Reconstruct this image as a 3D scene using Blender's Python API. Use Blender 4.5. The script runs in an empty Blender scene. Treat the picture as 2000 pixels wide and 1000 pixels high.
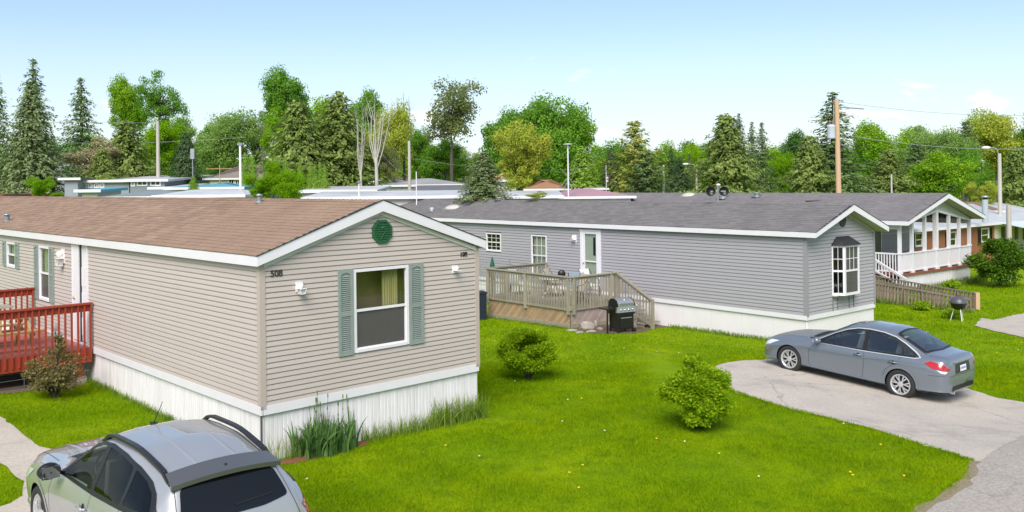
import bpy, bmesh, math, random
import numpy as np
from mathutils import Vector, Matrix
from mathutils.bvhtree import BVHTree
from mathutils.geometry import delaunay_2d_cdt

S = bpy.context.scene
COL = S.collection
random.seed(7)
# ------------------------------------------------------------------ camera
F, CX, HY, ROLL, H = 1727.0, 1000.0, 357.8, 0.0116, 4.6
cam_data = bpy.data.cameras.new('camera')
cam_data.sensor_width = 36.0
cam_data.lens = F / 2000 * 36
cam_data.shift_y = -(500 - HY) / 2000
cam_data.clip_start = 0.1
cam_data.clip_end = 3000
cam = bpy.data.objects.new('camera', cam_data)
COL.objects.link(cam)
_c, _s = math.cos(ROLL), math.sin(ROLL)
cam.matrix_world = Matrix(((_c, _s, 0, 0), (0, 0, -1, 0), (-_s, _c, 0, H), (0, 0, 0, 1)))
S.camera = cam
# ------------------------------------------------------------------ sky, sun, exposure
SUN_EL, SUN_AZ = math.radians(44), math.radians(-172)   # azimuth of the sun, measured from +Y towards +X
world = bpy.data.worlds.new('World')
S.world = world
world.use_nodes = True
nt = world.node_tree
nt.nodes.clear()
def wn(t, **k):
    n = nt.nodes.new(t)
    for a, b in k.items():
        setattr(n, a, b)
    return n
out = wn('ShaderNodeOutputWorld')
bg = wn('ShaderNodeBackground')
sky = wn('ShaderNodeTexSky', sky_type='NISHITA', sun_disc=False, sun_elevation=SUN_EL, sun_rotation=SUN_AZ,
         air_density=1.0, dust_density=0.6, ozone_density=2.5, altitude=200)
tc = wn('ShaderNodeTexCoord')
sep = wn('ShaderNodeSeparateXYZ')
nt.links.new(tc.outputs['Generated'], sep.inputs[0])
mp = wn('ShaderNodeMapping')
mp.inputs['Scale'].default_value = (1.0, 1.0, 3.2)
mp.inputs['Location'].default_value = (0.31, 0.1, 0.05)
nt.links.new(tc.outputs['Generated'], mp.inputs[0])
noi = wn('ShaderNodeTexNoise')
noi.inputs['Scale'].default_value = 9.5
noi.inputs['Detail'].default_value = 7
noi.inputs['Roughness'].default_value = 0.5
nt.links.new(mp.outputs[0], noi.inputs['Vector'])
cr = wn('ShaderNodeValToRGB')
cr.color_ramp.elements[0].position = 0.63
cr.color_ramp.elements[1].position = 0.70
nt.links.new(noi.outputs['Fac'], cr.inputs[0])
# thin high veil everywhere plus a few puffs low over the horizon
band = wn('ShaderNodeMapRange')
band.inputs[1].default_value = 0.17
band.inputs[2].default_value = 0.09
band.inputs[3].default_value = 0.0
band.inputs[4].default_value = 1.0
nt.links.new(sep.outputs['Z'], band.inputs[0])
mul = wn('ShaderNodeMath', operation='MULTIPLY')
nt.links.new(cr.outputs[0], mul.inputs[0])
nt.links.new(band.outputs[0], mul.inputs[1])
# pale veil: thicker towards the horizon
veil = wn('ShaderNodeMapRange')
veil.inputs[1].default_value = 0.0
veil.inputs[2].default_value = 0.17
veil.inputs[3].default_value = 0.80
veil.inputs[4].default_value = 0.12
nt.links.new(sep.outputs['Z'], veil.inputs[0])
mix1 = wn('ShaderNodeMixRGB')
mix1.inputs[2].default_value = (5.1, 5.5, 5.7, 1)
nt.links.new(veil.outputs[0], mix1.inputs[0])
nt.links.new(sky.outputs[0], mix1.inputs[1])
mix2 = wn('ShaderNodeMixRGB')
mix2.inputs[2].default_value = (6.9, 6.9, 6.9, 1)
nt.links.new(mul.outputs[0], mix2.inputs[0])
nt.links.new(mix1.outputs[0], mix2.inputs[1])
nt.links.new(mix2.outputs[0], bg.inputs[0])
bg.inputs[1].default_value = 0.074
nt.links.new(bg.outputs[0], out.inputs[0])
sun_data = bpy.data.lights.new('sun', 'SUN')
sun_data.energy = 2.0
sun_data.angle = math.radians(40)
sun_data.color = (1.0, 0.93, 0.83)
sun = bpy.data.objects.new('sun', sun_data)
COL.objects.link(sun)
_sd = Vector((math.sin(SUN_AZ) * math.cos(SUN_EL), math.cos(SUN_AZ) * math.cos(SUN_EL), math.sin(SUN_EL)))
sun.rotation_euler = _sd.to_track_quat('Z', 'Y').to_euler()
S.view_settings.view_transform = 'Standard'
S.view_settings.look = 'None'
S.view_settings.exposure = 1.2
S.view_settings.gamma = 1
S.view_settings.use_curve_mapping = False
# ------------------------------------------------------------------ helpers
def clamp(a, lo, hi):
    return max(lo, min(hi, a))
def W(px, py, Z):                       # photograph point at distance Z -> world
    dx, dy = px - CX, py - HY
    return Vector(((dx - ROLL * dy) / F * Z, Z, H - (dy + ROLL * dx) / F * Z))
def gz(x, y):                           # terrain height
    z = -0.03 * clamp(y - 15, 0, 20) - 0.02 * clamp(x - 2, 0, 8) * clamp((y - 14) / 4, 0, 1)
    z += 0.053 * clamp(-4.2 - x, 0, 7) * clamp((y - 12) / 4, 0, 1)
    w = max(0.0, 1 - ((y - 21) / 6) ** 2)
    z += w * (0.075 * clamp(7.9 - x, -2.5, 2.5) + 0.03 * clamp(y - 21.4, -3, 3)) * clamp((x - 4) / 2, 0, 1)
    z += 0.085 * clamp(y - 45, 0, 45) * clamp((10 - x) / 30, 0, 1)
    return z
def G(px, py):                          # photograph point lying on the ground -> world
    z = -0.2
    for _ in range(12):
        dv = (py - HY) + ROLL * (px - CX)
        Z = (H - z) * F / dv
        p = W(px, py, Z)
        z = gz(p.x, p.y)
    return Vector((p.x, p.y, z))
def nodes_of(m):
    m.use_nodes = True
    t = m.node_tree
    return t, t.nodes, t.links
MATS = {}
def mat(name, col, rough=0.7, var=0.0, scale=3.0, bump=0.0, bscale=60.0, metal=0.0, spec=0.5, col2=None, island=0.0,
        speck=0.0, spscale=45.0, streak=0.0, stretch=None, coat=0.0, obj=0.0, contrast=None):
    """principled material: base colour, broken up by noise (towards col2), per-island and per-object variation"""
    if name in MATS:
        return MATS[name]
    m = bpy.data.materials.new(name)
    t, N, L = nodes_of(m)
    b = N['Principled BSDF']
    b.inputs['Roughness'].default_value = rough
    b.inputs['Metallic'].default_value = metal
    b.inputs['Specular IOR Level'].default_value = spec
    b.inputs['Coat Weight'].default_value = coat
    b.inputs['Coat Roughness'].default_value = 0.03
    rgb = N.new('ShaderNodeRGB')
    rgb.outputs[0].default_value = (*col, 1)
    cur = rgb.outputs[0]
    co = N.new('ShaderNodeTexCoord')
    mpn = N.new('ShaderNodeMapping')
    if stretch:
        mpn.inputs['Scale'].default_value = stretch
    L.new(co.outputs['Object'], mpn.inputs[0])
    if var > 0:
        n = N.new('ShaderNodeTexNoise')
        n.inputs['Scale'].default_value = scale
        n.inputs['Detail'].default_value = 6
        n.inputs['Roughness'].default_value = 0.62
        L.new(mpn.outputs[0], n.inputs['Vector'])
        r = N.new('ShaderNodeValToRGB')
        lo, hi = contrast or (0.36, 0.66)
        r.color_ramp.elements[0].position = lo
        r.color_ramp.elements[1].position = hi
        L.new(n.outputs['Fac'], r.inputs[0])
        mu = N.new('ShaderNodeMath')
        mu.operation = 'MULTIPLY'
        mu.inputs[1].default_value = var
        L.new(r.outputs[0], mu.inputs[0])
        mx = N.new('ShaderNodeMixRGB')
        c2 = col2 or tuple(c * 0.55 for c in col)
        mx.inputs[2].default_value = (*c2, 1)
        L.new(mu.outputs[0], mx.inputs[0])
        L.new(cur, mx.inputs[1])
        cur = mx.outputs[0]
    if speck > 0:
        n = N.new('ShaderNodeTexNoise')
        n.inputs['Scale'].default_value = spscale
        n.inputs['Detail'].default_value = 3
        n.inputs['Roughness'].default_value = 0.7
        L.new(co.outputs['Object'], n.inputs['Vector'])
        sr_ = N.new('ShaderNodeMapRange')
        sr_.inputs[1].default_value = 0.3
        sr_.inputs[2].default_value = 0.7
        sr_.inputs[3].default_value = 1 - speck
        sr_.inputs[4].default_value = 1 + speck
        L.new(n.outputs['Fac'], sr_.inputs[0])
        hs = N.new('ShaderNodeHueSaturation')
        L.new(sr_.outputs[0], hs.inputs['Value'])
        L.new(cur, hs.inputs['Color'])
        cur = hs.outputs[0]
    if island > 0 or obj > 0:
        h = N.new('ShaderNodeHueSaturation')
        mr = N.new('ShaderNodeMapRange')
        k = island or obj
        mr.inputs[3].default_value = 1 - k
        mr.inputs[4].default_value = 1 + k
        if island > 0:
            g = N.new('ShaderNodeNewGeometry')
            L.new(g.outputs['Random Per Island'], mr.inputs[0])
        else:
            g = N.new('ShaderNodeObjectInfo')
            L.new(g.outputs['Random'], mr.inputs[0])
        L.new(mr.outputs[0], h.inputs['Value'])
        L.new(cur, h.inputs['Color'])
        cur = h.outputs[0]
    L.new(cur, b.inputs['Base Color'])
    if bump > 0:
        n = N.new('ShaderNodeTexNoise')
        n.inputs['Scale'].default_value = bscale
        n.inputs['Detail'].default_value = 5
        L.new(mpn.outputs[0], n.inputs['Vector'])
        bp = N.new('ShaderNodeBump')
        bp.inputs['Strength'].default_value = bump
        bp.inputs['Distance'].default_value = 0.02
        L.new(n.outputs['Fac'], bp.inputs['Height'])
        L.new(bp.outputs[0], b.inputs['Normal'])
    MATS[name] = m
    return m
def leaf_mat(name, a, b, trans=0.35, scale=0.35):
    """foliage: two leaf tints mixed clump by clump and leaf by leaf, part of the light passing through"""
    m = bpy.data.materials.new(name)
    t, N, L = nodes_of(m)
    N.clear()
    o = N.new('ShaderNodeOutputMaterial')
    co = N.new('ShaderNodeTexCoord')
    oi = N.new('ShaderNodeObjectInfo')
    ad = N.new('ShaderNodeVectorMath')
    ad.operation = 'ADD'
    L.new(co.outputs['Object'], ad.inputs[0])
    L.new(oi.outputs['Random'], ad.inputs[1])
    n = N.new('ShaderNodeTexNoise')
    n.inputs['Scale'].default_value = scale
    n.inputs['Detail'].default_value = 3
    L.new(ad.outputs[0], n.inputs['Vector'])
    g = N.new('ShaderNodeNewGeometry')
    mu = N.new('ShaderNodeMath')
    mu.operation = 'MULTIPLY_ADD'
    mu.inputs[1].default_value = 0.5
    L.new(g.outputs['Random Per Island'], mu.inputs[0])
    L.new(n.outputs['Fac'], mu.inputs[2])
    r = N.new('ShaderNodeValToRGB')
    r.color_ramp.elements[0].position = 0.42
    r.color_ramp.elements[0].color = (*a, 1)
    r.color_ramp.elements[1].position = 1.0
    r.color_ramp.elements[1].color = (*b, 1)
    L.new(mu.outputs[0], r.inputs[0])
    d = N.new('ShaderNodeBsdfDiffuse')
    tr = N.new('ShaderNodeBsdfTranslucent')
    L.new(r.outputs[0], d.inputs[0])
    L.new(r.outputs[0], tr.inputs[0])
    mx = N.new('ShaderNodeMixShader')
    mx.inputs[0].default_value = trans * 1.25
    L.new(d.outputs[0], mx.inputs[1])
    L.new(tr.outputs[0], mx.inputs[2])
    L.new(mx.outputs[0], o.inputs[0])
    MATS[name] = m
    return m
def glass_mat(name, tint=(0.7, 0.8, 0.75), refl=0.12, rough=0.02, base=None, gmax=0.6):
    m = bpy.data.materials.new(name)
    t, N, L = nodes_of(m)
    N.clear()
    o = N.new('ShaderNodeOutputMaterial')
    gl = N.new('ShaderNodeBsdfGlossy')
    gl.inputs['Roughness'].default_value = rough
    gl.inputs[0].default_value = (0.9, 0.93, 0.95, 1)
    lw = N.new('ShaderNodeLayerWeight')
    lw.inputs[0].default_value = 0.5
    pw_ = N.new('ShaderNodeMath')
    pw_.operation = 'POWER'
    pw_.inputs[1].default_value = 4.0
    L.new(lw.outputs['Facing'], pw_.inputs[0])
    mr = N.new('ShaderNodeMapRange')
    mr.inputs[3].default_value = refl
    mr.inputs[4].default_value = gmax
    L.new(pw_.outputs[0], mr.inputs[0])
    if base:
        tr = N.new('ShaderNodeBsdfDiffuse')
        tr.inputs[0].default_value = (*base, 1)
    else:
        tr = N.new('ShaderNodeBsdfTransparent')
        tr.inputs[0].default_value = (*tint, 1)
    mx = N.new('ShaderNodeMixShader')
    L.new(mr.outputs[0], mx.inputs[0])
    L.new(tr.outputs[0], mx.inputs[1])
    L.new(gl.outputs[0], mx.inputs[2])
    L.new(mx.outputs[0], o.inputs[0])
    MATS[name] = m
    return m

class MB:
    """collects boxes, bars, tubes and strips, built as one mesh object"""
    def __init__(s, fm=None):
        s.v, s.f = [], []
        s.fm = fm
    def add(s, vs, fs):
        n = len(s.v)
        s.v += [tuple(s.fm(*p)) if s.fm else tuple(p) for p in vs]
        s.f += [tuple(i + n for i in f) for f in fs]
        return s
    def box(s, a0, a1, b0, b1, c0, c1):
        return s.add([(a0, b0, c0), (a1, b0, c0), (a1, b1, c0), (a0, b1, c0), (a0, b0, c1), (a1, b0, c1), (a1, b1, c1), (a0, b1, c1)],
                     [(0, 3, 2, 1), (4, 5, 6, 7), (0, 1, 5, 4), (1, 2, 6, 5), (2, 3, 7, 6), (3, 0, 4, 7)])
    def bar(s, p, q, w, h, up=(0, 0, 1)):
        p, q = Vector(p), Vector(q)
        d = (q - p).normalized()
        a = d.cross(Vector(up))
        if a.length < 1e-4:
            a = d.cross(Vector((0, 1, 0)))
        a.normalize()
        b = a.cross(d)
        a, b = a * w / 2, b * h / 2
        return s.add([p - a - b, p + a - b, p + a + b, p - a + b, q - a - b, q + a - b, q + a + b, q - a + b],
                     [(0, 3, 2, 1), (4, 5, 6, 7), (0, 1, 5, 4), (1, 2, 6, 5), (2, 3, 7, 6), (3, 0, 4, 7)])
    def tube(s, p, q, r0, r1=None, n=8, cap=True):
        p, q = Vector(p), Vector(q)
        r1 = r0 if r1 is None else r1
        d = (q - p).normalized()
        a = d.cross(Vector((0, 0, 1)))
        if a.length < 1e-3:
            a = Vector((1, 0, 0))
        a.normalize()
        b = a.cross(d)
        vs = []
        for c, r in ((p, r0), (q, r1)):
            for i in range(n):
                t = 2 * math.pi * i / n
                vs.append(c + a * (r * math.cos(t)) + b * (r * math.sin(t)))
        fs = [(i, (i + 1) % n, n + (i + 1) % n, n + i) for i in range(n)]
        if cap:
            fs += [tuple(range(n - 1, -1, -1)), tuple(range(n, 2 * n))]
        return s.add(vs, fs)
    def path(s, pts, r, n=6):
        for i in range(len(pts) - 1):
            ra = r[i] if isinstance(r, (list, tuple)) else r
            rb = r[i + 1] if isinstance(r, (list, tuple)) else r
            s.tube(pts[i], pts[i + 1], ra, rb, n)
        return s
    def prism(s, poly, axis, lo, hi):      # poly in the two other axes, in order
        n = len(poly)
        def mk(t, u, w):
            return (w, t, u) if axis == 0 else (t, w, u) if axis == 1 else (t, u, w)
        return s.add([mk(t, u, lo) for t, u in poly] + [mk(t, u, hi) for t, u in poly],
                     [tuple(range(n))[::-1], tuple(range(n, 2 * n))] + [(i, (i + 1) % n, n + (i + 1) % n, n + i) for i in range(n)])
    def lathe(s, prof, c=(0, 0, 0), axis='z', n=16):
        c = Vector(c)
        vs = []
        for r, h in prof:
            for i in range(n):
                t = 2 * math.pi * i / n
                a, b = r * math.cos(t), r * math.sin(t)
                vs.append(c + Vector((a, b, h) if axis == 'z' else (a, h, b) if axis == 'y' else (h, a, b)))
        m = len(prof)
        fs = [(j * n + i, j * n + (i + 1) % n, (j + 1) * n + (i + 1) % n, (j + 1) * n + i) for j in range(m - 1) for i in range(n)]
        return s.add(vs, fs)
    def ball(s, c, rx, ry=None, rz=None, n=8, m=6):
        ry = rx if ry is None else ry
        rz = rx if rz is None else rz
        vs, fs = [], []
        for j in range(m + 1):
            ph = math.pi * j / m
            for i in range(n):
                t = 2 * math.pi * i / n
                vs.append((c[0] + rx * math.sin(ph) * math.cos(t), c[1] + ry * math.sin(ph) * math.sin(t), c[2] + rz * math.cos(ph)))
        for j in range(m):
            for i in range(n):
                fs.append((j * n + i, j * n + (i + 1) % n, (j + 1) * n + (i + 1) % n, (j + 1) * n + i))
        return s.add(vs, fs)
    def mesh(s, name, m=None, smooth=False):
        me = bpy.data.meshes.new(name)
        me.from_pydata(s.v, [], s.f)
        if len(s.f) < 30000:
            bm = bmesh.new()
            bm.from_mesh(me)
            bmesh.ops.remove_doubles(bm, verts=bm.verts, dist=1e-5) if smooth else None
            bmesh.ops.recalc_face_normals(bm, faces=bm.faces)
            bm.to_mesh(me)
            bm.free()
        if m:
            me.materials.append(m)
        if smooth:
            me.shade_smooth()
        me.update()
        return me
    def build(s, name, m, parent=None, smooth=False, **k):
        return link(name, s.mesh(name, m, smooth), parent, **k)
def link(name, me, parent=None, label=None, cat=None, group=None, kind=None, loc=None):
    o = bpy.data.objects.new(name, me)
    COL.objects.link(o)
    if parent:
        o.parent = parent
    if loc is not None:
        o.location = loc
    return tag(o, label, cat, group, kind)
def tag(o, label=None, cat=None, group=None, kind=None):
    for k, v in (('label', label), ('category', cat), ('group', group), ('kind', kind)):
        if v:
            o[k] = v
    return o
def thing(name, label, cat, loc=(0, 0, 0), rz=0.0, group=None):
    o = bpy.data.objects.new(name, None)
    o.empty_display_size = 0.3
    COL.objects.link(o)
    o.location = loc
    o.rotation_euler = (0, 0, rz)
    return tag(o, label, cat, group)
def np_mesh(name, V, Fq, m=None):
    V = np.asarray(V, np.float32)
    Fq = np.asarray(Fq, np.int32)
    me = bpy.data.meshes.new(name)
    me.vertices.add(len(V))
    me.vertices.foreach_set('co', V.ravel())
    k = Fq.shape[1]
    me.loops.add(Fq.size)
    me.loops.foreach_set('vertex_index', Fq.ravel())
    me.polygons.add(len(Fq))
    me.polygons.foreach_set('loop_start', np.arange(0, Fq.size, k, dtype=np.int32))
    me.polygons.foreach_set('loop_total', np.full(len(Fq), k, np.int32))
    me.update(calc_edges=True)
    if m:
        me.materials.append(m)
    return me
# ------------------------------------------------------------------ materials
WHITE = mat('white_paint', (0.80, 0.775, 0.825), 0.45, var=0.25, scale=2.5, col2=(0.66, 0.64, 0.655), bump=0.04)
VINYL = mat('white_skirt_vinyl', (0.88, 0.84, 0.88), 0.5, var=0.5, scale=1.7, col2=(0.60, 0.58, 0.57), stretch=(6, 6, 0.7), obj=0.03)
BEIGE = mat('beige_vinyl_siding', (0.53, 0.465, 0.43), 0.55, var=0.22, scale=1.2, col2=(0.49, 0.41, 0.365), obj=0.02, bump=0.03, bscale=25)
BEIGE2 = mat('beige_corner_trim', (0.50, 0.42, 0.375), 0.5)
GREYS = mat('grey_vinyl_siding', (0.39, 0.375, 0.40), 0.55, var=0.2, scale=1.0, col2=(0.35, 0.335, 0.36), obj=0.025, bump=0.03, bscale=25)
GREYT = mat('grey_corner_trim', (0.30, 0.295, 0.315), 0.5)
SAGE = mat('sage_shutter_paint', (0.27, 0.32, 0.295), 0.55, var=0.25, scale=4)
GREEN = mat('green_vent_paint', (0.02, 0.11, 0.04), 0.5, var=0.2, scale=8)
BLACKP = mat('black_plastic', (0.012, 0.012, 0.013), 0.45)
BLACKM = mat('black_metal', (0.02, 0.02, 0.021), 0.35, metal=0.3)
BRSH = mat('brown_shingle', (0.34, 0.225, 0.155), 0.9, speck=.15, spscale=30, var=0.6, scale=1.1, col2=(0.25, 0.155, 0.105), island=0.15, bump=0.5, bscale=160)
GRSH = mat('grey_shingle', (0.20, 0.186, 0.180), 0.9, speck=.15, spscale=30, var=0.45, scale=0.9, col2=(0.15, 0.137, 0.138), island=0.12, bump=0.5, bscale=160)
GRSH2 = mat('light_grey_shingle', (0.225, 0.207, 0.207), 0.9, var=0.5, scale=0.8, col2=(0.165, 0.152, 0.152), island=0.10, bump=0.5, bscale=160)
SOFF = mat('soffit_paint', (0.42, 0.43, 0.33), 0.6)
SOFFG = mat('green_white_soffit', (0.62, 0.62, 0.60), 0.6)
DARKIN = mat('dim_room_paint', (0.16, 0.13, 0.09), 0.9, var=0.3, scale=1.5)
CURT = mat('olive_yellow_curtain', (0.55, 0.50, 0.25), 0.9, var=0.3, scale=3, stretch=(8, 8, 0.5))
BLIND = mat('grey_window_blind', (0.45, 0.46, 0.46), 0.8)
GLASS = glass_mat('window_glass', (0.88, 0.90, 0.86), 0.03)
SCREEN = glass_mat('insect_screen_glass', (0.42, 0.42, 0.42), 0.04, rough=0.25)
_t = SCREEN.node_tree
_m = _t.nodes.new('ShaderNodeMixShader')
_d = _t.nodes.new('ShaderNodeBsdfDiffuse')
_d.inputs[0].default_value = (.20, .19, .185, 1)
_m.inputs[0].default_value = .42
_o = [n for n in _t.nodes if n.type == 'OUTPUT_MATERIAL'][0]
_t.links.new(_o.inputs[0].links[0].from_socket, _m.inputs[1])
_t.links.new(_d.outputs[0], _m.inputs[2])
_t.links.new(_m.outputs[0], _o.inputs[0])
REDW = mat('red_stained_wood', (0.33, 0.045, 0.018), 0.6, var=0.4, scale=6, col2=(0.24, 0.03, 0.016), stretch=(1, 1, 1), obj=0.12, bump=0.15)
REDF = mat('worn_red_decking', (0.36, 0.075, 0.055), 0.6, var=0.55, scale=5, col2=(0.42, 0.22, 0.18), obj=0.12)
GWOOD = mat('weathered_wood', (0.34, 0.31, 0.235), 0.85, var=0.55, scale=4, col2=(0.20, 0.18, 0.135), stretch=(3, 3, 0.6), obj=0.12, bump=0.2)
BWOOD = mat('brown_weathered_wood', (0.25, 0.205, 0.15), 0.85, var=0.5, scale=4, col2=(0.14, 0.11, 0.08), obj=0.12, bump=0.2)
LATT = mat('orange_brown_lattice', (0.46, 0.315, 0.18), 0.85, var=0.6, scale=1.6, col2=(0.30, 0.22, 0.15), island=0.2)
LATT2 = mat('grey_brown_lattice', (0.42, 0.34, 0.31), 0.85, var=0.5, scale=2, col2=(0.19, 0.15, 0.14), island=0.15)
PINE = mat('bare_pine_boards', (0.50, 0.33, 0.15), 0.75, var=0.35, scale=8, obj=0.1)
STEEL = mat('galvanised_steel', (0.42, 0.44, 0.46), 0.4, metal=0.6, var=0.3, scale=9)
GREYPIPE = mat('grey_pipe', (0.22, 0.24, 0.26), 0.5)
CONC = mat('concrete_drive', (0.53, 0.47, 0.395), 0.9, speck=.16, spscale=22, var=0.7, scale=0.9, col2=(0.42, 0.375, 0.335), bump=0.4, bscale=90)
ASPH = mat('grey_asphalt', (0.45, 0.40, 0.345), 0.92, speck=.25, spscale=26, var=0.6, scale=24, col2=(0.33, 0.30, 0.265), bump=0.6, bscale=120)
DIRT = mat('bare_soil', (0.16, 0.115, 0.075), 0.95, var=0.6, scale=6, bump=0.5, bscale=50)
MULCH = mat('reddish_mulch', (0.26, 0.10, 0.05), 0.95, var=0.6, scale=25, bump=0.6, bscale=60)
ROCK = mat('pale_boulder', (0.36, 0.33, 0.285), 0.9, speck=.2, var=0.5, scale=6, bump=0.5, bscale=20, island=0.12)
BARK = mat('tree_bark', (0.10, 0.085, 0.07), 0.95, var=0.5, scale=5, bump=0.5, bscale=20)
PALEB = mat('pale_dead_bark', (0.50, 0.47, 0.41), 0.9, var=0.5, scale=3)
TAN = mat('tan_pole_wood', (0.62, 0.40, 0.22), 0.85, var=0.4, scale=1.5, col2=(0.42, 0.33, 0.25), stretch=(6, 6, 0.4))
GPOLE = mat('grey_pole_wood', (0.52, 0.48, 0.42), 0.85, var=0.4, scale=2, stretch=(6, 6, 0.5))
LAMPG = mat('frosted_bulb_glass', (0.85, 0.82, 0.70), 0.25)
BRASS = mat('brass', (0.75, 0.50, 0.12), 0.25, metal=1.0)
TYRE = mat('tyre_rubber', (0.025, 0.025, 0.025), 0.85)
CHROME = mat('bright_trim', (0.75, 0.76, 0.77), 0.18, metal=1.0)
HUB = mat('silver_wheel_paint', (0.66, 0.67, 0.68), 0.28, metal=0.6)

def add_cracks(m, sc=.33, dark=.55):
    """thin wandering cracks and a few soft stains worked into a paving material"""
    t = m.node_tree
    N, L = t.nodes, t.links
    b = N['Principled BSDF']
    src = b.inputs['Base Color'].links[0].from_socket
    co = N.new('ShaderNodeTexCoord')
    n = N.new('ShaderNodeTexNoise')
    n.inputs['Scale'].default_value = 1.6
    n.inputs['Detail'].default_value = 5
    L.new(co.outputs['Object'], n.inputs['Vector'])
    mx = N.new('ShaderNodeMixRGB')
    mx.blend_type = 'ADD'
    mx.inputs[0].default_value = .55
    L.new(co.outputs['Object'], mx.inputs[1])
    L.new(n.outputs['Color'], mx.inputs[2])
    v = N.new('ShaderNodeTexVoronoi')
    v.feature = 'DISTANCE_TO_EDGE'
    v.inputs['Scale'].default_value = sc
    L.new(mx.outputs[0], v.inputs['Vector'])
    r = N.new('ShaderNodeMapRange')
    r.inputs[1].default_value = .0
    r.inputs[2].default_value = .009
    r.inputs[3].default_value = dark
    r.inputs[4].default_value = 0
    L.new(v.outputs['Distance'], r.inputs[0])
    n2 = N.new('ShaderNodeTexNoise')
    n2.inputs['Scale'].default_value = .45
    n2.inputs['Detail'].default_value = 8
    n2.inputs['Roughness'].default_value = .7
    L.new(co.outputs['Object'], n2.inputs['Vector'])
    r2 = N.new('ShaderNodeMapRange')
    r2.inputs[1].default_value = .54
    r2.inputs[2].default_value = .74
    r2.inputs[3].default_value = 0
    r2.inputs[4].default_value = .6
    L.new(n2.outputs['Fac'], r2.inputs[0])
    mm = N.new('ShaderNodeMath')
    mm.operation = 'MAXIMUM'
    L.new(r.outputs[0], mm.inputs[0])
    L.new(r2.outputs[0], mm.inputs[1])
    o = N.new('ShaderNodeMixRGB')
    L.new(mm.outputs[0], o.inputs[0])
    L.new(src, o.inputs[1])
    o.inputs[2].default_value = (.20, .18, .155, 1)
    L.new(o.outputs[0], b.inputs['Base Color'])
add_cracks(CONC)
add_cracks(ASPH, .5, .45)
# ------------------------------------------------------------------ ground
def lawn_mat():
    m = bpy.data.materials.new('lawn_grass')
    t, N, L = nodes_of(m)
    b = N['Principled BSDF']
    b.inputs['Roughness'].default_value = 0.9
    b.inputs['Specular IOR Level'].default_value = 0.1
    co = N.new('ShaderNodeTexCoord')
    def noise(sc, det=5, ro=0.6):
        n = N.new('ShaderNodeTexNoise')
        n.inputs['Scale'].default_value = sc
        n.inputs['Detail'].default_value = det
        n.inputs['Roughness'].default_value = ro
        L.new(co.outputs['Object'], n.inputs['Vector'])
        return n
    def ramp(n, p0, p1, c0, c1):
        r = N.new('ShaderNodeValToRGB')
        r.color_ramp.elements[0].position = p0
        r.color_ramp.elements[1].position = p1
        r.color_ramp.elements[0].color = c0
        r.color_ramp.elements[1].color = c1
        L.new(n.outputs['Fac'], r.inputs[0])
        return r
    a = ramp(noise(0.55), 0.38, 0.66, GRASS_A, GRASS_B)
    c = ramp(noise(2.2, 7), 0.42, 0.66, (0, 0, 0, 1), (0.9, 0.9, 0.9, 1))
    mx = N.new('ShaderNodeMixRGB')
    L.new(c.outputs[0], mx.inputs[0])
    L.new(a.outputs[0], mx.inputs[1])
    mx.inputs[2].default_value = GRASS_C
    d = ramp(noise(0.9, 7, 0.75), 0.60, 0.74, (0, 0, 0, 1), (0.55, 0.55, 0.55, 1))
    mx2 = N.new('ShaderNodeMixRGB')
    L.new(d.outputs[0], mx2.inputs[0])
    L.new(mx.outputs[0], mx2.inputs[1])
    mx2.inputs[2].default_value = (0.27, 0.30, 0.05, 1)
    L.new(mx2.outputs[0], b.inputs['Base Color'])
    bp = N.new('ShaderNodeBump')
    bp.inputs['Strength'].default_value = 0.7
    bp.inputs['Distance'].default_value = 0.04
    L.new(noise(30, 6, 0.75).outputs['Fac'], bp.inputs['Height'])
    L.new(bp.outputs[0], b.inputs['Normal'])
    return m
GRASS_A = (0.185, 0.305, 0.001, 1)
GRASS_B = (0.275, 0.370, 0.001, 1)
GRASS_C = (0.140, 0.250, 0.002, 1)
LAWN = lawn_mat()
def sheet(name, xs, ys, m, dz=0.0, **k):
    V = [(x, y, gz(x, y) + dz) for y in ys for x in xs]
    nx = len(xs)
    Fq = [(j * nx + i, j * nx + i + 1, (j + 1) * nx + i + 1, (j + 1) * nx + i) for j in range(len(ys) - 1) for i in range(nx - 1)]
    return link(name, np_mesh(name, V, Fq, m), kind='structure', **k)
xs = [-900, -400, -200, -120, -80, -60] + [-45 + 1.5 * i for i in range(68)] + [60, 80, 120, 200, 400, 900]
ys = [-60, -30, -10, 0] + [4 + 1.0 * i for i in range(50)] + [56 + 3 * i for i in range(14)] + [110, 150, 250, 500, 1200]
sheet('lawn', xs, ys, LAWN)
def ground_patch(name, pts, m, dz, wob=0.03, grid=0.6, **k):
    """irregular flat patch following the terrain, its outline given in world x, y"""
    out = []
    rnd = random.Random(len(pts))
    for i, p in enumerate(pts):
        q = pts[(i + 1) % len(pts)]
        d = math.hypot(q[0] - p[0], q[1] - p[1])
        n = max(1, int(d / 0.22))
        for j in range(n):
            t = j / n
            w = wob if j else 0
            out.append(Vector((p[0] + (q[0] - p[0]) * t + rnd.gauss(0, w), p[1] + (q[1] - p[1]) * t + rnd.gauss(0, w))))
    n0 = len(out)
    edges = [(i, (i + 1) % n0) for i in range(n0)]
    x0, x1 = min(p.x for p in out), max(p.x for p in out)
    y0, y1 = min(p.y for p in out), max(p.y for p in out)
    pts2 = list(out)
    x = x0
    while x < x1:
        y = y0
        while y < y1:
            pts2.append(Vector((x, y)))
            y += grid
        x += grid
    v, e, f, *_ = delaunay_2d_cdt(pts2, edges, [list(range(n0))], 1, 1e-4)
    me = bpy.data.meshes.new(name)
    me.from_pydata([(p.x, p.y, gz(p.x, p.y) + dz) for p in v], [], [tuple(t) for t in f])
    me.materials.append(m)
    me.update()
    return link(name, me, kind='structure', **k), [(p.x, p.y) for p in out]
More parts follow.
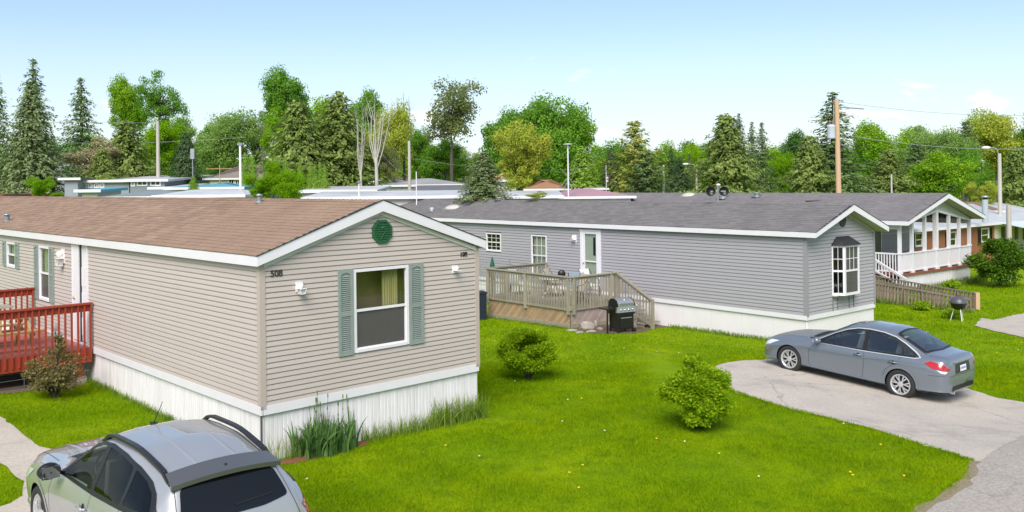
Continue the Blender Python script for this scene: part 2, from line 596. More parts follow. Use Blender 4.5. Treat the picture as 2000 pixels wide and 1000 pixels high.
def inside(x, y, poly):
    c = False
    n = len(poly)
    j = n - 1
    for i in range(n):
        if (poly[i][1] > y) != (poly[j][1] > y) and x < (poly[j][0] - poly[i][0]) * (y - poly[i][1]) / (poly[j][1] - poly[i][1]) + poly[i][0]:
            c = not c
        j = i
    return c
def gp(lst):
    return [tuple(G(a, b)[:2]) for a, b in lst]
drive = gp([(1378, 722), (1422, 709), (1460, 705), (1510, 702), (1600, 713), (1720, 735), (1890, 760), (1950, 779), (2000, 787), (2120, 815),
            (2120, 830), (2000, 852), (1955, 875), (1915, 903), (1906, 903), (1850, 884), (1714, 842), (1620, 818), (1530, 796), (1460, 774), (1428, 764), (1408, 740)])
_, DRIVE = ground_patch('driveway', drive, CONC, 0.02)
roadp = gp([(1900, 901), (1914, 898), (1950, 872), (2000, 842), (2120, 812)]) + [(51, 54), (56, 49), (9.5, 4.2), (-30, -34), (-34, -29), (3.2, 7.2)] + gp([(1640, 1110), (1720, 1050), (1796, 1001), (1842, 976), (1872, 955), (1896, 930)])  # mostly out of view, extended there for the windows to reflect
_, ROAD = ground_patch('road', roadp, ASPH, 0.016)
apron = gp([(1903, 637), (1918, 622), (1940, 626), (2000, 612), (2150, 590), (2150, 700), (2000, 660), (1950, 649)])
_, APRON = ground_patch('far_driveway', apron, CONC, 0.02)
pth = gp([(-120, 762), (0, 815), (34, 840), (68, 868)]) + [(-4.6, 12.9), (-2.9, 10.9), (-2.2, 8.0), (-1, 3), (-18, 3), (-18, 10)] + gp([(-60, 1010), (20, 985), (44, 970), (48, 942), (0, 906), (-160, 830)])
_, PATH = ground_patch('path', pth, CONC, 0.018)
soil_edge = gp([(1640, 1110), (1790, 1001), (1836, 978), (1868, 950), (1880, 935)])
# ------------------------------------------------------------------ walls and homes
def ff(o=0.0):                          # front (gable) face: a = x, b = outward, c = z
    return lambda a, b, c: (a, -(b + o), c)
def lf(o=0.0):                          # long left face
    return lambda a, b, c: (-(b + o), a, c)
def cut(lo, hi, holes):
    segs = [(lo, hi)]
    for h0, h1 in holes:
        nxt = []
        for a, b in segs:
            if h1 <= a or h0 >= b:
                nxt.append((a, b))
                continue
            if h0 > a:
                nxt.append((a, h0))
            if h1 < b:
                nxt.append((h1, b))
        segs = nxt
    return segs
def siding_profile(c):
    return [(c, 0.0), (0.82 * c, 0.001), (0.72 * c, 0.016), (0.0, 0.025), (0.0, 0.0)]
def siding(house, fm, lo, hi, z0, z1, c, m, holes=(), top=None, name='siding_board'):
    """lap siding, one object per course; top(z) gives the limits under a gable; holes are (a0,a1,z0,z1)"""
    cache = {}
    k = 0
    z = z0
    while z < (z1 if top is None else z1) - 0.02:
        h = min(c, z1 - z)
        prof = siding_profile(c)
        prof = [(min(p, h), o) for p, o in prof]
        hs = [(a, b) for a, b, p, q in holes if p < z + h * 0.5 < q]
        def lim(zz):
            return top(zz) if top else (lo, hi)
        l0, h0 = lim(z)
        l1, h1 = lim(z + h)
        if h0 - l0 < 0.1:
            break
        segs = cut(l0, h0, hs)
        key = None if (l0, h0) != (lo, hi) or (l1, h1) != (lo, hi) or h != c else tuple(segs)
        if key is not None and key in cache:
            o = link(name, cache[key], house, loc=(0, 0, z))
        else:
            if len(segs) > 1:
                for sg in segs[1:]:
                    mb = MB(fm)
                    vs = []
                    for p, of in prof:
                        vs += [(sg[0], of, p), (min(sg[1], lim(z + p)[1]), of, p)]
                    n = len(prof)
                    mb.add(vs, [(2 * i, 2 * i + 1, 2 * i + 3, 2 * i + 2) for i in range(n - 1)])
                    link(name, mb.mesh(name, m), house, loc=(0, 0, z))
                segs = segs[:1]
                key = None
            mb = MB(fm)
            for a, b in segs:
                vs = []
                for p, of in prof:
                    la, lb = lim(z + p)
                    aa = max(a, la) if a > l0 + 1e-6 else la
                    bb = min(b, lb) if b < h0 - 1e-6 else lb
                    if bb < aa:
                        aa = bb = (la + lb) / 2
                    vs += [(aa, of, p), (bb, of, p)]
                n = len(prof)
                fs = [(2 * i, 2 * i + 1, 2 * i + 3, 2 * i + 2) for i in range(n - 1)]
                fs += [tuple(2 * i for i in range(n)), tuple(2 * i + 1 for i in range(n))[::-1]]
                mb.add(vs, fs)
            me = mb.mesh(name, m)
            if key is not None:
                cache[key] = me
            o = link(name, me, house, loc=(0, 0, z))
        z += c
        k += 1
def rects(x0, x1, z0, z1, holes):
    xsn = sorted({x0, x1, *[h[0] for h in holes], *[h[1] for h in holes]})
    out = []
    for a, b in zip(xsn[:-1], xsn[1:]):
        hs = [(h[2], h[3]) for h in holes if h[0] <= a + 1e-6 and h[1] >= b - 1e-6]
        for p, q in cut(z0, z1, hs):
            out.append((a, b, p, q))
    return out
def window(house, fm, a0, a1, z0, z1, mid=None, grid=None, screen=True, blind=None, fw=0.055, name='window', curtain=None):
    o = MB(fm)
    d0, d1 = -0.03, 0.035
    o.box(a0, a0 + fw, d0, d1, z0, z1).box(a1 - fw, a1, d0, d1, z0, z1)
    o.box(a0 + fw, a1 - fw, d0, d1, z1 - fw, z1).box(a0 + fw, a1 - fw, d0, d1 + 0.012, z0, z0 + fw)
    w = o.build(name, WHITE, house)
    mid = mid if mid is not None else (z0 + z1) / 2
    s = MB(fm)
    s.box(a0 + fw, a1 - fw, -0.012, 0.022, mid - 0.022, mid + 0.022)
    for p in (a0 + fw, a1 - fw - 0.025):
        s.box(p, p + 0.025, -0.02, 0.012, z0 + fw, mid - 0.022)
    s.box(a0 + fw + 0.025, a1 - fw - 0.025, -0.02, 0.012, z0 + fw, z0 + fw + 0.025)
    s.build('sash', WHITE, w)
    MB(fm).box(a0 + fw, a1 - fw, -0.018, -0.014, mid + 0.022, z1 - fw).build('pane', GLASS, w)
    MB(fm).box(a0 + fw + 0.025, a1 - fw - 0.025, -0.012, -0.008, z0 + fw + 0.025, mid - 0.022).build('pane', SCREEN if screen else GLASS, w)
    if grid:
        g = MB(fm)
        nx, nz = grid
        for zz0, zz1 in ((z0 + fw, mid - 0.022), (mid + 0.022, z1 - fw)):
            for i in range(1, nx):
                a = a0 + fw + (a1 - a0 - 2 * fw) * i / nx
                g.box(a - 0.009, a + 0.009, -0.006, 0.004, zz0, zz1)
            for j in range(1, nz):
                zz = zz0 + (zz1 - zz0) * j / nz
                g.box(a0 + fw, a1 - fw, -0.005, 0.003, zz - 0.009, zz + 0.009)
        g.build('muntin', WHITE, w)
    if blind:
        MB(fm).box(a0 + fw, a1 - fw, -0.10, -0.09, z0 + fw, z1 - fw).build('blind', blind, w)
    return w
def shutter(house, fm, a0, a1, z0, z1, m, div=0.5):
    o = MB(fm)
    s = 0.055
    zm = z0 + (z1 - z0) * div
    o.box(a0, a0 + s, 0.016, 0.052, z0, z1).box(a1 - s, a1, 0.016, 0.052, z0, z1)
    o.box(a0 + s, a1 - s, 0.016, 0.050, z0, z0 + 0.07).box(a0 + s, a1 - s, 0.016, 0.050, zm - 0.035, zm + 0.035)
    # arched head rail
    n = 8
    poly = []
    for i in range(n + 1):
        t = i / n
        poly.append((a0 + s + (a1 - a0 - 2 * s) * t, z1 - 0.10 + 0.045 * math.sin(math.pi * t)))
    for i in range(n):
        (p, q), (r, u) = poly[i], poly[i + 1]
        o.add([(p, 0.016, q), (r, 0.016, u), (r, 0.016, z1), (p, 0.016, z1), (p, 0.050, q), (r, 0.050, u), (r, 0.050, z1), (p, 0.050, z1)],
              [(0, 3, 2, 1), (4, 5, 6, 7), (0, 1, 5, 4), (1, 2, 6, 5), (2, 3, 7, 6), (3, 0, 4, 7)])
    o.box(a0 + s, a1 - s, 0.016, 0.022, z0 + 0.07, z1 - 0.07)
    sh = o.build('shutter', m, house)
    l = MB(fm)
    for lo, hi in ((z0 + 0.07, zm - 0.035), (zm + 0.035, z1 - 0.10)):
        k = int((hi - lo) / 0.034)
        for i in range(k):
            z = lo + (hi - lo) * (i + 0.5) / k
            l.add([(a0 + s, 0.024, z + 0.012), (a1 - s, 0.024, z + 0.012), (a1 - s, 0.046, z - 0.011), (a0 + s, 0.046, z - 0.011),
                   (a0 + s, 0.022, z + 0.008), (a1 - s, 0.022, z + 0.008), (a1 - s, 0.042, z - 0.016), (a0 + s, 0.042, z - 0.016)],
                  [(0, 1, 2, 3), (4, 7, 6, 5), (2, 6, 7, 3), (0, 4, 5, 1), (0, 3, 7, 4), (1, 5, 6, 2)])
    l.build('louvre', m, sh, kind='stuff')
    return sh
def skirt(house, fm, lo, hi, gfun, ztop, m, pw=0.41, back=0.03, rib=0.0035):
    """ribbed vertical skirting panels, each an object"""
    n = max(1, round((hi - lo) / pw))
    pw = (hi - lo) / n
    for i in range(n):
        a0 = lo + i * pw
        mb = MB(fm)
        ribs = 5
        st = [(0, 0.0), (0.12, 0.0), (0.16, rib), (0.84, rib), (0.88, 0.0), (1, 0.0)]
        pts = []
        for r in range(ribs):
            for t, of in st[:-1]:
                pts.append((a0 + 0.0012 + (pw - 0.0024) * (r + t) / ribs, of - back))
        pts.append((a0 + pw - 0.0012, -back))
        vs = []
        for a, of in pts:
            vs += [(a, of, gfun(a) - 0.12), (a, of, ztop)]
        mb.add(vs, [(2 * j, 2 * j + 1, 2 * j + 3, 2 * j + 2) for j in range(len(pts) - 1)])
        mb.build('skirt_panel', m, house)
def shingle_mesh(y0, y1, u0, u1, th=0.012):
    """one tab: u runs up the slope, y along the eave; origin on the roof plane (built in slope coordinates)"""
    g = 0.004
    a, b = y0 + g, y1 - g
    return [(a, u0, 0.0), (b, u0, 0.0), (b, u0, th), (a, u0, th), (b, u1, th * 0.35), (a, u1, th * 0.35)], \
           [(0, 1, 2, 3), (3, 2, 4, 5), (0, 3, 5), (1, 4, 2)]
def shingles(house, eo, ze, xr, zr, y0, y1, m, near=0, ex=0.14, tw=0.305, seed=1):
    rnd = random.Random(seed)
    dx, dz = xr + eo, zr - ze
    sl = math.hypot(dx, dz)
    ux, uz = dx / sl, dz / sl
    rows = int(sl / ex)
    ex = sl / rows
    def mp(y, u, h):
        return (-eo + ux * u - uz * h, y, ze + uz * u + ux * h + 0.002)
    rest = MB()
    tabs = []
    for r in range(rows):
        off = (r % 2) * tw / 2 + rnd.uniform(-0.02, 0.02)
        y = y0 - off
        while y < y1:
            a, b = max(y, y0), min(y + tw, y1)
            if b - a > 0.04:
                tabs.append((a, b, r))
            y += tw
    tabs.sort(key=lambda t: t[0])
    for i, (a, b, r) in enumerate(tabs):
        v, f = shingle_mesh(a, b, r * ex - rnd.uniform(0, 0.008), (r + 1) * ex + 0.004, 0.010 + rnd.uniform(0, 0.006))
        v = [mp(*p) for p in v]
        if i < near:
            MB().add(v, f).build('shingle', m, house)
        else:
            rest.add(v, f)
    me = bpy.data.meshes.new('shingle_field')
    me.from_pydata(rest.v, [], rest.f)
    me.materials.append(m)
    link('shingle_field', me, house, kind='stuff')
    # ridge cap
    c = MB()
    y = y0
    while y < y1:
        b = min(y + 0.15, y1)
        hh = 0.018 + rnd.uniform(0, 0.005)
        w = 0.15
        for s in (-1, 1):
            c.add([(xr, y, zr + hh), (xr, b, zr + hh * 0.5), (xr + s * w * ux, b, zr - w * uz + hh * 0.6), (xr + s * w * ux, y, zr - w * uz + hh),
                   (xr, y, zr), (xr + s * w * ux, y, zr - w * uz)], [(0, 1, 2, 3), (0, 3, 5, 4)])
        y += 0.145
    c.build('ridge_cap', m, house)
def roof_shell(house, Wd, L, eo, fo, ze, zr, m, fh=0.17, right=True, trimmat=WHITE, frieze=None, soff=SOFF, front_y=0.0):
    xr = Wd / 2
    for sgn, nm in ((-1, 0), (1, 1)):
        xe = -eo if sgn < 0 else Wd + eo
        MB().prism([(xe, ze), (xr, zr), (xr, zr - 0.05), (xe, ze - 0.05)], 1, -fo - 0.025, L).build('roof_slope', m, house)
        # eave fascia and rake fascia
        f0, f1 = (xe - 0.025, xe) if sgn < 0 else (xe, xe + 0.025)
        MB().box(f0, f1, -fo - 0.02, L, ze - fh - 0.002, ze - 0.008).build('eave_fascia', trimmat, house)
        MB().prism([(xe - (0.023 if sgn < 0 else -0.023), ze - 0.006), (xr, zr + 0.002), (xr, zr - fh - 0.03), (xe - (0.023 if sgn < 0 else -0.023), ze - fh)], 1, -fo - 0.05, -fo - 0.022).build('rake_fascia', trimmat, house)
        MB().prism([(xe - (0.035 if sgn < 0 else -0.035), ze + 0.006), (xr, zr + 0.018), (xr, zr + 0.003), (xe - (0.035 if sgn < 0 else -0.035), ze - 0.006)], 1, -fo - 0.065, -fo + 0.0).build('drip_edge', BLACKP if m is not BRSH else BLACKP, house)
        # gable soffit and eave soffit
        MB().prism([(xe, ze - fh + 0.01), (xr, zr - fh - 0.02), (xr, zr - fh - 0.005), (xe, ze - fh + 0.025)], 1, -fo, 0.0).build('soffit', soff, house)
        a, b = (xe, 0.0) if sgn < 0 else (Wd, xe)
        MB().box(a, b, 0.0, L, ze - fh + 0.0, ze - fh + 0.015).build('soffit', soff, house)
        if frieze:
            fx = 0.05 if sgn < 0 else Wd - 0.05
            s = (zr - ze) / (xr + eo)
            zf = lambda x: ze - fh - 0.02 + s * (abs(x - xe))
            MB().prism([(fx, zf(fx)), (xr, zf(xr)), (xr, zf(xr) - 0.075), (fx, zf(fx) - 0.075)], 1, -0.045, -0.02).build('frieze_board', frieze, house)
def pipe_vent(px, py, Z, label, r=0.06, h=0.25, cap=True, m=None, cat='roof vent'):
    p = W(px, py, Z)
    t = thing('roof_vent', label, cat, p, 0, 'vents standing on the roofs')
    MB().lathe([(r * 2.0, 0), (r * 1.3, 0.03), (r * 1.02, 0.05)], n=12).build('flashing', STEEL, t, smooth=True)
    MB().tube((0, 0, -0.05), (0, 0, h), r, r, 12).build('pipe', m or GREYPIPE, t)
    if cap:
        MB().lathe([(0.0, h + 0.05), (r * 1.5, h + 0.03), (r * 1.55, h), (r * 1.0, h - 0.005)], n=12).build('cap', m or STEEL, t, smooth=True)
    return t
# ================================================================== the beige home (front left)
def kx(px):
    return (px - CX) / F
class Frame:
    def __init__(s, ox, oy, ang):
        s.o = (ox, oy)
        s.a = ang
        s.r = (math.cos(ang), math.sin(ang))        # along the gable, to the right
        s.l = (-math.sin(ang), math.cos(ang))       # along the long side, away
    def w(s, x, y):
        return s.o[0] + s.r[0] * x + s.l[0] * y, s.o[1] + s.r[1] * x + s.l[1] * y
    def g(s, x, y):
        return gz(*s.w(x, y))
    def rx(s, px, y=0.0):                           # photograph column -> x on the gable
        k = kx(px)
        ox, oy = s.w(0, y)
        return (ox - k * oy) / (k * s.r[1] - s.r[0])
    def ly(s, px, x=0.0):
        k = kx(px)
        ox, oy = s.w(x, 0)
        return (ox - k * oy) / (k * s.l[1] - s.l[0])
    def zof(s, px, py, x, y):
        return W(px, py, s.w(x, y)[1]).z
A1 = Frame(-4.185, 14.63, math.atan2(.6913, .7226))
W1, L1 = 4.78, 28.0
h1 = thing('mobile_home', 'nearest beige sided mobile home with brown shingle roof and sage green shutters', 'mobile home', (*A1.o, 0), A1.a, 'mobile homes')
ZB0, ZB1, ZS1 = 0.805, 0.952, 3.30
ZE1, ZR1, EO1, FO1 = 3.455, 4.315, 0.10, 0.09
C1 = 0.0900
sl1 = (ZR1 - ZE1) / (W1 / 2 + EO1)
zrake1 = lambda x: ZE1 - 0.17 + sl1 * (min(x, W1 - x) + EO1)
def top1(z):
    if z <= zrake1(0.0):
        return 0.0, W1
    d = (z - (ZE1 - 0.17)) / sl1 - EO1
    return d, W1 - d
wx0, wx1, wz0, wz1 = 1.80, 3.03, 1.585, 3.085
fwin = (wx0, wx1, wz0, wz1)
z0s = 3.19 - 25 * C1
MB(ff()).box(0, W1, -0.02, 0.03, ZB0, ZB1).build('skirt_band', WHITE, h1)
MB(lf()).box(-0.03, L1, -0.02, 0.0305, ZB0, ZB1).build('skirt_band', WHITE, h1)
siding(h1, ff(), 0.06, W1 - 0.05, z0s, ZR1 - 0.15, C1, BEIGE, [(wx0 + .005, wx1 - .005, wz0, wz1)], top=lambda z: (max(0.06, top1(z)[0]), min(W1 - .05, top1(z)[1])))
# openings of the long side
def y1(px):
    return A1.ly(px)
dn0, dn1 = y1(172), y1(141)
w20, w21 = y1(97), y1(76.5)
w30, w31 = y1(30.6), y1(13.5)
def z1(px, py, y):
    return A1.zof(px, py, 0, y)
dzb, dzt = 0.98, z1(160, 478, dn0)
w2b, w2t = z1(87, 590, w20), z1(87, 482, w20)
w3b, w3t = z1(22, 524, w30), z1(22, 474, w30)
holes_l = [(dn0, dn1, dzb - 0.1, dzt), (w20, w21, w2b, w2t), (w30, w31, w3b, w3t)]
siding(h1, lf(), 0.06, L1, z0s, ZE1 - 0.165, C1, BEIGE, holes_l)
# hollow shell behind the boards
sh = MB(ff(-0.02))
for a, b, p, q in rects(0, W1, ZB0, 3.25, [fwin]):
    sh.box(a, b, -0.06, 0, p, q)
sh.prism([(0, 3.25), (W1 / 2, ZR1 - 0.12), (W1, 3.25)], 1, -0.06, 0.0)
sh.build('front_wall', DARKIN, h1)
sh = MB(lf(-0.02))
for a, b, p, q in rects(0.06, L1, ZB0, ZE1 - .02, holes_l):
    sh.box(a, b, -0.06, 0, p, q)
sh.build('side_wall', DARKIN, h1)
MB().box(W1 - 0.08, W1 - 0.002, 0, L1, ZB0, ZE1).build('side_wall', BEIGE, h1)
MB().box(0, W1, L1 - 0.08, L1, 0, ZE1).prism([(0, ZE1), (W1 / 2, ZR1 - .06), (W1, ZE1)], 1, L1 - 0.08, L1).build('rear_wall', BEIGE, h1)
MB().box(0.09, W1 - 0.09, 0.09, L1 - 0.1, ZB0 + 0.02, 0.95).build('floor', DARKIN, h1)
MB().box(0.09, W1 - 0.09, 0.09, L1 - 0.1, 3.22, 3.25).build('ceiling', mat('ceiling_paint', (0.5, 0.5, 0.48), 0.9), h1)
MB().box(0.09, W1 - 0.09, 4.0, 4.08, 0.95, 3.22).build('room_wall', mat('wood_panelling', (0.26, 0.17, 0.09), 0.7, var=0.4, scale=3), h1)
# corner posts
for a in (0.0, W1):
    s = 1 if a == 0 else -1
    MB().box(*sorted((a - s * .028, a + s * .075)), -0.03, -0.0, ZB1 - 0.06, ZE1 - .15).box(*sorted((a - s * .028, a + s * 0.0)), -0.0, 0.075, ZB1 - 0.06, ZE1 - .15).build('corner_post', BEIGE2, h1)
roof_shell(h1, W1, L1, EO1, FO1, ZE1, ZR1, BRSH, frieze=SOFFG, soff=SOFFG)
shingles(h1, EO1 + .03, ZE1, W1 / 2, ZR1, -FO1 - 0.06, L1, BRSH, near=290)
skirt(h1, ff(), 0.0, W1, lambda a: A1.g(a, 0), ZB0 + .01, VINYL)
skirt(h1, lf(), 0.0, L1, lambda a: A1.g(0, a), ZB0 + .01, VINYL)
MB().box(-0.012, 0.012, 0.006, 0.03, -0.1, ZB0).build('skirt_corner', mat('dark_seam', (.1, .11, .11), .6), h1)
# front window with curtains and shutters
window(h1, ff(), *fwin, mid=2.335)
def curtain(x0, x1, z0, z1, yy, m, parent, waves=7, amp=0.03):
    n = waves * 8
    vs = []
    for i in range(n + 1):
        t = i / n
        o = yy + amp * math.sin(t * waves * 2 * math.pi) + 0.01 * math.sin(t * 13)
        vs += [(x0 + (x1 - x0) * t, o, z0), (x0 + (x1 - x0) * t, o * 1.0, z1)]
    MB().add(vs, [(2 * i, 2 * i + 1, 2 * i + 3, 2 * i + 2) for i in range(n)]).build('curtain', m, parent, smooth=True)
curtain(wx0 + 0.74, wx0 + 1.08, 1.2, 3.05, 0.14, CURT, h1)
curtain(wx0 - 0.1, wx0 + 0.13, 1.2, 3.05, 0.14, CURT, h1, 4)
curtain(wx0 + 1.10, wx0 + 1.3, 1.2, 3.05, 0.19, mat('dark_olive_drape', (0.13, 0.14, 0.03), .9), h1, 4)
MB().box(wx0 - .15, wx1 + .15, .42, .44, 1.0, 3.15).build('reflection_panel', mat('olive_brown_reflection', (.34, .27, .12), .9, var=.7, scale=2.2, col2=(.16, .14, .07)), h1)  # added panel; mottled olive brown stands in for a reflection in the pane
for a, b in ((1.475, 1.785), (3.045, 3.37)):
    shutter(h1, ff(), a, b, wz0 - 0.02, wz1 + 0.01, SAGE, 0.48)
# octagonal gable vent
vx, vz = A1.rx(743), 3.735
oc = [(vx + 0.235 * math.cos(math.pi / 8 + i * math.pi / 4), vz + 0.235 * math.sin(math.pi / 8 + i * math.pi / 4)) for i in range(8)]
oi_ = [(vx + (a - vx) * .8, vz + (b - vz) * .8) for a, b in oc]
v = MB().prism(oi_, 1, -0.035, -0.016)
for i in range(8):
    j = (i + 1) % 8
    v.add([(oc[i][0], -.055, oc[i][1]), (oc[j][0], -.055, oc[j][1]), (oi_[j][0], -.06, oi_[j][1]), (oi_[i][0], -.06, oi_[i][1]),
           (oc[i][0], -.01, oc[i][1]), (oc[j][0], -.01, oc[j][1]), (oi_[j][0], -.03, oi_[j][1]), (oi_[i][0], -.03, oi_[i][1])],
          [(0, 1, 2, 3), (0, 4, 5, 1), (3, 2, 6, 7)])
vent = v.build('gable_vent', GREEN, h1)
lv = MB()
for i in range(8):
    z = vz - 0.16 + i * 0.042
    hw = min(0.178, 0.178 + 0.073 - abs(z - vz) + 0.0) if abs(z - vz) > 0.073 else 0.178
    lv.add([(vx - hw, -.037, z + .014), (vx + hw, -.037, z + .014), (vx + hw, -.058, z - .014), (vx - hw, -.058, z - .014)], [(0, 1, 2, 3)])
lv.tube((vx, -.05, vz + .15), (vx + .06, -.062, vz + .02), .008).tube((vx + .06, -.062, vz + .02), (vx - .05, -.062, vz - .15), .008).ball((vx, -.06, vz + .07), .03, .012, .035)
lv.build('vent_louvre', GREEN, vent, kind='stuff')
# house numbers
def text_part(txt, size, m, parent, loc, rot, name='house_number', depth=0.006, sub=None, bold=0.0, sx=1.0):
    c = bpy.data.curves.new(name, 'FONT')
    c.body = txt
    c.size = size
    c.extrude = depth
    c.offset = bold
    o = bpy.data.objects.new(name, c)
    COL.objects.link(o)
    dg = bpy.context.evaluated_depsgraph_get()
    me = bpy.data.meshes.new_from_object(o.evaluated_get(dg))
    bpy.data.objects.remove(o)
    me.materials.clear()
    me.materials.append(m)
    q = bpy.data.objects.new(name, me)
    COL.objects.link(q)
    q.parent = parent
    q.location = loc
    q.rotation_euler = rot
    q.scale = (sx, 1, 1)
    return q
text_part('508', 0.15, mat('dark_bronze', (0.05, 0.045, 0.035), .4), h1, (0.17, -0.03, 3.09), (math.pi / 2, 0, 0), bold=0.002, sx=1.0)
text_part('108', 0.125, BLACKP, h1, (A1.rx(895), -0.03, 3.15), (math.pi / 2, 0, 0), bold=0.003)
# exterior lamps
def wall_lamp(house, fm, x, z, s=1.0, cage=True, off=0.02):
    o = MB(fm).box(x - .075 * s, x + .075 * s, off, off + .025, z - .10 * s, z + .10 * s)
    lamp = o.build('wall_lamp', WHITE, house)
    b = MB(fm)
    b.ball((x - .0, off + .09, z + .03 * s), .045 * s, .045 * s, .052 * s, 10, 8)
    b.build('bulb', LAMPG, lamp, smooth=True)
    b = MB(fm)
    b.box(x - .07 * s, x + .07 * s, off + .025, off + .17, z - .035 * s, z - .025 * s)
    if cage:
        for sx, q in ((-1, .05), (1, .05), (-1, .16), (1, .16)):
            b.bar((x + sx * .065 * s, off + q, z - .03 * s), (x + sx * .04 * s, off + q - .01, z - .13 * s), .01, .01)
        b.box(x - .045 * s, x + .045 * s, off + .03, off + .155, z - .14 * s, z - .13 * s)
    b.box(x - .02 * s, x + .02 * s, off + .02, off + .09, z - .03 * s, z - .0)
    b.build('lantern_cage', WHITE, lamp)
    if cage:
        MB(fm).box(x - .04 * s, x + .04 * s, off + .05, off + .14, z - .13 * s, z - .036 * s).build('frosted_pane', mat('frosted_pane_glass', (.55, .54, .5), .3), lamp)
wall_lamp(h1, ff(), A1.rx(580), 2.875, .85)
wall_lamp(h1, ff(), A1.rx(884), 2.915, .75, cage=False)
# long-side door, windows
def trim(house, fm, a0, a1, z0, z1, w=.07, m=WHITE):
    return MB(fm).box(a0, a0 + w, -.02, .04, z0, z1).box(a1 - w, a1, -.02, .04, z0, z1).box(a0 - .03, a1 + .03, -.02, .055, z1, z1 + .05).build('door_frame', m, house)
dr = MB(lf()).box(dn0 + .07, dn1 - .07, -.045, -.01, dzb, dzt).build('door', WHITE, h1)
dp = MB(lf())
for (p, q) in ((.10, .40), (.52, .82)):
    for (r_, t_) in ((.15, .55), (.75, 1.15), (1.30, 1.75)):
        dp.box(dn0 + .1 + p * .8, dn0 + .1 + q * .8, -.01, -.003, dzb + r_, dzb + t_)
dp.build('door_panel', WHITE, dr)
MB(lf()).lathe([(0.001, .0), (.03, .005), (.03, .02), (.012, .03), (.03, .05), (.035, .07), (.02, .09), (.001, .092)], (dn1 - .2, -.01, dzb + 1.0), 'y', 10).build('handle', BRASS, dr, smooth=True)
trim(h1, lf(), dn0, dn1, dzb - .1, dzt)
MB(lf()).box(dn0 + (dn1 - dn0) * .48, dn0 + (dn1 - dn0) * .55, -.01, .012, dzb, dzt - .01).build('door_gap', BLACKP, h1)  # black strip, shade of the open storm door gap put into colour
MB(lf()).box(dn0 + (dn1 - dn0) * .55, dn1 - .07, .0, .035, dzb, dzt - .01).build('storm_door', WHITE, h1)
window(h1, lf(), w20, w21, w2b, w2t, fw=.06, blind=BLIND)
window(h1, lf(), w30, w31, w3b, w3t, fw=.06, blind=BLIND)
for c0, c1, zb, zt in ((w20, w21, w2b, w2t), (w30, w31, w3b, w3t)):
    shutter(h1, lf(), c0 - .37, c0 - .02, zb, zt, SAGE)
    shutter(h1, lf(), c1 + .02, c1 + .37, zb, zt, SAGE)
lamp_y = y1(124)
wall_lamp(h1, lf(), lamp_y, z1(124, 500, lamp_y), 1.7)
# roof vents on the brown roof
def on_left_roof(fr, house_w, eo, ze, zr, px, py):
    """photograph point on the near slope of a roof -> world"""
    best = None
    for i in range(400):
        x = -eo + (house_w / 2 + eo) * i / 399
        z = ze + (zr - ze) * i / 399
        y = fr.ly(px, x)
        wx, wy = fr.w(x, y)
        zz = W(px, py, wy).z
        d = abs(zz - z)
        if best is None or d < best[0]:
            best = (d, wx, wy, z)
    return best[1:]
def vent_at(fr, wd, eo, ze, zr, px, py, label, **k):
    p = on_left_roof(fr, wd, eo, ze, zr, px, py)
    q = (CX, )
    t = pipe_vent(0, 0, 10, label, **k)
    t.location = p
    return t
vent_at(A1, W1, EO1, ZE1, ZR1, 506, 397, 'grey capped vent pipe near the ridge of the brown shingle roof', r=.05, h=.16)
vent_at(A1, W1, EO1, ZE1, ZR1, 13, 433, 'grey capped vent pipe low on the brown roof at the left edge', r=.07, h=.2)

# ================================================================== red deck
RD = thing('red_deck', 'red stained timber deck with railings beside the beige home', 'deck', (*A1.o, 0), A1.a)
dy0, dy1, dz1, dz0 = y1(181) + .03, y1(68), 0.93, 0.62
DW = 4.2
x_out = -0.06
gd = A1.g(-1, 10)
n = int(DW / .14)
for i in range(n):
    a = x_out - DW + i * .14
    MB().box(a + .004, a + .136, dy0, dy1, dz1 - .035, dz1).build('deck_board', REDF, RD)
MB().box(x_out - DW, x_out, dy0 - .04, dy0 - .002, dz0, dz1 - .002).build('rim_board', REDW, RD)
MB().box(x_out - DW - .04, x_out - DW - .002, dy0 - .04, dy1, dz0, dz1 - .002).build('rim_board', REDW, RD)
for a in (x_out - .22, x_out - 2.2, x_out - DW + .1):
    for b in (dy0 + .06, dy1 - .2):
        MB().box(a - .09, a + .05, b, b + .14, gd - .2, dz1 - .05).build('post', REDW, RD)
        MB().box(a - .16, a + .12, b - .06, b + .2, gd - .1, gd + .1).build('footing', ROCK, RD)
ztop = 1.98
def red_rail(y):
    MB().box(x_out - DW, x_out + .01, y - .09, y + .05, ztop - .04, ztop).build('hand_rail', REDW, RD)
    MB().box(x_out - DW, x_out, y - .02, y + .02, ztop - .20, ztop - .042).build('rail_board', REDW, RD)
    k = int(DW / .135)
    me = MB().box(-.019, .019, -.062, -.022, dz0 + .08, ztop - .045).mesh('baluster', REDW)
    for i in range(k):
        link('baluster', me, RD, loc=(x_out - .03 - i * .135, y, 0))
red_rail(dy0 - .02)
red_rail(dy1)
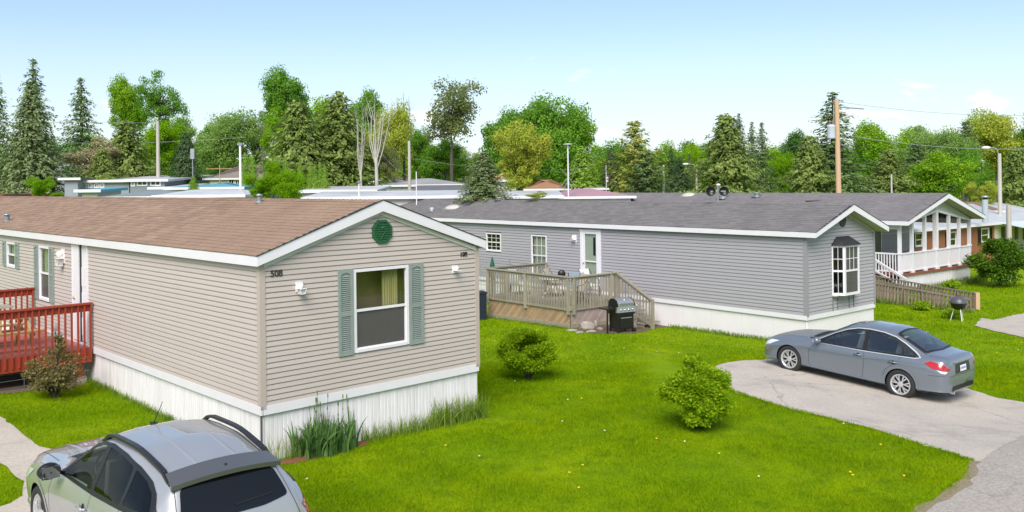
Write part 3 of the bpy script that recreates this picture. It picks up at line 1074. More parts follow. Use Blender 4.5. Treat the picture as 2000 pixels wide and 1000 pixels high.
# picnic table and pieces on the deck
PTT = thing('picnic_table', 'pale wooden picnic table standing on the red deck', 'table', (*A1.w(-1.75, dy0 + 1.35), dz1), A1.a)
for i in range(5):
    MB().box(-.9, .9, -.38 + i * .155, -.24 + i * .155, .70, .74).build('table_board', PINE, PTT)
for s in (-1, 1):
    MB().box(-.9, .9, s * .72 - .12, s * .72 + .12, .42, .46).build('bench_seat', PINE, PTT)
    for x in (-.65, .65):
        MB().bar((x, s * .25, .70), (x, s * .70, 0.0), .09, .04, up=(1, 0, 0)).build('leg', PINE, PTT)
        if s > 0:
            MB().box(x - .02, x + .02, -.8, .8, .33, .42).build('cross_beam', PINE, PTT)
hc = thing('picnic_bench', 'grey weathered bench table at the back of the red deck', 'bench', (*A1.w(-1.8, dy1 - .7), dz1), A1.a)
for i in range(4):
    MB().box(-1.0, 1.0, -.3 + i * .15, -.16 + i * .15, .68, .72).build('seat_board', mat('silver_grey_boards', (.42, .37, .3), .85, var=.5, scale=5), hc)
for x in (-.7, .7):
    MB().box(x - .05, x + .05, -.25, .25, 0, .68).build('leg', PINE, hc)
og = thing('garden_globe', 'clear round glass ornament and dish behind the red railing', 'ornament', (*A1.w(-.75, dy0 + .25), dz1), A1.a)
MB().ball((0, 0, .52), .09, n=12, m=8).build('globe', mat('pale_clear_plastic', (.7, .72, .72), .15), og, smooth=True)
MB().lathe([(0.001, .30), (.16, .33), (.19, .37), (.17, .38), (.001, .35)], n=16).build('dish', mat('pale_clear_plastic', (0, 0, 0)), og, smooth=True)
MB().tube((0, 0, 0), (0, 0, .45), .012).tube((0, 0, .0), (0, 0, .02), .09).build('stand', BLACKM, og)
ap = MB()
for i in range(5):
    for j in range(3):
        a = x_out - 2.4 + i * .5
        ap.tube((a, dy0 + .01, gd), (a, dy0 + .01, dz0), .008, n=5)
        ap.tube((x_out - 2.6, dy0 + .01, gd + .1 + j * .15), (x_out - .2, dy0 + .01, gd + .1 + j * .15), .006, n=5)
ap.build('wire_mesh', STEEL, RD, kind='stuff')
# dark soil strip under the deck
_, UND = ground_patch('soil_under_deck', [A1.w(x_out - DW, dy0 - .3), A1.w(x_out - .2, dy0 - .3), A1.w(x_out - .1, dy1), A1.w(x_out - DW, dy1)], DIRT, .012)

# ================================================================== the grey home (middle)
A2 = Frame(9.02, 27.2, math.atan2(.6403, .7681))
W2, L2 = 4.12, 29.0
h2 = thing('mobile_home', 'long grey mobile home with bay window and weathered deck behind the lawn', 'mobile home', (*A2.o, 0), A2.a, 'mobile homes')
Z20, Z21 = 0.27, 0.41
ZE2, ZR2, EO2, FO2 = 3.005, 3.80, .15, .40
C2 = .1143
sl2 = (ZR2 - ZE2) / (W2 / 2 + EO2)
def top2(z):
    zl = ZE2 - .17
    d = max(0.05, (z - zl) / sl2 - EO2)
    return d, W2 - d
y2 = A2.ly
def z2(px, py, y):
    return A2.zof(px, py, 0, y)
D2 = (y2(1173), y2(1133), .42, z2(1153, 449, y2(1153)))
WA = (y2(1067), y2(1037), z2(1052, 539, y2(1052)), z2(1052, 459, y2(1052)))
WB = (y2(978), y2(949), z2(963, 491, y2(963)), z2(963, 455, y2(963)))
holes2 = [D2, WA, WB]
bx0, bx1 = A2.rx(1622), A2.rx(1664)
bz0, bz1 = .93, 2.50
bay = (bx0, bx1, bz0, bz1)
MB(ff()).box(0, W2, -.02, .03, Z20, Z21).build('skirt_band', WHITE, h2)
MB(lf()).box(-.03, L2, -.02, .0305, Z20, Z21).build('skirt_band', WHITE, h2)
siding(h2, lf(), .07, L2, Z21, ZE2 - .17, C2, GREYS, holes2)
siding(h2, ff(), .07, W2 - .05, Z21, ZR2 - .18, C2, GREYS, [bay], top=lambda z: (max(.07, top2(z)[0]), min(W2 - .05, top2(z)[1])))
s_ = MB(ff(-.02))
for a, b, p, q in rects(0, W2, Z20, ZE2 - .1, [bay]):
    s_.box(a, b, -.06, 0, p, q)
s_.prism([(0, ZE2 - .1), (W2 / 2, ZR2 - .1), (W2, ZE2 - .1)], 1, -.06, 0)
s_.build('front_wall', DARKIN, h2)
s_ = MB(lf(-.02))
for a, b, p, q in rects(.06, L2, Z20, ZE2 - .02, holes2):
    s_.box(a, b, -.06, 0, p, q)
s_.build('side_wall', DARKIN, h2)
MB().box(W2 - .06, W2 - .002, 0, L2, Z20, ZE2).build('side_wall', GREYS, h2)
MB().box(0, W2, L2 - .06, L2, -.6, ZE2).prism([(0, ZE2), (W2 / 2, ZR2 - .05), (W2, ZE2)], 1, L2 - .06, L2).build('rear_wall', GREYS, h2)
MB().box(.08, W2 - .08, .08, L2 - .08, Z20, Z20 + .1).build('floor', DARKIN, h2)
MB().box(.08, W2 - .08, .08, L2 - .08, 2.76, 2.80).build('ceiling', DARKIN, h2)
for a in (0.0, W2):
    s = 1 if a == 0 else -1
    MB().box(*sorted((a - s * .028, a + s * .09)), -.03, 0, Z21 - .04, ZE2 - .15).box(*sorted((a - s * .028, a)), 0, .09, Z21 - .04, ZE2 - .15).build('corner_post', GREYT, h2)
roof_shell(h2, W2, L2, EO2, FO2, ZE2, ZR2, GRSH, frieze=SOFF)
shingles(h2, EO2 + .03, ZE2, W2 / 2, ZR2, -FO2 - .06, L2, GRSH, near=0, seed=2)
PLAINW = mat('white_block_skirt', (.84, .80, .83), .7, var=.4, scale=.9, col2=(.70, .66, .66), bump=.1)
skirt(h2, ff(), 0, W2, lambda a: A2.g(a, 0), Z20 + .01, PLAINW, pw=1.2, rib=0.0)
skirt(h2, lf(), 0, L2, lambda a: A2.g(0, a), Z20 + .01, PLAINW, pw=1.2, rib=0.0)
# windows, door, lamp of the long side
window(h2, lf(), *WA, grid=(3, 2), screen=False, blind=BLIND)
window(h2, lf(), *WB, grid=(3, 2), screen=False)
fr_ = trim(h2, lf(), D2[0], D2[1], Z21, D2[3] - .04, w=.13)
a0, a1, zb, zt = D2[0] + .13, D2[1] - .13, .45, D2[3] - .04
d_ = MB(lf()).box(a0, a1, -.01, .03, zb, zb + .10).box(a0, a0 + .12, -.01, .03, zb + .10, zt).box(a1 - .12, a1, -.01, .03, zb + .10, zt).box(a0 + .12, a1 - .12, -.01, .03, zt - .12, zt)
sd = d_.build('storm_door', WHITE, h2)
MB(lf()).box(a0 + .12, a1 - .12, .008, .012, zb + .10, zt - .12).build('pane', GLASS, sd)
MB(lf()).box(a0 + .12, a1 - .12, -.002, .028, zb + 1.05, zb + 1.10).build('cross_rail', WHITE, sd)
MB(lf()).box(a0, a1, -.06, -.04, zb, zt).build('inner_door', mat('pale_green_door', (.52, .58, .54), .6), h2)
MB(lf()).box(a0 + .22, a0 + .34, -.038, -.03, zt - .95, zt - .25).build('door_light', BLACKP, h2)
MB(lf()).lathe([(0.001, .0), (.03, .005), (.012, .02), (.03, .05), (.001, .07)], (a1 - .06, .03, zb + 1.0), 'y', 10).build('handle', BRASS, sd, smooth=True)
wall_lamp(h2, lf(), y2(1122), z2(1122, 466, y2(1122)), 1.5, cage=False)
# bay window of the gable end: angled sides with a dark hipped hood
bd, ba = .34, .20
bw = MB()
P_ = [(bx0, 0), (bx0 + ba, -bd), (bx1 - ba, -bd), (bx1, 0)]
def bseg(mb, i, t0, t1, z0, z1, th=.05, o=0.0):
    p, q = Vector((*P_[i], 0)), Vector((*P_[i + 1], 0))
    d = q - p
    nrm = Vector((d.y, -d.x, 0)).normalized()
    a, b = p + d * t0 + nrm * o, p + d * t1 + nrm * o
    mb.add([(a.x, a.y, z0), (b.x, b.y, z0), (b.x, b.y, z1), (a.x, a.y, z1),
            *[(v.x - nrm.x * th, v.y - nrm.y * th, z) for v, z in ((a, z0), (b, z0), (b, z1), (a, z1))]],
           [(0, 1, 2, 3), (7, 6, 5, 4), (0, 4, 5, 1), (1, 5, 6, 2), (2, 6, 7, 3), (3, 7, 4, 0)])
for i, fwid in ((0, .14), (1, .10), (2, .14)):
    bseg(bw, i, 0, fwid, bz0 + .06, bz1 - .06)
    bseg(bw, i, 1 - fwid, 1, bz0 + .06, bz1 - .06)
    bseg(bw, i, 0, 1, bz0 - .02, bz0 + .06, o=.012)
    bseg(bw, i, 0, 1, bz1 - .06, bz1, o=.004)
    bseg(bw, i, fwid, 1 - fwid, 1.66, 1.72, th=.04, o=-.004)
byw = bw.build('bay_window', WHITE, h2)
g_ = MB()
for i, fwid, nx in ((0, .14, 2), (1, .10, 3), (2, .14, 2)):
    for j in range(1, nx):
        t = fwid + (1 - 2 * fwid) * j / nx
        bseg(g_, i, t - .02 / (3 if i == 1 else 1), t + .02 / (3 if i == 1 else 1), 1.72, bz1 - .06, th=.02, o=-.008)
        if i != 1:
            bseg(g_, i, t - .02, t + .02, bz0 + .06, 1.66, th=.02, o=-.008)
    bseg(g_, i, fwid, 1 - fwid, 2.06, 2.08, th=.02, o=-.010)
g_.build('muntin', WHITE, byw)
for i, fwid in ((0, .14), (1, .10), (2, .14)):
    a = MB()
    bseg(a, i, fwid, 1 - fwid, bz0 + .06, bz1 - .06, th=.004, o=-.02)
    a.build('pane', SCREEN if i == 1 else GLASS, byw)
bz = bz1
e = .06
hd = MB().add([(bx0 - e, 0.0, bz), (bx0 + ba - e, -bd - e, bz), (bx1 - ba + e, -bd - e, bz), (bx1 + e, 0, bz), (bx0 + .27, 0, bz + .28), (bx1 - .27, 0, bz + .28)],
              [(0, 1, 4), (1, 2, 5, 4), (2, 3, 5), (3, 2, 1, 0), (0, 4, 5, 3)]).build('bay_hood', mat('black_hood', (.025, .024, .03), .7), byw)
for x in (bx0 + .02, bx0 + ba + .1, bx1 - ba - .1, bx1 - .02):
    MB(ff()).box(x - .02, x + .02, .016, .03, Z21, bz0 - .02).build('siding_joint', mat('joint_dark_grey', (.16, .155, .17), .6), h2)  # dark grey upright strips on the siding below the bay window
MB().box(bx0 - .02, bx1 + .02, -.15, 0, bz0 - .06, bz0 - .021).build('bay_floor', GREYT, byw)
# dark oval vent
ov = A2.rx(1643)
oz = 3.33
MB().prism([(ov + .2 * math.cos(t * math.pi / 6), oz + .27 * math.sin(t * math.pi / 6)) for t in range(12)], 1, -.05, -.01).build('gable_vent', mat('dark_vent', (.03, .035, .045), .5), h2)
R2 = (A2, W2, EO2, ZE2, ZR2)
vent_at(*R2, 843, 413, 'small white vent pipe on the dark grey roof beside the skylight', r=.08, h=.14, m=WHITE)
vent_at(*R2, 932, 386.5, 'round white vent cap at the ridge of the grey roof, left of the mushroom cap', r=.12, h=.1, m=mat('rust_pipe', (.4, .2, .12), .7), cap=True)
vent_at(*R2, 975, 387, 'blue grey mushroom vent cap at the ridge of the grey roof', r=.13, h=.1, m=STEEL)
def skylight(px, py, fr_args, label, w=.5, l=.6):
    p = on_left_roof(*fr_args, px, py)
    t = thing('skylight', label, 'skylight', p, fr_args[0].a, 'domed skylights')
    ang = -math.atan2(fr_args[4] - fr_args[3], fr_args[1] / 2)
    MB().box(-w / 2, w / 2, -l / 2, l / 2, -.02, .03).build('curb', GREYPIPE, t).rotation_euler = (0, ang, 0)
    MB().ball((0, 0, .02), w * .46, l * .46, .11, 14, 8).build('dome', mat('yellowed_dome_plastic', (.60, .55, .47), .25), t, smooth=True).rotation_euler = (0, ang, 0)
skylight(883, 406, R2, 'yellowed domed skylight on the dark grey roof behind the beige home', .6, 1.1)
# ================================================================== weathered deck of the grey home (frame of home 2, x runs outward as negative)
DK = thing('wooden_deck', 'weathered grey green timber deck with railings, lattice and stairs beside the grey home', 'deck', (*A2.o, 0), A2.a)
KY0, KY1, KX = 7.19, 11.75, -3.16
KS = KX + 2.12
dkz = .30
rt = 1.34
for i in range(int((KY1 - KY0) / .14)):
    a = KY0 + i * .14
    MB().box(KX, -.05, a + .004, a + .136, dkz - .035, dkz).build('deck_board', GWOOD, DK)
MB().box(KX - .04, KX - .002, KY0 - .04, KY1 + .04, .12, dkz - .002).build('rim_board', GWOOD, DK)
MB().box(KX, -.05, KY0 - .04, KY0 - .002, .12, dkz - .002).build('rim_board', GWOOD, DK)
MB().box(KX, -.05, KY1 + .002, KY1 + .04, .12, dkz - .002).build('rim_board', GWOOD, DK)
gK = lambda x, y: A2.g(x, y)
postme = {}
def dpost(x, y, z0, z1, w=.10, parent=None, m=None):
    return MB().box(x - w / 2, x + w / 2, y - w / 2, y + w / 2, z0, z1).build('post', m or GWOOD, parent or DK)
for x, y in ((KX - .09, KY0 + .02), (KX - .09, KY0 + 2.3), (KX - .09, KY1 - .03), (KX + .05, KY0 - .09), (KX + 1.9, KY0 - .09), (KS + .1, KY0 - .09), (-.15, KY1 + .09)):
    dpost(x, y, .02, rt - .02)
def rail(p, q, zt0, zt1, zb0, zb1, sp=.135, parent=None, m=None, bw=.035, inset=.04, top=(.14, .04), low=True):
    parent = parent or DK
    m = m or GWOOD
    p, q = Vector((*p, 0)), Vector((*q, 0))
    d = q - p
    MB().bar((p.x, p.y, zt0 - .02), (q.x, q.y, zt1 - .02), top[0], top[1]).build('hand_rail', m, parent)
    MB().bar((p.x, p.y, zt0 - .085), (q.x, q.y, zt1 - .085), .035, .085).build('rail_board', m, parent)
    if low:
        MB().bar((p.x, p.y, zb0 + .03), (q.x, q.y, zb1 + .03), .03, .07).build('rail_board', m, parent)
    n = int(d.length / sp)
    for i in range(1, n):
        t = i / n
        c = p + d * t
        zt, zb = zt0 + (zt1 - zt0) * t, zb0 + (zb1 - zb0) * t
        j = random.uniform(-.006, .006)
        MB().box(c.x - bw / 2 + j, c.x + bw / 2 + j, c.y - bw / 2, c.y + bw / 2, zb - .03, zt - .05).build('baluster', m, parent)
rail((KX - .09, KY0 - .09), (KX - .09, KY1 + .05), rt, rt, .16, .16)
rail((KX - .09, KY0 - .09), (KS + .1, KY0 - .09), rt, rt, .16, .16)
rail((KX - .05, KY1 + .09), (-.1, KY1 + .09), rt, rt, .16, .16)
# stairs, going down towards -y
SB = KY0 - 1.78
gS = gK(KS, SB)
for xx in (KS + .1,):
    dpost(xx, SB, gS - .1, gS + 1.02)
    rail((xx, KY0 - .09), (xx, SB), rt, gS + 1.02, .16, gS + .08, low=True)
for i in range(4):
    y0 = KY0 - .08 - (i + 1) * .33
    z = dkz - (i + 1) * .17
    MB().box(KS + .05, -.10, y0, y0 + .34, z - .045, z).build('tread', GWOOD, DK)
    MB().box(KS + .07, KS + .12, y0 + .02, y0 + .36, gS - .05, z - .046).build('stringer', GWOOD, DK)
# lattice skirts: crossed slats and a base board
def lattice(p, q, zt, gfun, m, parent):
    p, q = Vector((*p, 0)), Vector((*q, 0))
    L_ = (q - p).length
    d = (q - p) / L_
    nrm = Vector((d.y, -d.x, 0))
    mb = MB()
    zb = min(gfun(p), gfun(q)) + .02
    hh = zt - zb
    s = -hh
    k = 0
    while s < L_:
        for sg, off in ((1, .012), (-1, .0)):
            a0, a1 = s, s + hh
            za, zb_ = (zb, zt) if sg > 0 else (zt, zb)
            if a0 < 0:
                za += (zb_ - za) * (-a0) / hh
                a0 = 0
            if a1 > L_:
                zb_ = za + (zb_ - za) * (L_ - a0) / (a1 - a0)
                a1 = L_
            if a1 - a0 > .03:
                A_, B_ = p + d * a0 + nrm * off, p + d * a1 + nrm * off
                mb.bar((A_.x, A_.y, za), (B_.x, B_.y, zb_),   .006, .050, up=(0, 0, 1))
        s += .078
    mb.build('lattice_slat', m, parent, kind='stuff')
    MB().bar((p.x + nrm.x * .03, p.y + nrm.y * .03, gfun(p) + .09), (q.x + nrm.x * .03, q.y + nrm.y * .03, gfun(q) + .09), .035, .14).build('base_board', GWOOD, parent)
gl = lambda p: gK(p.x, p.y)
lattice((KX - .03, KY1), (KX - .03, KY0), .14, gl, LATT, DK)
lattice((KX - .03, KY0 - .03), (KS + .6, KY0 - .03), .14, gl, LATT2, DK)
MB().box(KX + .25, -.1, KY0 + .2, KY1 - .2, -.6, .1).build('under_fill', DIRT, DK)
# ------------------------------------------------------------------ things on that deck
CHW = mat('white_resin', (.75, .76, .77), .4)
CHB = mat('blue_grey_cushion', (.30, .42, .55), .8)
CHT = mat('beige_sling_fabric', (.50, .43, .36), .85)
def chair(label, x, y, rz, fabric, name='patio_chair'):
    wx, wy = A2.w(x, y)
    t = thing(name, label, 'chair', (wx, wy, dkz), A2.a + rz, 'chairs on the weathered deck')
    MB().box(-.25, .25, -.24, .24, .40, .44).build('seat', fabric, t)
    MB().add([(-.25, .22, .44), (.25, .22, .44), (.25, .34, 1.0), (-.25, .34, 1.0), (-.25, .26, .44), (.25, .26, .44), (.25, .38, 1.0), (-.25, .38, 1.0)],
             [(0, 1, 2, 3), (7, 6, 5, 4), (0, 4, 5, 1), (2, 6, 7, 3), (0, 3, 7, 4), (1, 5, 6, 2)]).build('backrest', fabric, t)
    for sx in (-1, 1):
        MB().path([(sx * .27, -.22, 0), (sx * .28, -.2, .62), (sx * .28, .1, .66), (sx * .27, .36, 1.0)], .013).build('arm_frame', BLACKM, t)
        for sy in (-1, 1):
            MB().tube((sx * .25, sy * .22, .42), (sx * .28, sy * .27, 0), .014).build('leg', BLACKM, t)
    return t
chair('white patio chair at the left end of the weathered deck', -2.3, KY1 - .8, 1.6, CHW)
chair('beige sling patio chair in the middle of the weathered deck', -1.5, KY1 - 1.9, .4, CHT)
chair('blue cushioned patio chair on the deck beside the corner post', -1.7, KY0 + 1.3, 2.5, CHB)
chair('pale patio chair on the deck facing the stairs', -2.3, KY0 + .55, -1.7, CHT)
chair('white patio chair against the house wall below the door', -.7, KY0 + 1.5, 0, CHW)
tb = thing('patio_table', 'round glass topped patio table on the weathered deck', 'table', (*A2.w(-1.9, KY0 + 2.3), dkz))
MB().lathe([(.001, .70), (.55, .70), (.56, .71), (.55, .725), (.001, .725)], n=24).build('table_top', mat('frosted_table_top', (.55, .6, .62), .15), tb)
for i in range(4):
    t = i * math.pi / 2 + .4
    MB().path([(.12 * math.cos(t), .12 * math.sin(t), .70), (.2 * math.cos(t), .2 * math.sin(t), .35), (.42 * math.cos(t), .42 * math.sin(t), 0)], .014).build('leg', CHW, tb)
fan = thing('round_fan', 'small black round fan standing above the deck rail below the door', 'fan', W(1097, 540, 31.2))
MB().lathe([(.001, -.05), (.12, -.04), (.14, 0), (.12, .04), (.001, .05)], (0, 0, .10), 'y', 16).build('cage', BLACKP, fan, smooth=True)
MB().tube((0, 0, -.1), (0, 0, .02), .02).tube((0, 0, -.12), (0, 0, -.10), .09, .09, 12).build('base', BLACKP, fan)
um = thing('folded_parasol', 'dark green folded parasol standing left of the deck', 'parasol', W(962, 560, 37.5))
MB().path([(0, 0, -.35), (0, 0, 1.15)], .02).build('pole', GREYPIPE, um)
MB().lathe([(.03, .25), (.09, .3), (.12, .55), (.10, .9), (.04, 1.2), (.001, 1.28)], n=10).build('canopy', mat('dark_green_canvas', (.01, .10, .06), .8), um, smooth=True)
bin_ = thing('storage_bin', 'tall dark navy bin standing between the beige home and the deck', 'bin', W(929, 605, 33.5), .3)
bin_.location.z = gz(bin_.location.x, bin_.location.y)
MB().box(-.35, .35, -.3, .3, 0, 1.0).build('body', mat('navy_plastic', (.012, .016, .035), .5), bin_)
MB().box(-.38, .38, -.33, .33, 1.0, 1.06).build('lid', mat('navy_plastic', (0, 0, 0)), bin_)
cg = thing('wire_cage', 'grey wire enclosure against the grey wall behind the deck', 'wire cage', (*A2.w(-.5, 15.0), A2.g(-.5, 15)), A2.a)
m_ = MB()
for i in range(13):
    m_.tube((-.0, -1.3 + i * .2, 0), (-.0, -1.3 + i * .2, 1.9), .008, n=4)
for j in range(9):
    m_.tube((0, -1.3, .1 + j * .22), (0, 1.1, .1 + j * .22), .008, n=4)
m_.build('wire_grid', GREYPIPE, cg)
for y in (-1.3, 1.1):
    MB().tube((0, y, 0), (0, y, 2.0), .025).build('post', GREYPIPE, cg)
# ------------------------------------------------------------------ gas grill
gp_ = G(1214, 648)
gr = thing('gas_grill', 'black gas grill with silver lid and side shelf in front of the deck', 'grill', gp_, A2.a - .18)
# local x along the body width (to the right), y away from the viewer
for x in (-.30, .30):
    for y in (-.22, .22):
        MB().box(x - .025, x + .025, y - .025, y + .025, .0, .78).build('leg', BLACKM, gr)
MB().box(-.31, .31, -.24, .24, .12, .62).build('cabinet', BLACKM, gr)
MB().box(-.27, .27, -.262, -.242, .16, .52).build('cabinet_door', BLACKM, gr)
MB().box(-.22, .22, -.29, -.265, .50, .525).build('door_handle', STEEL, gr)
MB().box(-.36, .36, -.28, .26, .62, .82).build('fire_box', BLACKM, gr)
cp = MB().add([(-.38, -.30, .70), (.38, -.30, .70), (.38, -.27, .88), (-.38, -.27, .88), (-.38, -.2, .70), (.38, -.2, .70), (.38, -.2, .88), (-.38, -.2, .88)],
              [(0, 1, 2, 3), (4, 7, 6, 5), (0, 4, 5, 1), (3, 2, 6, 7), (0, 3, 7, 4), (1, 5, 6, 2)]).build('control_panel', STEEL, gr)
for i in range(4):
    MB().lathe([(.001, -.045), (.026, -.04), (.032, 0)], (-.24 + i * .16, -.29, .79), 'y', 10).build('knob', CHROME, cp, smooth=True)
prof = [(-.26, .86), (-.27, .98), (-.20, 1.09), (-.06, 1.15), (.10, 1.14), (.22, 1.05), (.25, .86)]
ld = MB().prism(prof, 0, -.33, .33).build('lid', STEEL, gr)
for s in (-1, 1):
    MB().prism([(a * 1.02, (b - .86) * 1.03 + .86) for a, b in prof], 0, *sorted((s * .331, s * .365))).build('lid_end', BLACKM, gr)
MB().path([(-.25, -.24, 1.0), (-.25, -.32, 1.0), (.25, -.32, 1.0), (.25, -.24, 1.0)], .013).build('lid_handle', CHROME, ld)
MB().ball((0, -.19, 1.10), .04, .02, .04).build('thermometer', CHROME, ld, smooth=True)
for x0, x1 in ((-.78, -.39), (.39, .70)):
    MB().box(x0, x1, -.26, .22, .82, .86).build('side_shelf', BLACKM if x0 < 0 else STEEL, gr)
MB().box(-.76, -.72, -.24, -.2, .02, .82).build('leg', BLACKM, gr)
MB().ball((.48, -.26, .88), .05, .02, .05).build('burner_knob', CHROME, gr)
for x in (-.3, .34):
    MB().lathe([(.001, -.02), (.07, -.02), (.075, 0), (.07, .02), (.001, .02)], (x, -.26, .07), 'y', 12).build('caster', BLACKP, gr)
# rocks and paving at the deck corner
rn = random.Random(5)
def rock(p, r, label, group, rz=0, name='boulder', flat=.6):
    bm = bmesh.new()
    bmesh.ops.create_icosphere(bm, subdivisions=2, radius=1)
    for v in bm.verts:
        v.co *= 1 + rn.uniform(-.13, .13)
        v.co = Vector((v.co.x * r[0], v.co.y * r[1], max(v.co.z, -.35) * r[2]))
    me = bpy.data.meshes.new(name)
    bm.to_mesh(me)
    bm.free()
    me.materials.append(ROCK)
    o = link(name, me, None, label, 'rock', group, loc=(p.x, p.y, p.z + r[2] * .25))
    o.rotation_euler = (0, 0, rz)
    return o
rock(G(1146, 642), (.26, .2, .22), 'large pale rounded boulder at the front corner of the weathered deck', 'rocks beside the grill')
rock(G(1163, 637), (.07, .07, .17), 'narrow upright grey stone right of the large boulder', 'rocks beside the grill')
rock(G(1190, 634), (.13, .10, .09), 'low pale stone behind the leg of the gas grill', 'rocks beside the grill')
rock(G(1240, 640), (.07, .06, .13), 'small whitish stone at the right wheel of the gas grill', 'rocks beside the grill')
for px, py, lab in ((1132, 650, 'flat pale edging stone below the large boulder'), (1118, 646, 'flat edging stone under the deck corner post'), (1155, 648, 'flat edging stone between boulder and grill'), (1172, 643, 'flat edging stone left of the grill leg')):
    rock(G(px, py), (.2, .12, .05), lab, 'flat edging stones', rz=rn.uniform(0, 3), name='edging_stone')
gpts = gp([(1120, 645), (1170, 652), (1240, 652), (1290, 640), (1330, 638), (1300, 628), (1240, 632), (1180, 628), (1135, 636)])
_, SOIL = ground_patch('soil_bed', gpts, DIRT, .012)

# ================================================================== the far grey home with the white porch
A3 = Frame(17.95, 41.0, math.atan2(.6403, .7681))
W3, L3 = 7.5, 23.0
h3 = thing('mobile_home', 'wide grey mobile home with a white pillared gable porch at right', 'mobile home', (*A3.o, 0), A3.a, 'mobile homes')
ZE3, ZR3, EO3, FO3 = 2.66, 3.86, .35, .55
PD = 3.2                                         # porch depth
PF = W(1765, 536, 41).z                          # porch floor
sl3 = (ZR3 - ZE3) / (W3 / 2 + EO3)
roof_shell(h3, W3, L3, EO3, FO3, ZE3, ZR3, GRSH2, fh=.2, frieze=None)
shingles(h3, EO3 + .03, ZE3, W3 / 2, ZR3, -FO3 - .06, L3, GRSH2, near=0, seed=3)
for y in (PD,):
    b = MB()
    b.box(0, W3, y, y + .06, -.4, ZE3 - .15)
    b.build('porch_wall', GREYS, h3)
siding(h3, ff(-PD), 0, W3, PF, ZE3 - .15, .13, GREYS, [(.9, 1.9, .6, 2.4), (3.2, 4.3, PF, PF + 2.1)])
MB().box(0, .06, PD, L3, -.8, ZE3 - .15).box(W3 - .06, W3, PD, L3, -.8, ZE3 - .15).box(0, W3, L3 - .06, L3, -.8, ZE3 - .15).prism([(0, ZE3 - .15), (W3 / 2, ZR3 - .1), (W3, ZE3 - .15)], 1, L3 - .06, L3).build('side_wall', GREYS, h3)
window(h3, ff(-PD), .9, 1.9, .6, 2.4, screen=False, fw=.09)
pdoor = MB(ff(-PD)).box(3.2, 4.3, 0, .05, PF, PF + 2.1).build('door', mat('dark_door', (.05, .05, .06), .4), h3)
MB(ff(-PD)).box(3.12, 3.2, .0, .06, PF, PF + 2.18).box(4.3, 4.38, .0, .06, PF, PF + 2.18).box(3.2, 4.3, 0, .06, PF + 2.1, PF + 2.18).build('door_frame', WHITE, pdoor)
MB().box(-.05, W3 + .05, -.05, PD, PF - .05, PF).build('porch_floor', mat('red_brown_decking', (.30, .09, .05), .7, var=.4, scale=5), h3)
MB().box(-.06, W3 + .06, -.07, -.052, PF - .11, PF - .0).build('rim_board', mat('red_brown_decking', (0, 0, 0)), h3)
# gable infill above the beam: siding triangle
zb3 = ZE3 - .17
def top3(z):
    d = max(.3, (z - (ZE3 - .2)) / sl3 - EO3)
    return d, W3 - d
infl = [(0.0, zb3 - .1), (W3 / 2, ZR3 - .85), (W3, zb3 - .1), (W3, zb3 + .1), (W3 / 2, ZR3 - .2), (0.0, zb3 + .1)]
MB().prism([(0.0, zb3 - .02), (W3 / 2, ZR3 - .80), (W3 / 2, ZR3 - .2), (0, zb3 + .05)], 1, .02, .06).prism([(W3 / 2, ZR3 - .80), (W3, zb3 - .02), (W3, zb3 + .05), (W3 / 2, ZR3 - .2)], 1, .02, .06).build('gable_panel', mat('pale_grey_siding', (.52, .53, .54), .55), h3)
for x0, x1, za, zb in ((0, W3 / 2, zb3 - .02, ZR3 - .80), (W3 / 2, W3, ZR3 - .80, zb3 - .02)):
    MB().prism([(x0, za), (x1, zb), (x1, zb - .10), (x0, za - .10)], 1, -.02, .07).build('porch_beam', WHITE, h3)
MB().box(W3 / 2 - .04, W3 / 2 + .04, -.005, .018, ZR3 - .82, ZR3 - .24).build('gable_stud', WHITE, h3)
for a_ in (0, W3 - .1):
    MB().box(a_, a_ + .1, .02, PD, ZE3 - .42, ZE3 - .16).build('porch_beam', WHITE, h3)
def cols3(x):
    return (ZE3 - .2) - .05 + (ZR3 - .80 - zb3) * (min(x, W3 - x) / (W3 / 2)) if 0 else (zb3 - .06) + (ZR3 - .78 - zb3) * (min(x, W3 - x) / (W3 / 2))
pxs = [.06, A3.rx(1781), A3.rx(1806), W3 / 2, A3.rx(1853), A3.rx(1873), W3 - .06]
for i, x in enumerate(pxs):
    w = .14 if i != 3 else .2
    c_ = MB().box(x - w / 2, x + w / 2, -.03, -.03 + w, PF, cols3(x) + .0).build('porch_post', WHITE, h3)
    MB().box(x - w / 2 - .03, x + w / 2 + .03, -.06, w, PF + .001, PF + .12).box(x - w / 2 - .03, x + w / 2 + .03, -.06, w, PF + .92, PF + .99).build('post_trim', WHITE, c_)
MB().box(0, .14, PD - .2, PD - .05, PF, ZE3 - .4).build('porch_post', WHITE, h3)
bme = MB().box(-.02, .02, -.02, .02, PF + .10, PF + .90).mesh('baluster', WHITE)
for a, b in zip(pxs[:-1], pxs[1:]):
    MB().box(a + .07, b - .07, 0, .07, PF + .90, PF + .97).build('hand_rail', WHITE, h3)
    MB().box(a + .07, b - .07, 0.01, .06, PF + .08, PF + .14).build('bottom_rail', WHITE, h3)
    n = int((b - a - .14) / .115)
    for i in range(1, n):
        link('baluster', bme, h3, loc=(a + .07 + (b - a - .14) * i / n, .035, 0))
MB().box(0.02, .09, .1, PD - .1, PF + .90, PF + .97).build('hand_rail', WHITE, h3)
MB().box(0.02, .08, .1, PD - .1, PF + .08, PF + .14).build('bottom_rail', WHITE, h3)
for i in range(1, 22):
    link('baluster', bme, h3, loc=(.05, .1 + i * (PD - .2) / 22, 0))
skirt(h3, ff(), 0, W3, lambda a: A3.g(a, 0), PF - .09, VINYL, pw=.6)
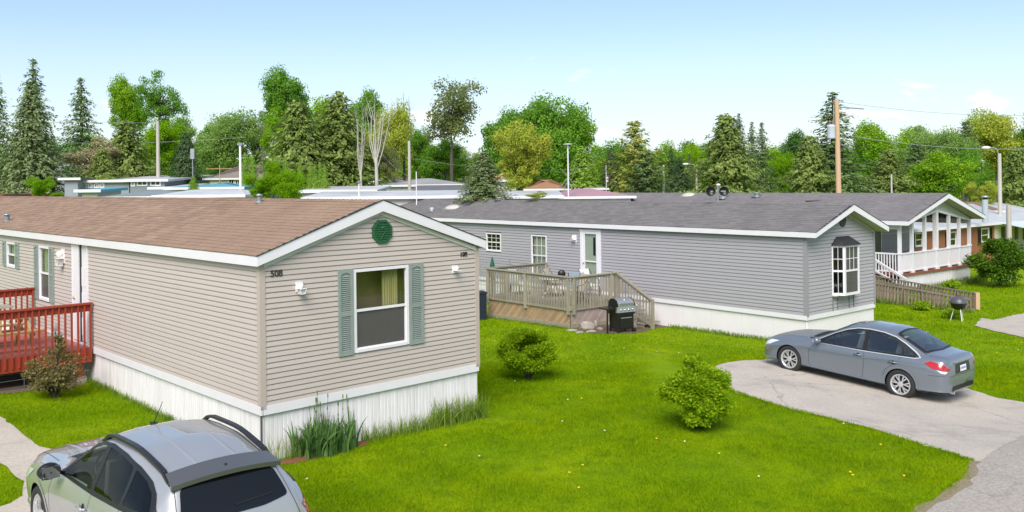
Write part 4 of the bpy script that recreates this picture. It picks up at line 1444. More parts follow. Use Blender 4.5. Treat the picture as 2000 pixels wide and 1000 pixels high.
# porch furniture
def porch_item(name, label, cat, x, y, rz=0):
    return thing(name, label, cat, (*A3.w(x, y), PF), A3.a + rz)
pc = porch_item('wooden_chair', 'dark wooden chair on the white porch by the second post', 'chair', 1.6, 1.4, .5)
MB().box(-.25, .25, -.25, .25, .4, .45).build('seat', BWOOD, pc)
MB().box(-.25, .25, .22, .26, .45, 1.0).build('backrest', BWOOD, pc)
for sx in (-1, 1):
    for sy in (-1, 1):
        MB().box(sx * .22 - .02, sx * .22 + .02, sy * .22 - .02, sy * .22 + .02, 0, .4).build('leg', BWOOD, pc)
pt = porch_item('patio_table', 'long dark table on the white porch behind the centre post', 'table', 4.2, 1.5)
MB().box(-.9, .9, -.4, .4, .70, .74).build('table_top', BWOOD, pt)
for sx in (-1, 1):
    for sy in (-1, 1):
        MB().box(sx * .8 - .03, sx * .8 + .03, sy * .35 - .03, sy * .35 + .03, 0, .7).build('leg', BLACKM, pt)
ch = porch_item('storage_chest', 'orange brown wooden chest at the left wall of the white porch', 'chest', .55, 2.5)
MB().box(-.4, .4, -.3, .3, 0, .85).build('body', mat('orange_brown_wood', (.30, .13, .05), .6), ch)
MB().box(-.42, .42, -.32, .32, .85, .9).build('lid', mat('orange_brown_wood', (0, 0, 0)), ch)
# stairs from the porch with white hand rails, and the ramp
ST = thing('porch_stairs', 'wooden steps with white hand rails going down from the white porch', 'stairs', (*A3.o, 0), A3.a)
gs = A3.g(-2, -2)
sx0 = -.3
for k, yy in enumerate((.6, 1.7)):
    MB().bar((-2.5, yy, PF + 1.25), (.1, yy - 1.2, PF + .12), .09, .05).build('hand_rail', WHITE, ST) if 0 else None
pA, pB = W(1706, 506, 41.6), W(1770, 546, 39.6)
pC, pD = W(1706, 528, 41.6), W(1752, 552, 39.6)
def loc3(p):
    dx, dy = p.x - A3.o[0], p.y - A3.o[1]
    return Vector((dx * A3.r[0] + dy * A3.r[1], dx * A3.l[0] + dy * A3.l[1], p.z))
a_, b_ = loc3(pA), loc3(pB)
MB().bar(a_, b_, .08, .10).build('hand_rail', WHITE, ST)
c_, d_ = loc3(pC), loc3(pD)
MB().bar(c_, d_, .06, .08).build('bottom_rail', WHITE, ST)
for i in range(9):
    t = (i + .5) / 9
    p, q = a_.lerp(b_, t), c_.lerp(d_, t)
    MB().bar(p, (p.x, p.y, p.z - .5), .035, .035, up=(0, 1, 0)).build('baluster', WHITE, ST)
for i in range(5):
    t = i / 5
    p = c_.lerp(d_, t)
    MB().box(p.x, p.x + .45, p.y + .1, p.y + 1.0, p.z - .32, p.z - .27).build('tread', BWOOD, ST)
# ramp: two parallel fences with slanting rails
RP = thing('wheelchair_ramp', 'weathered brown wooden ramp with slatted railings in front of the white porch', 'ramp', (0, 0, 0))
def fence_run(pts, hgt, m, base):
    """pts: list of (px,py_top,Z)"""
    P3 = [W(*p) for p in pts]
    for p, q in zip(P3[:-1], P3[1:]):
        MB().bar(p, q, .12, .045).build('hand_rail', m, RP)
        MB().bar((p.x, p.y, p.z - .22), (q.x, q.y, q.z - .22), .05, .07).build('rail_board', m, RP)
        d = q - p
        n = int(Vector((d.x, d.y)).length / .15)
        for i in range(n + 1):
            t = i / max(n, 1)
            c = p.lerp(q, t)
            g = gz(c.x, c.y)
            big = i % 10 == 0
            w = .05 if big else .03
            MB().box(c.x - w, c.x + w, c.y - w, c.y + w, g - .05 if big else g + .06, c.z - (0 if big else .02)).build('post' if big else 'baluster', m, RP)
fence_run([(1700, 552, 38.5), (1801, 568, 36.6), (1895, 585, 35.2)], 1, BWOOD, 0)
fence_run([(1704, 538, 40.0), (1800, 555, 38.0), (1908, 573, 36.0)], 1, BWOOD, 0)
RQ0, RQ1 = W(1700, 552, 38.5), W(1895, 585, 35.2)
r0, r1 = W(1704, 538, 40.0), W(1908, 573, 36.0)
for i in range(30):
    t0, t1 = i / 30, (i + .93) / 30
    a, b, c, d = RQ0.lerp(RQ1, t0), RQ0.lerp(RQ1, t1), r0.lerp(r1, t1), r0.lerp(r1, t0)
    zf = lambda v: max(v.z - .95, gz(v.x, v.y) + .03)
    MB().add([(a.x, a.y, zf(a)), (b.x, b.y, zf(b)), (c.x, c.y, zf(b)), (d.x, d.y, zf(a)), (a.x, a.y, zf(a) - .04), (b.x, b.y, zf(b) - .04), (c.x, c.y, zf(b) - .04), (d.x, d.y, zf(a) - .04)],
             [(0, 1, 2, 3), (7, 6, 5, 4), (0, 4, 5, 1), (2, 6, 7, 3), (0, 3, 7, 4), (1, 5, 6, 2)]).build('ramp_board', BWOOD, RP)
MB().box(-.08, .08, -.08, .08, gz(r1.x, r1.y), r1.z + .03).build('end_post', TAN, RP).location = (r1.x, r1.y, 0)
# kettle grill
kg = thing('kettle_grill', 'dark grey kettle grill on white legs in front of the ramp', 'grill', G(1872, 627))
R_ = .29
MB().lathe([(.001, .40), (.14, .43), (.24, .52), (R_, .66), (R_ + .01, .68)], n=20).build('bowl', BLACKM, kg, smooth=True)
MB().lathe([(R_ + .012, .68), (R_, .74), (.24, .84), (.13, .90), (.001, .92)], n=20).build('lid', mat('grey_enamel', (.09, .09, .1), .35), kg, smooth=True)
MB().path([(-.05, 0, .915), (-.05, 0, .96), (.05, 0, .96), (.05, 0, .915)], .01).build('lid_handle', BLACKP, kg)
for i in range(3):
    t = i * 2.094 + .5
    MB().tube((.15 * math.cos(t), .15 * math.sin(t), .46), (.27 * math.cos(t), .27 * math.sin(t), 0), .014).build('leg', WHITE, kg)

# ================================================================== brown home at the right
A4 = Frame(20.2, 47.6, math.atan2(.6403, .7681))
W4 = A4.rx(1941)
h4 = thing('mobile_home', 'orange brown mobile home with dark shutters and pale roof behind the white porch', 'mobile home', (*A4.o, 0), A4.a, 'mobile homes')
ORB = mat('orange_brown_siding', (.34, .125, .06), .7, var=.3, scale=.8, col2=(.27, .10, .05), obj=.03)
CREAM = mat('cream_siding', (.62, .60, .52), .6, var=.2)
ROOFW = mat('white_metal_roof', (.58, .59, .60), .5, var=.8, scale=.35, col2=(.36, .37, .38))
z4t, z4b = A4.zof(1941, 434, W4, 0), A4.g(W4, 0)
wins4 = []
for p0, p1, q0, q1 in ((1785, 1800, 455, 483), (1851, 1866, 453, 483), (1914, 1930, 446, 474)):
    a, b = A4.rx(p0), A4.rx(p1)
    wins4.append((a, b, A4.zof(p0, q1, a, 0), A4.zof(p0, q0, a, 0)))
# vertical panels
n4 = int((W4 + 2) / .6)
for i in range(n4):
    a = -2 + i * (W4 + 2) / n4
    b = a + (W4 + 2) / n4
    mb = MB(ff())
    for r_ in rects(a + .006, b - .006, z4b - .1, z4t, [w for w in wins4 if w[0] < b and w[1] > a] and [(max(w[0], a + .006), min(w[1], b - .006), w[2], w[3]) for w in wins4 if w[0] < b - .01 and w[1] > a + .01]):
        mb.box(r_[0], r_[1], -.05, 0, r_[2], r_[3])
    mb.build('wall_panel', ORB, h4)
MB().box(-2, W4, .5, .56, z4b, z4t).build('inner_wall', mat('cream_room_wall', (.55, .48, .36), .9), h4)
for w in wins4:
    window(h4, ff(), *w, screen=False, fw=.08, curtain=None)
    shutter(h4, ff(), w[0] - .42, w[0] - .03, w[2] - .1, w[3], BLACKP)
    shutter(h4, ff(), w[1] + .03, w[1] + .42, w[2] - .1, w[3], BLACKP)
# continuing cream wall with dark windows
n5 = 14
for i in range(n5):
    MB(ff(.0)).box(W4, W4 + 12, -.05, .012, z4b - .1 + i * (z4t - z4b) / n5, z4b - .1 + (i + .97) * (z4t - z4b) / n5).build('siding_board', CREAM, h4)
for p0, p1 in ((1954, 1960), (1980, 1986), (1996, 2003)):
    a, b = A4.rx(p0), A4.rx(p1)
    MB(ff(.0)).box(a, b, .012, .05, A4.zof(p0, 468, a, 0), A4.zof(p0, 443, a, 0)).build('shutter', BLACKP, h4)
for p0, p1 in ((1961, 1979),):
    a, b = A4.rx(p0), A4.rx(p1)
    MB(ff(.0)).box(a, b, .012, .04, A4.zof(p0, 468, a, 0), A4.zof(p0, 443, a, 0)).build('window', CURT, h4)
# low pitched pale roof
MB().prism([(-.4, z4t), (4.5, z4t + .95), (4.5, z4t + .88), (-.4, z4t - .07)], 0, -2.3, W4 + 12).build('roof_slope', ROOFW, h4)
MB().prism([(9.4, z4t), (4.5, z4t + .95), (4.5, z4t + .88), (9.4, z4t - .07)], 0, -2.3, W4 + 12).build('roof_slope', ROOFW, h4)
MB().box(-2.3, W4 + .2, -.43, -.4, z4t - .13, z4t + .02).build('eave_fascia', WHITE, h4)
MB().box(-2, W4 + 12, 8.9, 9, z4b, z4t).box(-2, -1.9, 0, 9, z4b, z4t).build('rear_wall', CREAM, h4)
# carport awning
aw = thing('awning', 'pale blue white metal awning slanting down at the right edge', 'awning', (*A4.w(W4, 0), 0), A4.a)
for i in range(16):
    a = .1 + i * .6
    MB().add([(a, .0, z4t + .05), (a + .58, 0, z4t + .05), (a + .58, -3.2, z4t - .55), (a, -3.2, z4t - .55), (a, .0, z4t + .0), (a + .58, 0, z4t + .0), (a + .58, -3.2, z4t - .60), (a, -3.2, z4t - .60)],
             [(0, 1, 2, 3), (7, 6, 5, 4), (0, 4, 5, 1), (2, 6, 7, 3), (0, 3, 7, 4), (1, 5, 6, 2)]).build('roof_panel', mat('pale_blue_metal', (.62, .70, .75), .5), aw)
MB().box(.1, 9.7, -3.24, -3.2, z4t - .72, z4t - .54).build('fascia', WHITE, aw)
for x in (.3, 4, 8):
    MB().box(x - .04, x + .04, -3.15, -3.07, z4b, z4t - .6).build('post', WHITE, aw)
# chimney pipe
cm = thing('chimney_pipe', 'pale grey metal chimney with dark cap on the pale roof at right', 'chimney', W(1924, 424, 53))
MB().tube((0, 0, -.3), (0, 0, 1.05), .17, .17, 14).build('pipe', mat('pale_blue_grey_metal', (.42, .48, .54), .5), cm)
MB().tube((0, 0, 1.05), (0, 0, 1.2), .12, .12, 12).build('neck', BLACKM, cm)
MB().lathe([(.22, 1.18), (.24, 1.24), (.14, 1.30), (.001, 1.31)], n=14).build('cap', STEEL, cm, smooth=True)
# fittings on the grey roofs
R3 = (A3, W3, EO3, ZE3, ZR3)
skylight(1344, 381.5, R3, 'pale domed skylight on the light grey roof left of the satellite dishes', .7, 1.0)
vent_at(*R3, 1478, 385, 'silver mushroom vent on the light grey roof right of the dishes', r=.16, h=.22, m=STEEL)
vent_at(*R3, 1412, 388, 'silver roof vent standing behind the satellite dishes', r=.2, h=.45, m=STEEL)
vent_at(*R3, 1188, 386, 'thin black vent pipe at the left end of the light grey roof', r=.05, h=.3, m=BLACKM, cap=False)
dm = thing('satellite_dish', 'pair of small dark satellite dishes on a mast above the grey roof', 'satellite dish', on_left_roof(*R2, 1402, 393))
MB().tube((0, 0, -.1), (0, 0, .6), .03).build('mast', STEEL, dm)
MB().bar((-.28, 0, .42), (.28, 0, .42), .04, .04).build('cross_arm', STEEL, dm)
for x in (-.28, .2):
    MB().lathe([(.001, .05), (.10, .03), (.17, -.03), (.18, -.04), (.10, .05), (.001, .07)], (x, -.05, .42), 'y', 14).build('dish', BLACKM, dm, smooth=True)
MB().ball((.02, 0, .65), .08, .08, .05).build('cap', WHITE, dm, smooth=True)
pl = thing('roof_plate', 'short dark vent strip lying on the light grey roof behind the peak', 'vent', (0, 0, 0))
p = on_left_roof(*R3, 1588, 393.5)
MB().bar((p[0] - .35, p[1] + .2, p[2] + .03), (p[0] + .35, p[1] - .2, p[2] + .03), .08, .04).build('strip', BLACKM, pl)
# ================================================================== cars
def pchip(xs_, ys_, x):
    xs_, ys_ = np.array(xs_, float), np.array(ys_, float)
    if xs_[0] > xs_[-1]:
        xs_, ys_ = xs_[::-1], ys_[::-1]
    h = np.diff(xs_)
    d = np.diff(ys_) / h
    m = np.zeros(len(xs_))
    m[0], m[-1] = d[0], d[-1]
    for i in range(1, len(xs_) - 1):
        if d[i - 1] * d[i] > 0:
            w1, w2 = 2 * h[i] + h[i - 1], h[i] + 2 * h[i - 1]
            m[i] = (w1 + w2) / (w1 / d[i - 1] + w2 / d[i])
    x = np.clip(x, xs_[0], xs_[-1])
    i = np.clip(np.searchsorted(xs_, x) - 1, 0, len(xs_) - 2)
    t = (x - xs_[i]) / h[i]
    return (ys_[i] * (1 + 2 * t) * (1 - t) ** 2 + m[i] * h[i] * t * (1 - t) ** 2 + ys_[i + 1] * t * t * (3 - 2 * t) + m[i + 1] * h[i] * t * t * (t - 1))
def catmull(P, n):
    P = np.array(P, float)
    out = []
    m = len(P)
    for i in range(m - 1):
        p0 = P[max(i - 1, 0)]
        p1, p2 = P[i], P[i + 1]
        p3 = P[min(i + 2, m - 1)]
        for k in range(n):
            t = k / n
            out.append(0.5 * ((2 * p1) + (-p0 + p2) * t + (2 * p0 - 5 * p1 + 4 * p2 - p3) * t * t + (-p0 + 3 * p1 - 3 * p2 + p3) * t ** 3))
    out.append(P[-1])
    return np.array(out)
class Car:
    def __init__(s, name, label, loc, fwd, spec, paint, scale=1.0, zs=1.0, fx=None):
        s.root = thing(name, label, 'car', loc, math.atan2(fwd[1], fwd[0]))
        s.root.scale = (scale, scale, scale * zs)
        s.fx = fx or (lambda x: x)
        spec = dict(spec, x=[s.fx(x) for x in spec['x']])
        s.sp = spec
        s.paint = paint
        ks = spec['x']
        NX = 190
        xs_ = np.linspace(ks[0], ks[-1], NX)
        g = {k: pchip(ks, spec[k], xs_) for k in spec if k in ('zt', 'ze', 'ye', 'zb', 'yb', 'zm', 'ym', 'zr', 'yr', 'z0')}
        rows = []
        for i in range(NX):
            zt, ze, ye, zb, yb, zm, ym, zr, yr, z0 = (g[k][i] for k in ('zt', 'ze', 'ye', 'zb', 'yb', 'zm', 'ym', 'zr', 'yr', 'z0'))
            P = [(0, z0), (yr * .7, z0), (yr, (z0 + zr) / 2), (yr + (ym - yr) * .5, zr), (ym, zm), (yb, zb), (yb + (ye - yb) * .5, zb + (ze - zb) * .52), (ye, ze), (ye * .82, ze + (zt - ze) * .55), (ye * .45, zt - (zt - ze) * .12), (0, zt)]
            c = catmull(P, 8)
            rows.append(np.column_stack([np.full(len(c), xs_[i]), c]))
        R = np.array(rows)
        M = R.shape[1]
        L_ = R.copy()
        L_[:, :, 1] *= -1
        full = np.concatenate([R, L_[:, -2:0:-1, :]], axis=1)
        K = full.shape[1]
        V = full.reshape(-1, 3)
        Fc = []
        for i in range(NX - 1):
            for j in range(K):
                Fc.append((i * K + j, i * K + (j + 1) % K, (i + 1) * K + (j + 1) % K, (i + 1) * K + j))
        # end caps, slightly domed
        caps = []
        for i in (0, NX - 1):
            caps.append(tuple(range(i * K, (i + 1) * K)))
        s.V, s.F, s.K, s.caps = V, Fc, K, caps
        s.bvh = BVHTree.FromPolygons([tuple(v) for v in V], Fc + caps)
        s.holes = []       # (type, test)
    def finish_body(s, dels):
        keep = []
        V = s.V
        for f in s.F:
            c = V[list(f)]
            if not any(d(c) for d in dels):
                keep.append(f)
        me = bpy.data.meshes.new('body')
        me.from_pydata([tuple(v) for v in V], [], keep + s.caps)
        bm = bmesh.new()
        bm.from_mesh(me)
        bmesh.ops.recalc_face_normals(bm, faces=bm.faces)
        bm.to_mesh(me)
        bm.free()
        me.materials.append(s.paint)
        me.shade_smooth()
        # shade the sharp turn into the end caps flat
        s.body = link('body', me, s.root)
        return s.body
    def cast(s, o, d):
        h = s.bvh.ray_cast(Vector(o), Vector(d))
        return h[0], h[1]
    def pt(s, view, a, b, off, side=1):
        if view in ('side', 'top'):
            a = s.fx(a)
        if view == 'side':
            o, d = (a, 3 * side, b), (0, -side, 0)
        elif view == 'top':
            o, d = (a, b, 4), (0, 0, -1)
        elif view == 'rear':
            o, d = (-6, a, b), (1, 0, 0)
        elif view == 'front':
            o, d = (6, a, b), (-1, 0, 0)
        elif view == 'rtop':            # rear glass, cast from behind and above: a = y, b = height on a tilted plane
            dr_ = Vector((0.75, 0, -0.66)).normalized()
            o = Vector((s.sp['x'][-1] if s.sp['x'][-1] < 0 else s.sp['x'][0], 0, 0))
            o, d = Vector((b, a, 3.0)) - dr_ * 2, dr_
        p, n = s.cast(o, d)
        if p is None:
            return None
        if n.dot(Vector(d)) > 0:
            n = -n
        return p + n * off
    def patch(s, name, view, poly, m, off=.004, side=1, holes=(), parent=None, grid=.06, smooth=True, thick=0.0, kind=None):
        pts, edges = [], []
        def addloop(pl):
            n0 = len(pts)
            dense = []
            for i, p in enumerate(pl):
                q = pl[(i + 1) % len(pl)]
                k = max(1, int(math.hypot(q[0] - p[0], q[1] - p[1]) / grid))
                for j in range(k):
                    dense.append(Vector((p[0] + (q[0] - p[0]) * j / k, p[1] + (q[1] - p[1]) * j / k)))
            pts.extend(dense)
            edges.extend([(n0 + i, n0 + (i + 1) % len(dense)) for i in range(len(dense))])
            return list(range(n0, n0 + len(dense)))
        outer = addloop(poly)
        for h in holes:
            addloop(h)
        x0, x1 = min(p[0] for p in poly), max(p[0] for p in poly)
        z0, z1_ = min(p[1] for p in poly), max(p[1] for p in poly)
        x = x0 + grid / 2
        while x < x1:
            z = z0 + grid / 2
            while z < z1_:
                pts.append(Vector((x, z)))
                z += grid
            x += grid
        v, e, f, *_ = delaunay_2d_cdt(pts, edges, [outer], 1, 1e-4)
        P = [s.pt(view, p.x, p.y, off, side) for p in v]
        fs = []
        for t in f:
            cx = sum(v[i].x for i in t) / len(t)
            cy = sum(v[i].y for i in t) / len(t)
            if any(inside(cx, cy, h) for h in holes):
                continue
            if any(P[i] is None for i in t):
                continue
            fs.append(tuple(t))
        me = bpy.data.meshes.new(name)
        me.from_pydata([tuple(p) if p is not None else (0, 0, 0.5) for p in P], [], fs)
        bm = bmesh.new()
        bm.from_mesh(me)
        loose = [v_ for v_ in bm.verts if not v_.link_faces]
        bmesh.ops.delete(bm, geom=loose, context='VERTS')
        bmesh.ops.recalc_face_normals(bm, faces=bm.faces)
        if thick:
            bmesh.ops.solidify(bm, geom=bm.faces[:], thickness=thick)
        bm.to_mesh(me)
        bm.free()
        me.materials.append(m)
        if smooth:
            me.shade_smooth()
        return link(name, me, parent or s.root, kind=kind)
    def seam(s, name, view, line, m, w=.007, off=.002, side=1, parent=None, h=0.0):
        """thin ribbon (or raised strip) laid on the body along a line"""
        L3, Nn = [], []
        for i in range(len(line) - 1):
            p, q = line[i], line[i + 1]
            k = max(1, int(math.hypot(q[0] - p[0], q[1] - p[1]) / .04))
            for j in range(k + (1 if i == len(line) - 2 else 0)):
                t = j / k
                a, b = p[0] + (q[0] - p[0]) * t, p[1] + (q[1] - p[1]) * t
                c = s.pt(view, a, b, 0, side)
                c2 = s.pt(view, a, b, .01, side)
                if c is not None:
                    L3.append(c)
                    Nn.append((c2 - c).normalized())
        mb = MB()
        vs, fs = [], []
        for i, c in enumerate(L3):
            d = (L3[min(i + 1, len(L3) - 1)] - L3[max(i - 1, 0)])
            if d.length < 1e-6:
                d = Vector((1, 0, 0))
            a = d.normalized().cross(Nn[i]).normalized() * w / 2
            if h:
                vs += [c - a, c - a * .7 + Nn[i] * h, c + a * .7 + Nn[i] * h, c + a]
            else:
                vs += [c - a + Nn[i] * off, c + a + Nn[i] * off]
        k = 4 if h else 2
        for i in range(len(L3) - 1):
            for j in range(k - 1):
                fs.append((k * i + j, k * i + j + 1, k * (i + 1) + j + 1, k * (i + 1) + j))
        mb.add(vs, fs)
        return mb.build(name, m, parent or s.root, smooth=bool(h))
    def wheel(s, x, y, R, style, tw=.22, steer=0.0, rr=.72):
        sd = 1 if y > 0 else -1
        w = thing('wheel', None, None, (x, y, R))
        w.parent = s.root
        w.rotation_euler = (0, 0, steer)
        h = tw / 2
        rim = R * rr
        T = MB().lathe([(rim, -h), (R * .93, -h), (R * .985, -h * .8), (R, -h * .4), (R, h * .4), (R * .985, h * .8), (R * .93, h * 1.0), (rim + .01, h), (rim - .01, h * .8), (rim - .01, -h * .8)], n=48)
        s_ = T.v
        T.v = [(a, c, b) for a, b, c in s_]
        T.build('tyre', TYRE, w, smooth=True)
        R_ = MB()
        def lat(prof, n=36):
            m_ = MB().lathe(prof, n=n)
            R_.add([(a, sd * c, b) for a, b, c in m_.v], m_.f)
        lat([(rim - .0, h * .86), (rim - .012, h * .95), (rim - .03, h * .86), (rim - .045, h * .5), (rim - .05, -h * .5)])
        R_.build('rim', HUB, w, smooth=True)
        B_ = MB()
        m_ = MB().lathe([(.001, h * .25), (rim - .05, h * .25), (rim - .05, h * .1), (.001, h * .1)], n=24)
        B_.add([(a, sd * c, b) for a, b, c in m_.v], m_.f)
        B_.build('brake_disc', mat('dark_brake_iron', (.03, .03, .032), .5, metal=.4), w)
        S_ = MB()
        n = 7 if style == 'cover' else 5
        for i in range(n):
            for da in ((-.16, .16) if style == 'cover' else (-.13, .13)):
                t0 = 2 * math.pi * i / n + .3
                ri, ro = .055, rim - .02
                wi, wo = (.018, .030) if style == 'cover' else (.026, .034)
                prof = []
                for k in range(6):
                    q = k / 5
                    r = ri + (ro - ri) * q
                    ang = t0 + da * (q ** .6) * (1.25 if style == 'cover' else 1)
                    c = Vector((r * math.cos(ang), 0, r * math.sin(ang)))
                    tg = Vector((-math.sin(ang), 0, math.cos(ang)))
                    ww = wi + (wo - wi) * q
                    y_ = h * (.80 + .12 * math.sin(q * math.pi))
                    prof.append((c - tg * ww / 2, c + tg * ww / 2, y_))
                vs, fs = [], []
                for a, b, y_ in prof:
                    vs += [(a.x, sd * (y_ - .02), a.z), (a.x, sd * y_, a.z), (b.x, sd * y_, b.z), (b.x, sd * (y_ - .02), b.z)]
                for k in range(5):
                    for j in range(4):
                        fs.append((4 * k + j, 4 * k + (j + 1) % 4, 4 * k + 4 + (j + 1) % 4, 4 * k + 4 + j))
                fs += [(0, 1, 2, 3), (20, 23, 22, 21)]
                S_.add(vs, fs)
        m_ = MB().lathe([(.001, h * .98), (.04, h * .96), (.062, h * .88), (.066, h * .6)], n=18)
        S_.add([(a, sd * c, b) for a, b, c in m_.v], m_.f)
        S_.build('wheel_spoke', HUB, w)
        return w
def car_paint(name, col, fl=.5):
    m = mat(name, col, .30, metal=.38, coat=1.0, var=.10, scale=1.2)
    return m
CARGLASS = glass_mat('tinted_car_glass', (.72, .84, .72), .03, .01, gmax=.22)
PRIVACY = glass_mat('dark_privacy_glass', (.10, .105, .105), .04, .01, gmax=.25)
DGLASS = glass_mat('opaque_dark_glass', base=(.008, .009, .010), refl=.045, rough=.02)
SEAM = mat('panel_gap', (.008, .008, .009), .8)
SEATM = mat('beige_seat_leather', (.66, .68, .58), .6)
SEATG = mat('grey_seat_cloth', (.30, .30, .31), .9)
def interior(car, floor_z, seats, m, roofless=True, dash_x=.75):
    for (x, y, w) in seats:
        st = MB()
        st.box(x - .22, x + .27, y - w / 2, y + w / 2, floor_z + .12, floor_z + .38)
        st.prism([(x - .20, floor_z + .3), (x - .06, floor_z + .3), (x - .22, floor_z + .92), (x - .34, floor_z + .92)], 1, y - w / 2, y + w / 2)
        sobj = st.build('seat', m, car.root)
        if w < .8:
            MB().box(x - .36, x - .26, y - .13, y + .13, floor_z + .95, floor_z + 1.13).build('head_rest', m, sobj)
        else:
            for q in (-.4, .4):
                MB().box(x - .36, x - .26, y + q - .13, y + q + .13, floor_z + .93, floor_z + 1.05).build('head_rest', m, sobj)
    MB().box(dash_x - .1, dash_x + .35, -.72, .72, floor_z + .35, floor_z + .66).build('dashboard', mat('dark_dashboard', (.05, .055, .05), .7), car.root)
    sw = MB()
    for i in range(20):
        a, b = 2 * math.pi * i / 20, 2 * math.pi * (i + 1) / 20
        f = lambda t: (dash_x - .22 + .06 * math.sin(t), .38 + .18 * math.cos(t), floor_z + .66 + .17 * math.sin(t))
        sw.tube(f(a), f(b), .014, n=6)
    sw.tube((dash_x - .1, .38, floor_z + .55), (dash_x - .22, .38, floor_z + .66), .03)
    sw.bar((dash_x - .22, .21, floor_z + .66), (dash_x - .22, .55, floor_z + .66), .03, .04)
    sw.build('steering_wheel', mat('dark_dashboard', (0, 0, 0)), car.root)
def ell(cx, cz, R, a0, a1, n=24):
    return [(cx + R * math.cos(a0 + (a1 - a0) * i / n), cz + R * math.sin(a0 + (a1 - a0) * i / n)) for i in range(n + 1)]
def arches(car, axles, Ro, Rz, lip=.03, m=None, z_lo=.16):
    dels = []
    for ax in axles:
        dels.append(lambda c, ax=ax: (abs(c[:, 1]).min() > .45) and ((c[:, 0].mean() - ax) ** 2 + (c[:, 2].mean() - Rz) ** 2 < (Ro + .016) ** 2))
        dels.append(lambda c, ax=ax: (abs(c[:, 1]).min() > .45) and abs(c[:, 0] - ax).max() < Ro and c[:, 2].max() < Rz)
        for sd in (1, -1):
            # liner
            n = 18
            vs, fs = [], []
            for i in range(n + 1):
                t = -.25 + (math.pi + .5) * i / n
                for yy in (.50, .80):
                    vs.append((ax + (Ro + .03) * math.cos(t), sd * yy, Rz + (Ro + .03) * math.sin(t)))
            for i in range(n):
                fs.append((2 * i, 2 * i + 1, 2 * i + 3, 2 * i + 2))
            q = len(vs)
            vs.append((ax, sd * .5, Rz))
            for i in range(n):
                fs.append((2 * i, 2 * i + 2, q))
            MB().add(vs, fs).build('wheel_well', BLACKP, car.root)
            # lip
            outer = ell(ax, Rz, Ro + lip + .02, -.35, math.pi + .35)
            inner = ell(ax, Rz, Ro - .005, math.pi + .35, -.35)
            o = car.patch('arch_lip', 'side', outer + inner, m or car.paint, off=.006, side=sd, grid=.035)
    return dels
def window_del(polys, shrink=.0):
    def t(c):
        if abs(c[:, 1]).min() < .3:
            return False
        return any(all(inside(p[0], p[2], pl) for p in c) for pl in polys)
    return t
def scale_poly(pl, d):
    """push the outline outwards by d"""
    n = len(pl)
    ar = sum(pl[i][0] * pl[(i + 1) % n][1] - pl[(i + 1) % n][0] * pl[i][1] for i in range(n))
    sg = 1 if ar > 0 else -1
    out = []
    for i in range(n):
        p0, p1, p2 = Vector(pl[i - 1]), Vector(pl[i]), Vector(pl[(i + 1) % n])
        a, b = (p1 - p0).normalized(), (p2 - p1).normalized()
        na, nb = Vector((a.y, -a.x)) * sg, Vector((b.y, -b.x)) * sg
        nn = (na + nb)
        if nn.length < 1e-6:
            nn = na
        nn.normalize()
        k = d / max(.5, nn.dot(na))
        out.append((p1.x + nn.x * k, p1.y + nn.y * k))
    return out
def rounded(pl, r=.03, n=4):
    out = []
    m = len(pl)
    for i in range(m):
        p0, p1, p2 = Vector(pl[i - 1]), Vector(pl[i]), Vector(pl[(i + 1) % m])
        ra = min(r, (p1 - p0).length * .4, (p2 - p1).length * .4)
        a, b = p1 + (p0 - p1).normalized() * ra, p1 + (p2 - p1).normalized() * ra
        for k in range(n + 1):
            t = k / n
            q = a * (1 - t) ** 2 + p1 * 2 * t * (1 - t) + b * t * t
            out.append((q.x, q.y))
    return out
# ------------------------------------------------------------------ silver suv (nearest)
fw = Vector((-.682, .731))
rail_c = Vector((-3.44, 9.86))
SUVC = rail_c + fw * 1.54
suv_spec = dict(
    x=[2.33, 2.25, 2.05, 1.75, 1.41, 1.05, .80, .35, 0.0, -.40, -1.0, -1.60, -1.98, -2.10, -2.24, -2.34, -2.385],
    zt=[.62, .88, 1.00, 1.07, 1.11, 1.145, 1.19, 1.44, 1.60, 1.665, 1.67, 1.60, 1.525, 1.41, 1.23, 1.02, .70],
    ze=[.58, .82, .93, .99, 1.02, 1.06, 1.10, 1.30, 1.47, 1.56, 1.57, 1.50, 1.43, 1.33, 1.17, .98, .66],
    ye=[.50, .66, .74, .78, .80, .80, .78, .70, .66, .645, .635, .615, .60, .62, .66, .70, .55],
    zb=[.50, .70, .82, .90, .96, 1.01, 1.04, 1.07, 1.085, 1.10, 1.13, 1.17, 1.19, 1.15, 1.02, .86, .58],
    yb=[.58, .76, .84, .87, .885, .89, .885, .875, .875, .875, .875, .86, .83, .82, .82, .80, .62],
    zm=[.42, .56, .66, .72, .78, .82, .84, .84, .84, .84, .86, .90, .90, .88, .80, .68, .48],
    ym=[.60, .80, .895, .935, .955, .955, .95, .945, .945, .945, .95, .955, .94, .93, .91, .88, .66],
    zr=[.34, .38, .40, .42, .42, .40, .40, .40, .40, .40, .40, .42, .42, .42, .42, .42, .36],
    yr=[.56, .76, .86, .90, .92, .92, .92, .92, .92, .92, .92, .92, .90, .89, .87, .84, .62],
    z0=[.30, .26, .24, .24, .24, .24, .24, .24, .24, .24, .24, .26, .28, .28, .30, .32, .34])
PAINTS = car_paint('silver_car_paint', (.42, .43, .44))
suv = Car('parked_suv', 'silver suv with black roof rails parked at the near corner of the beige home', (SUVC.x, SUVC.y, 0.03), fw, suv_spec, PAINTS, 1.0, 1.02, lambda x: 1.8 + (x - 1.8) * 1.30 if x > 1.8 else x)
fdw = [(.58, 1.085), (.50, 1.16), (.20, 1.34), (-.02, 1.46), (-.22, 1.525), (-.36, 1.545), (-.42, 1.11)]
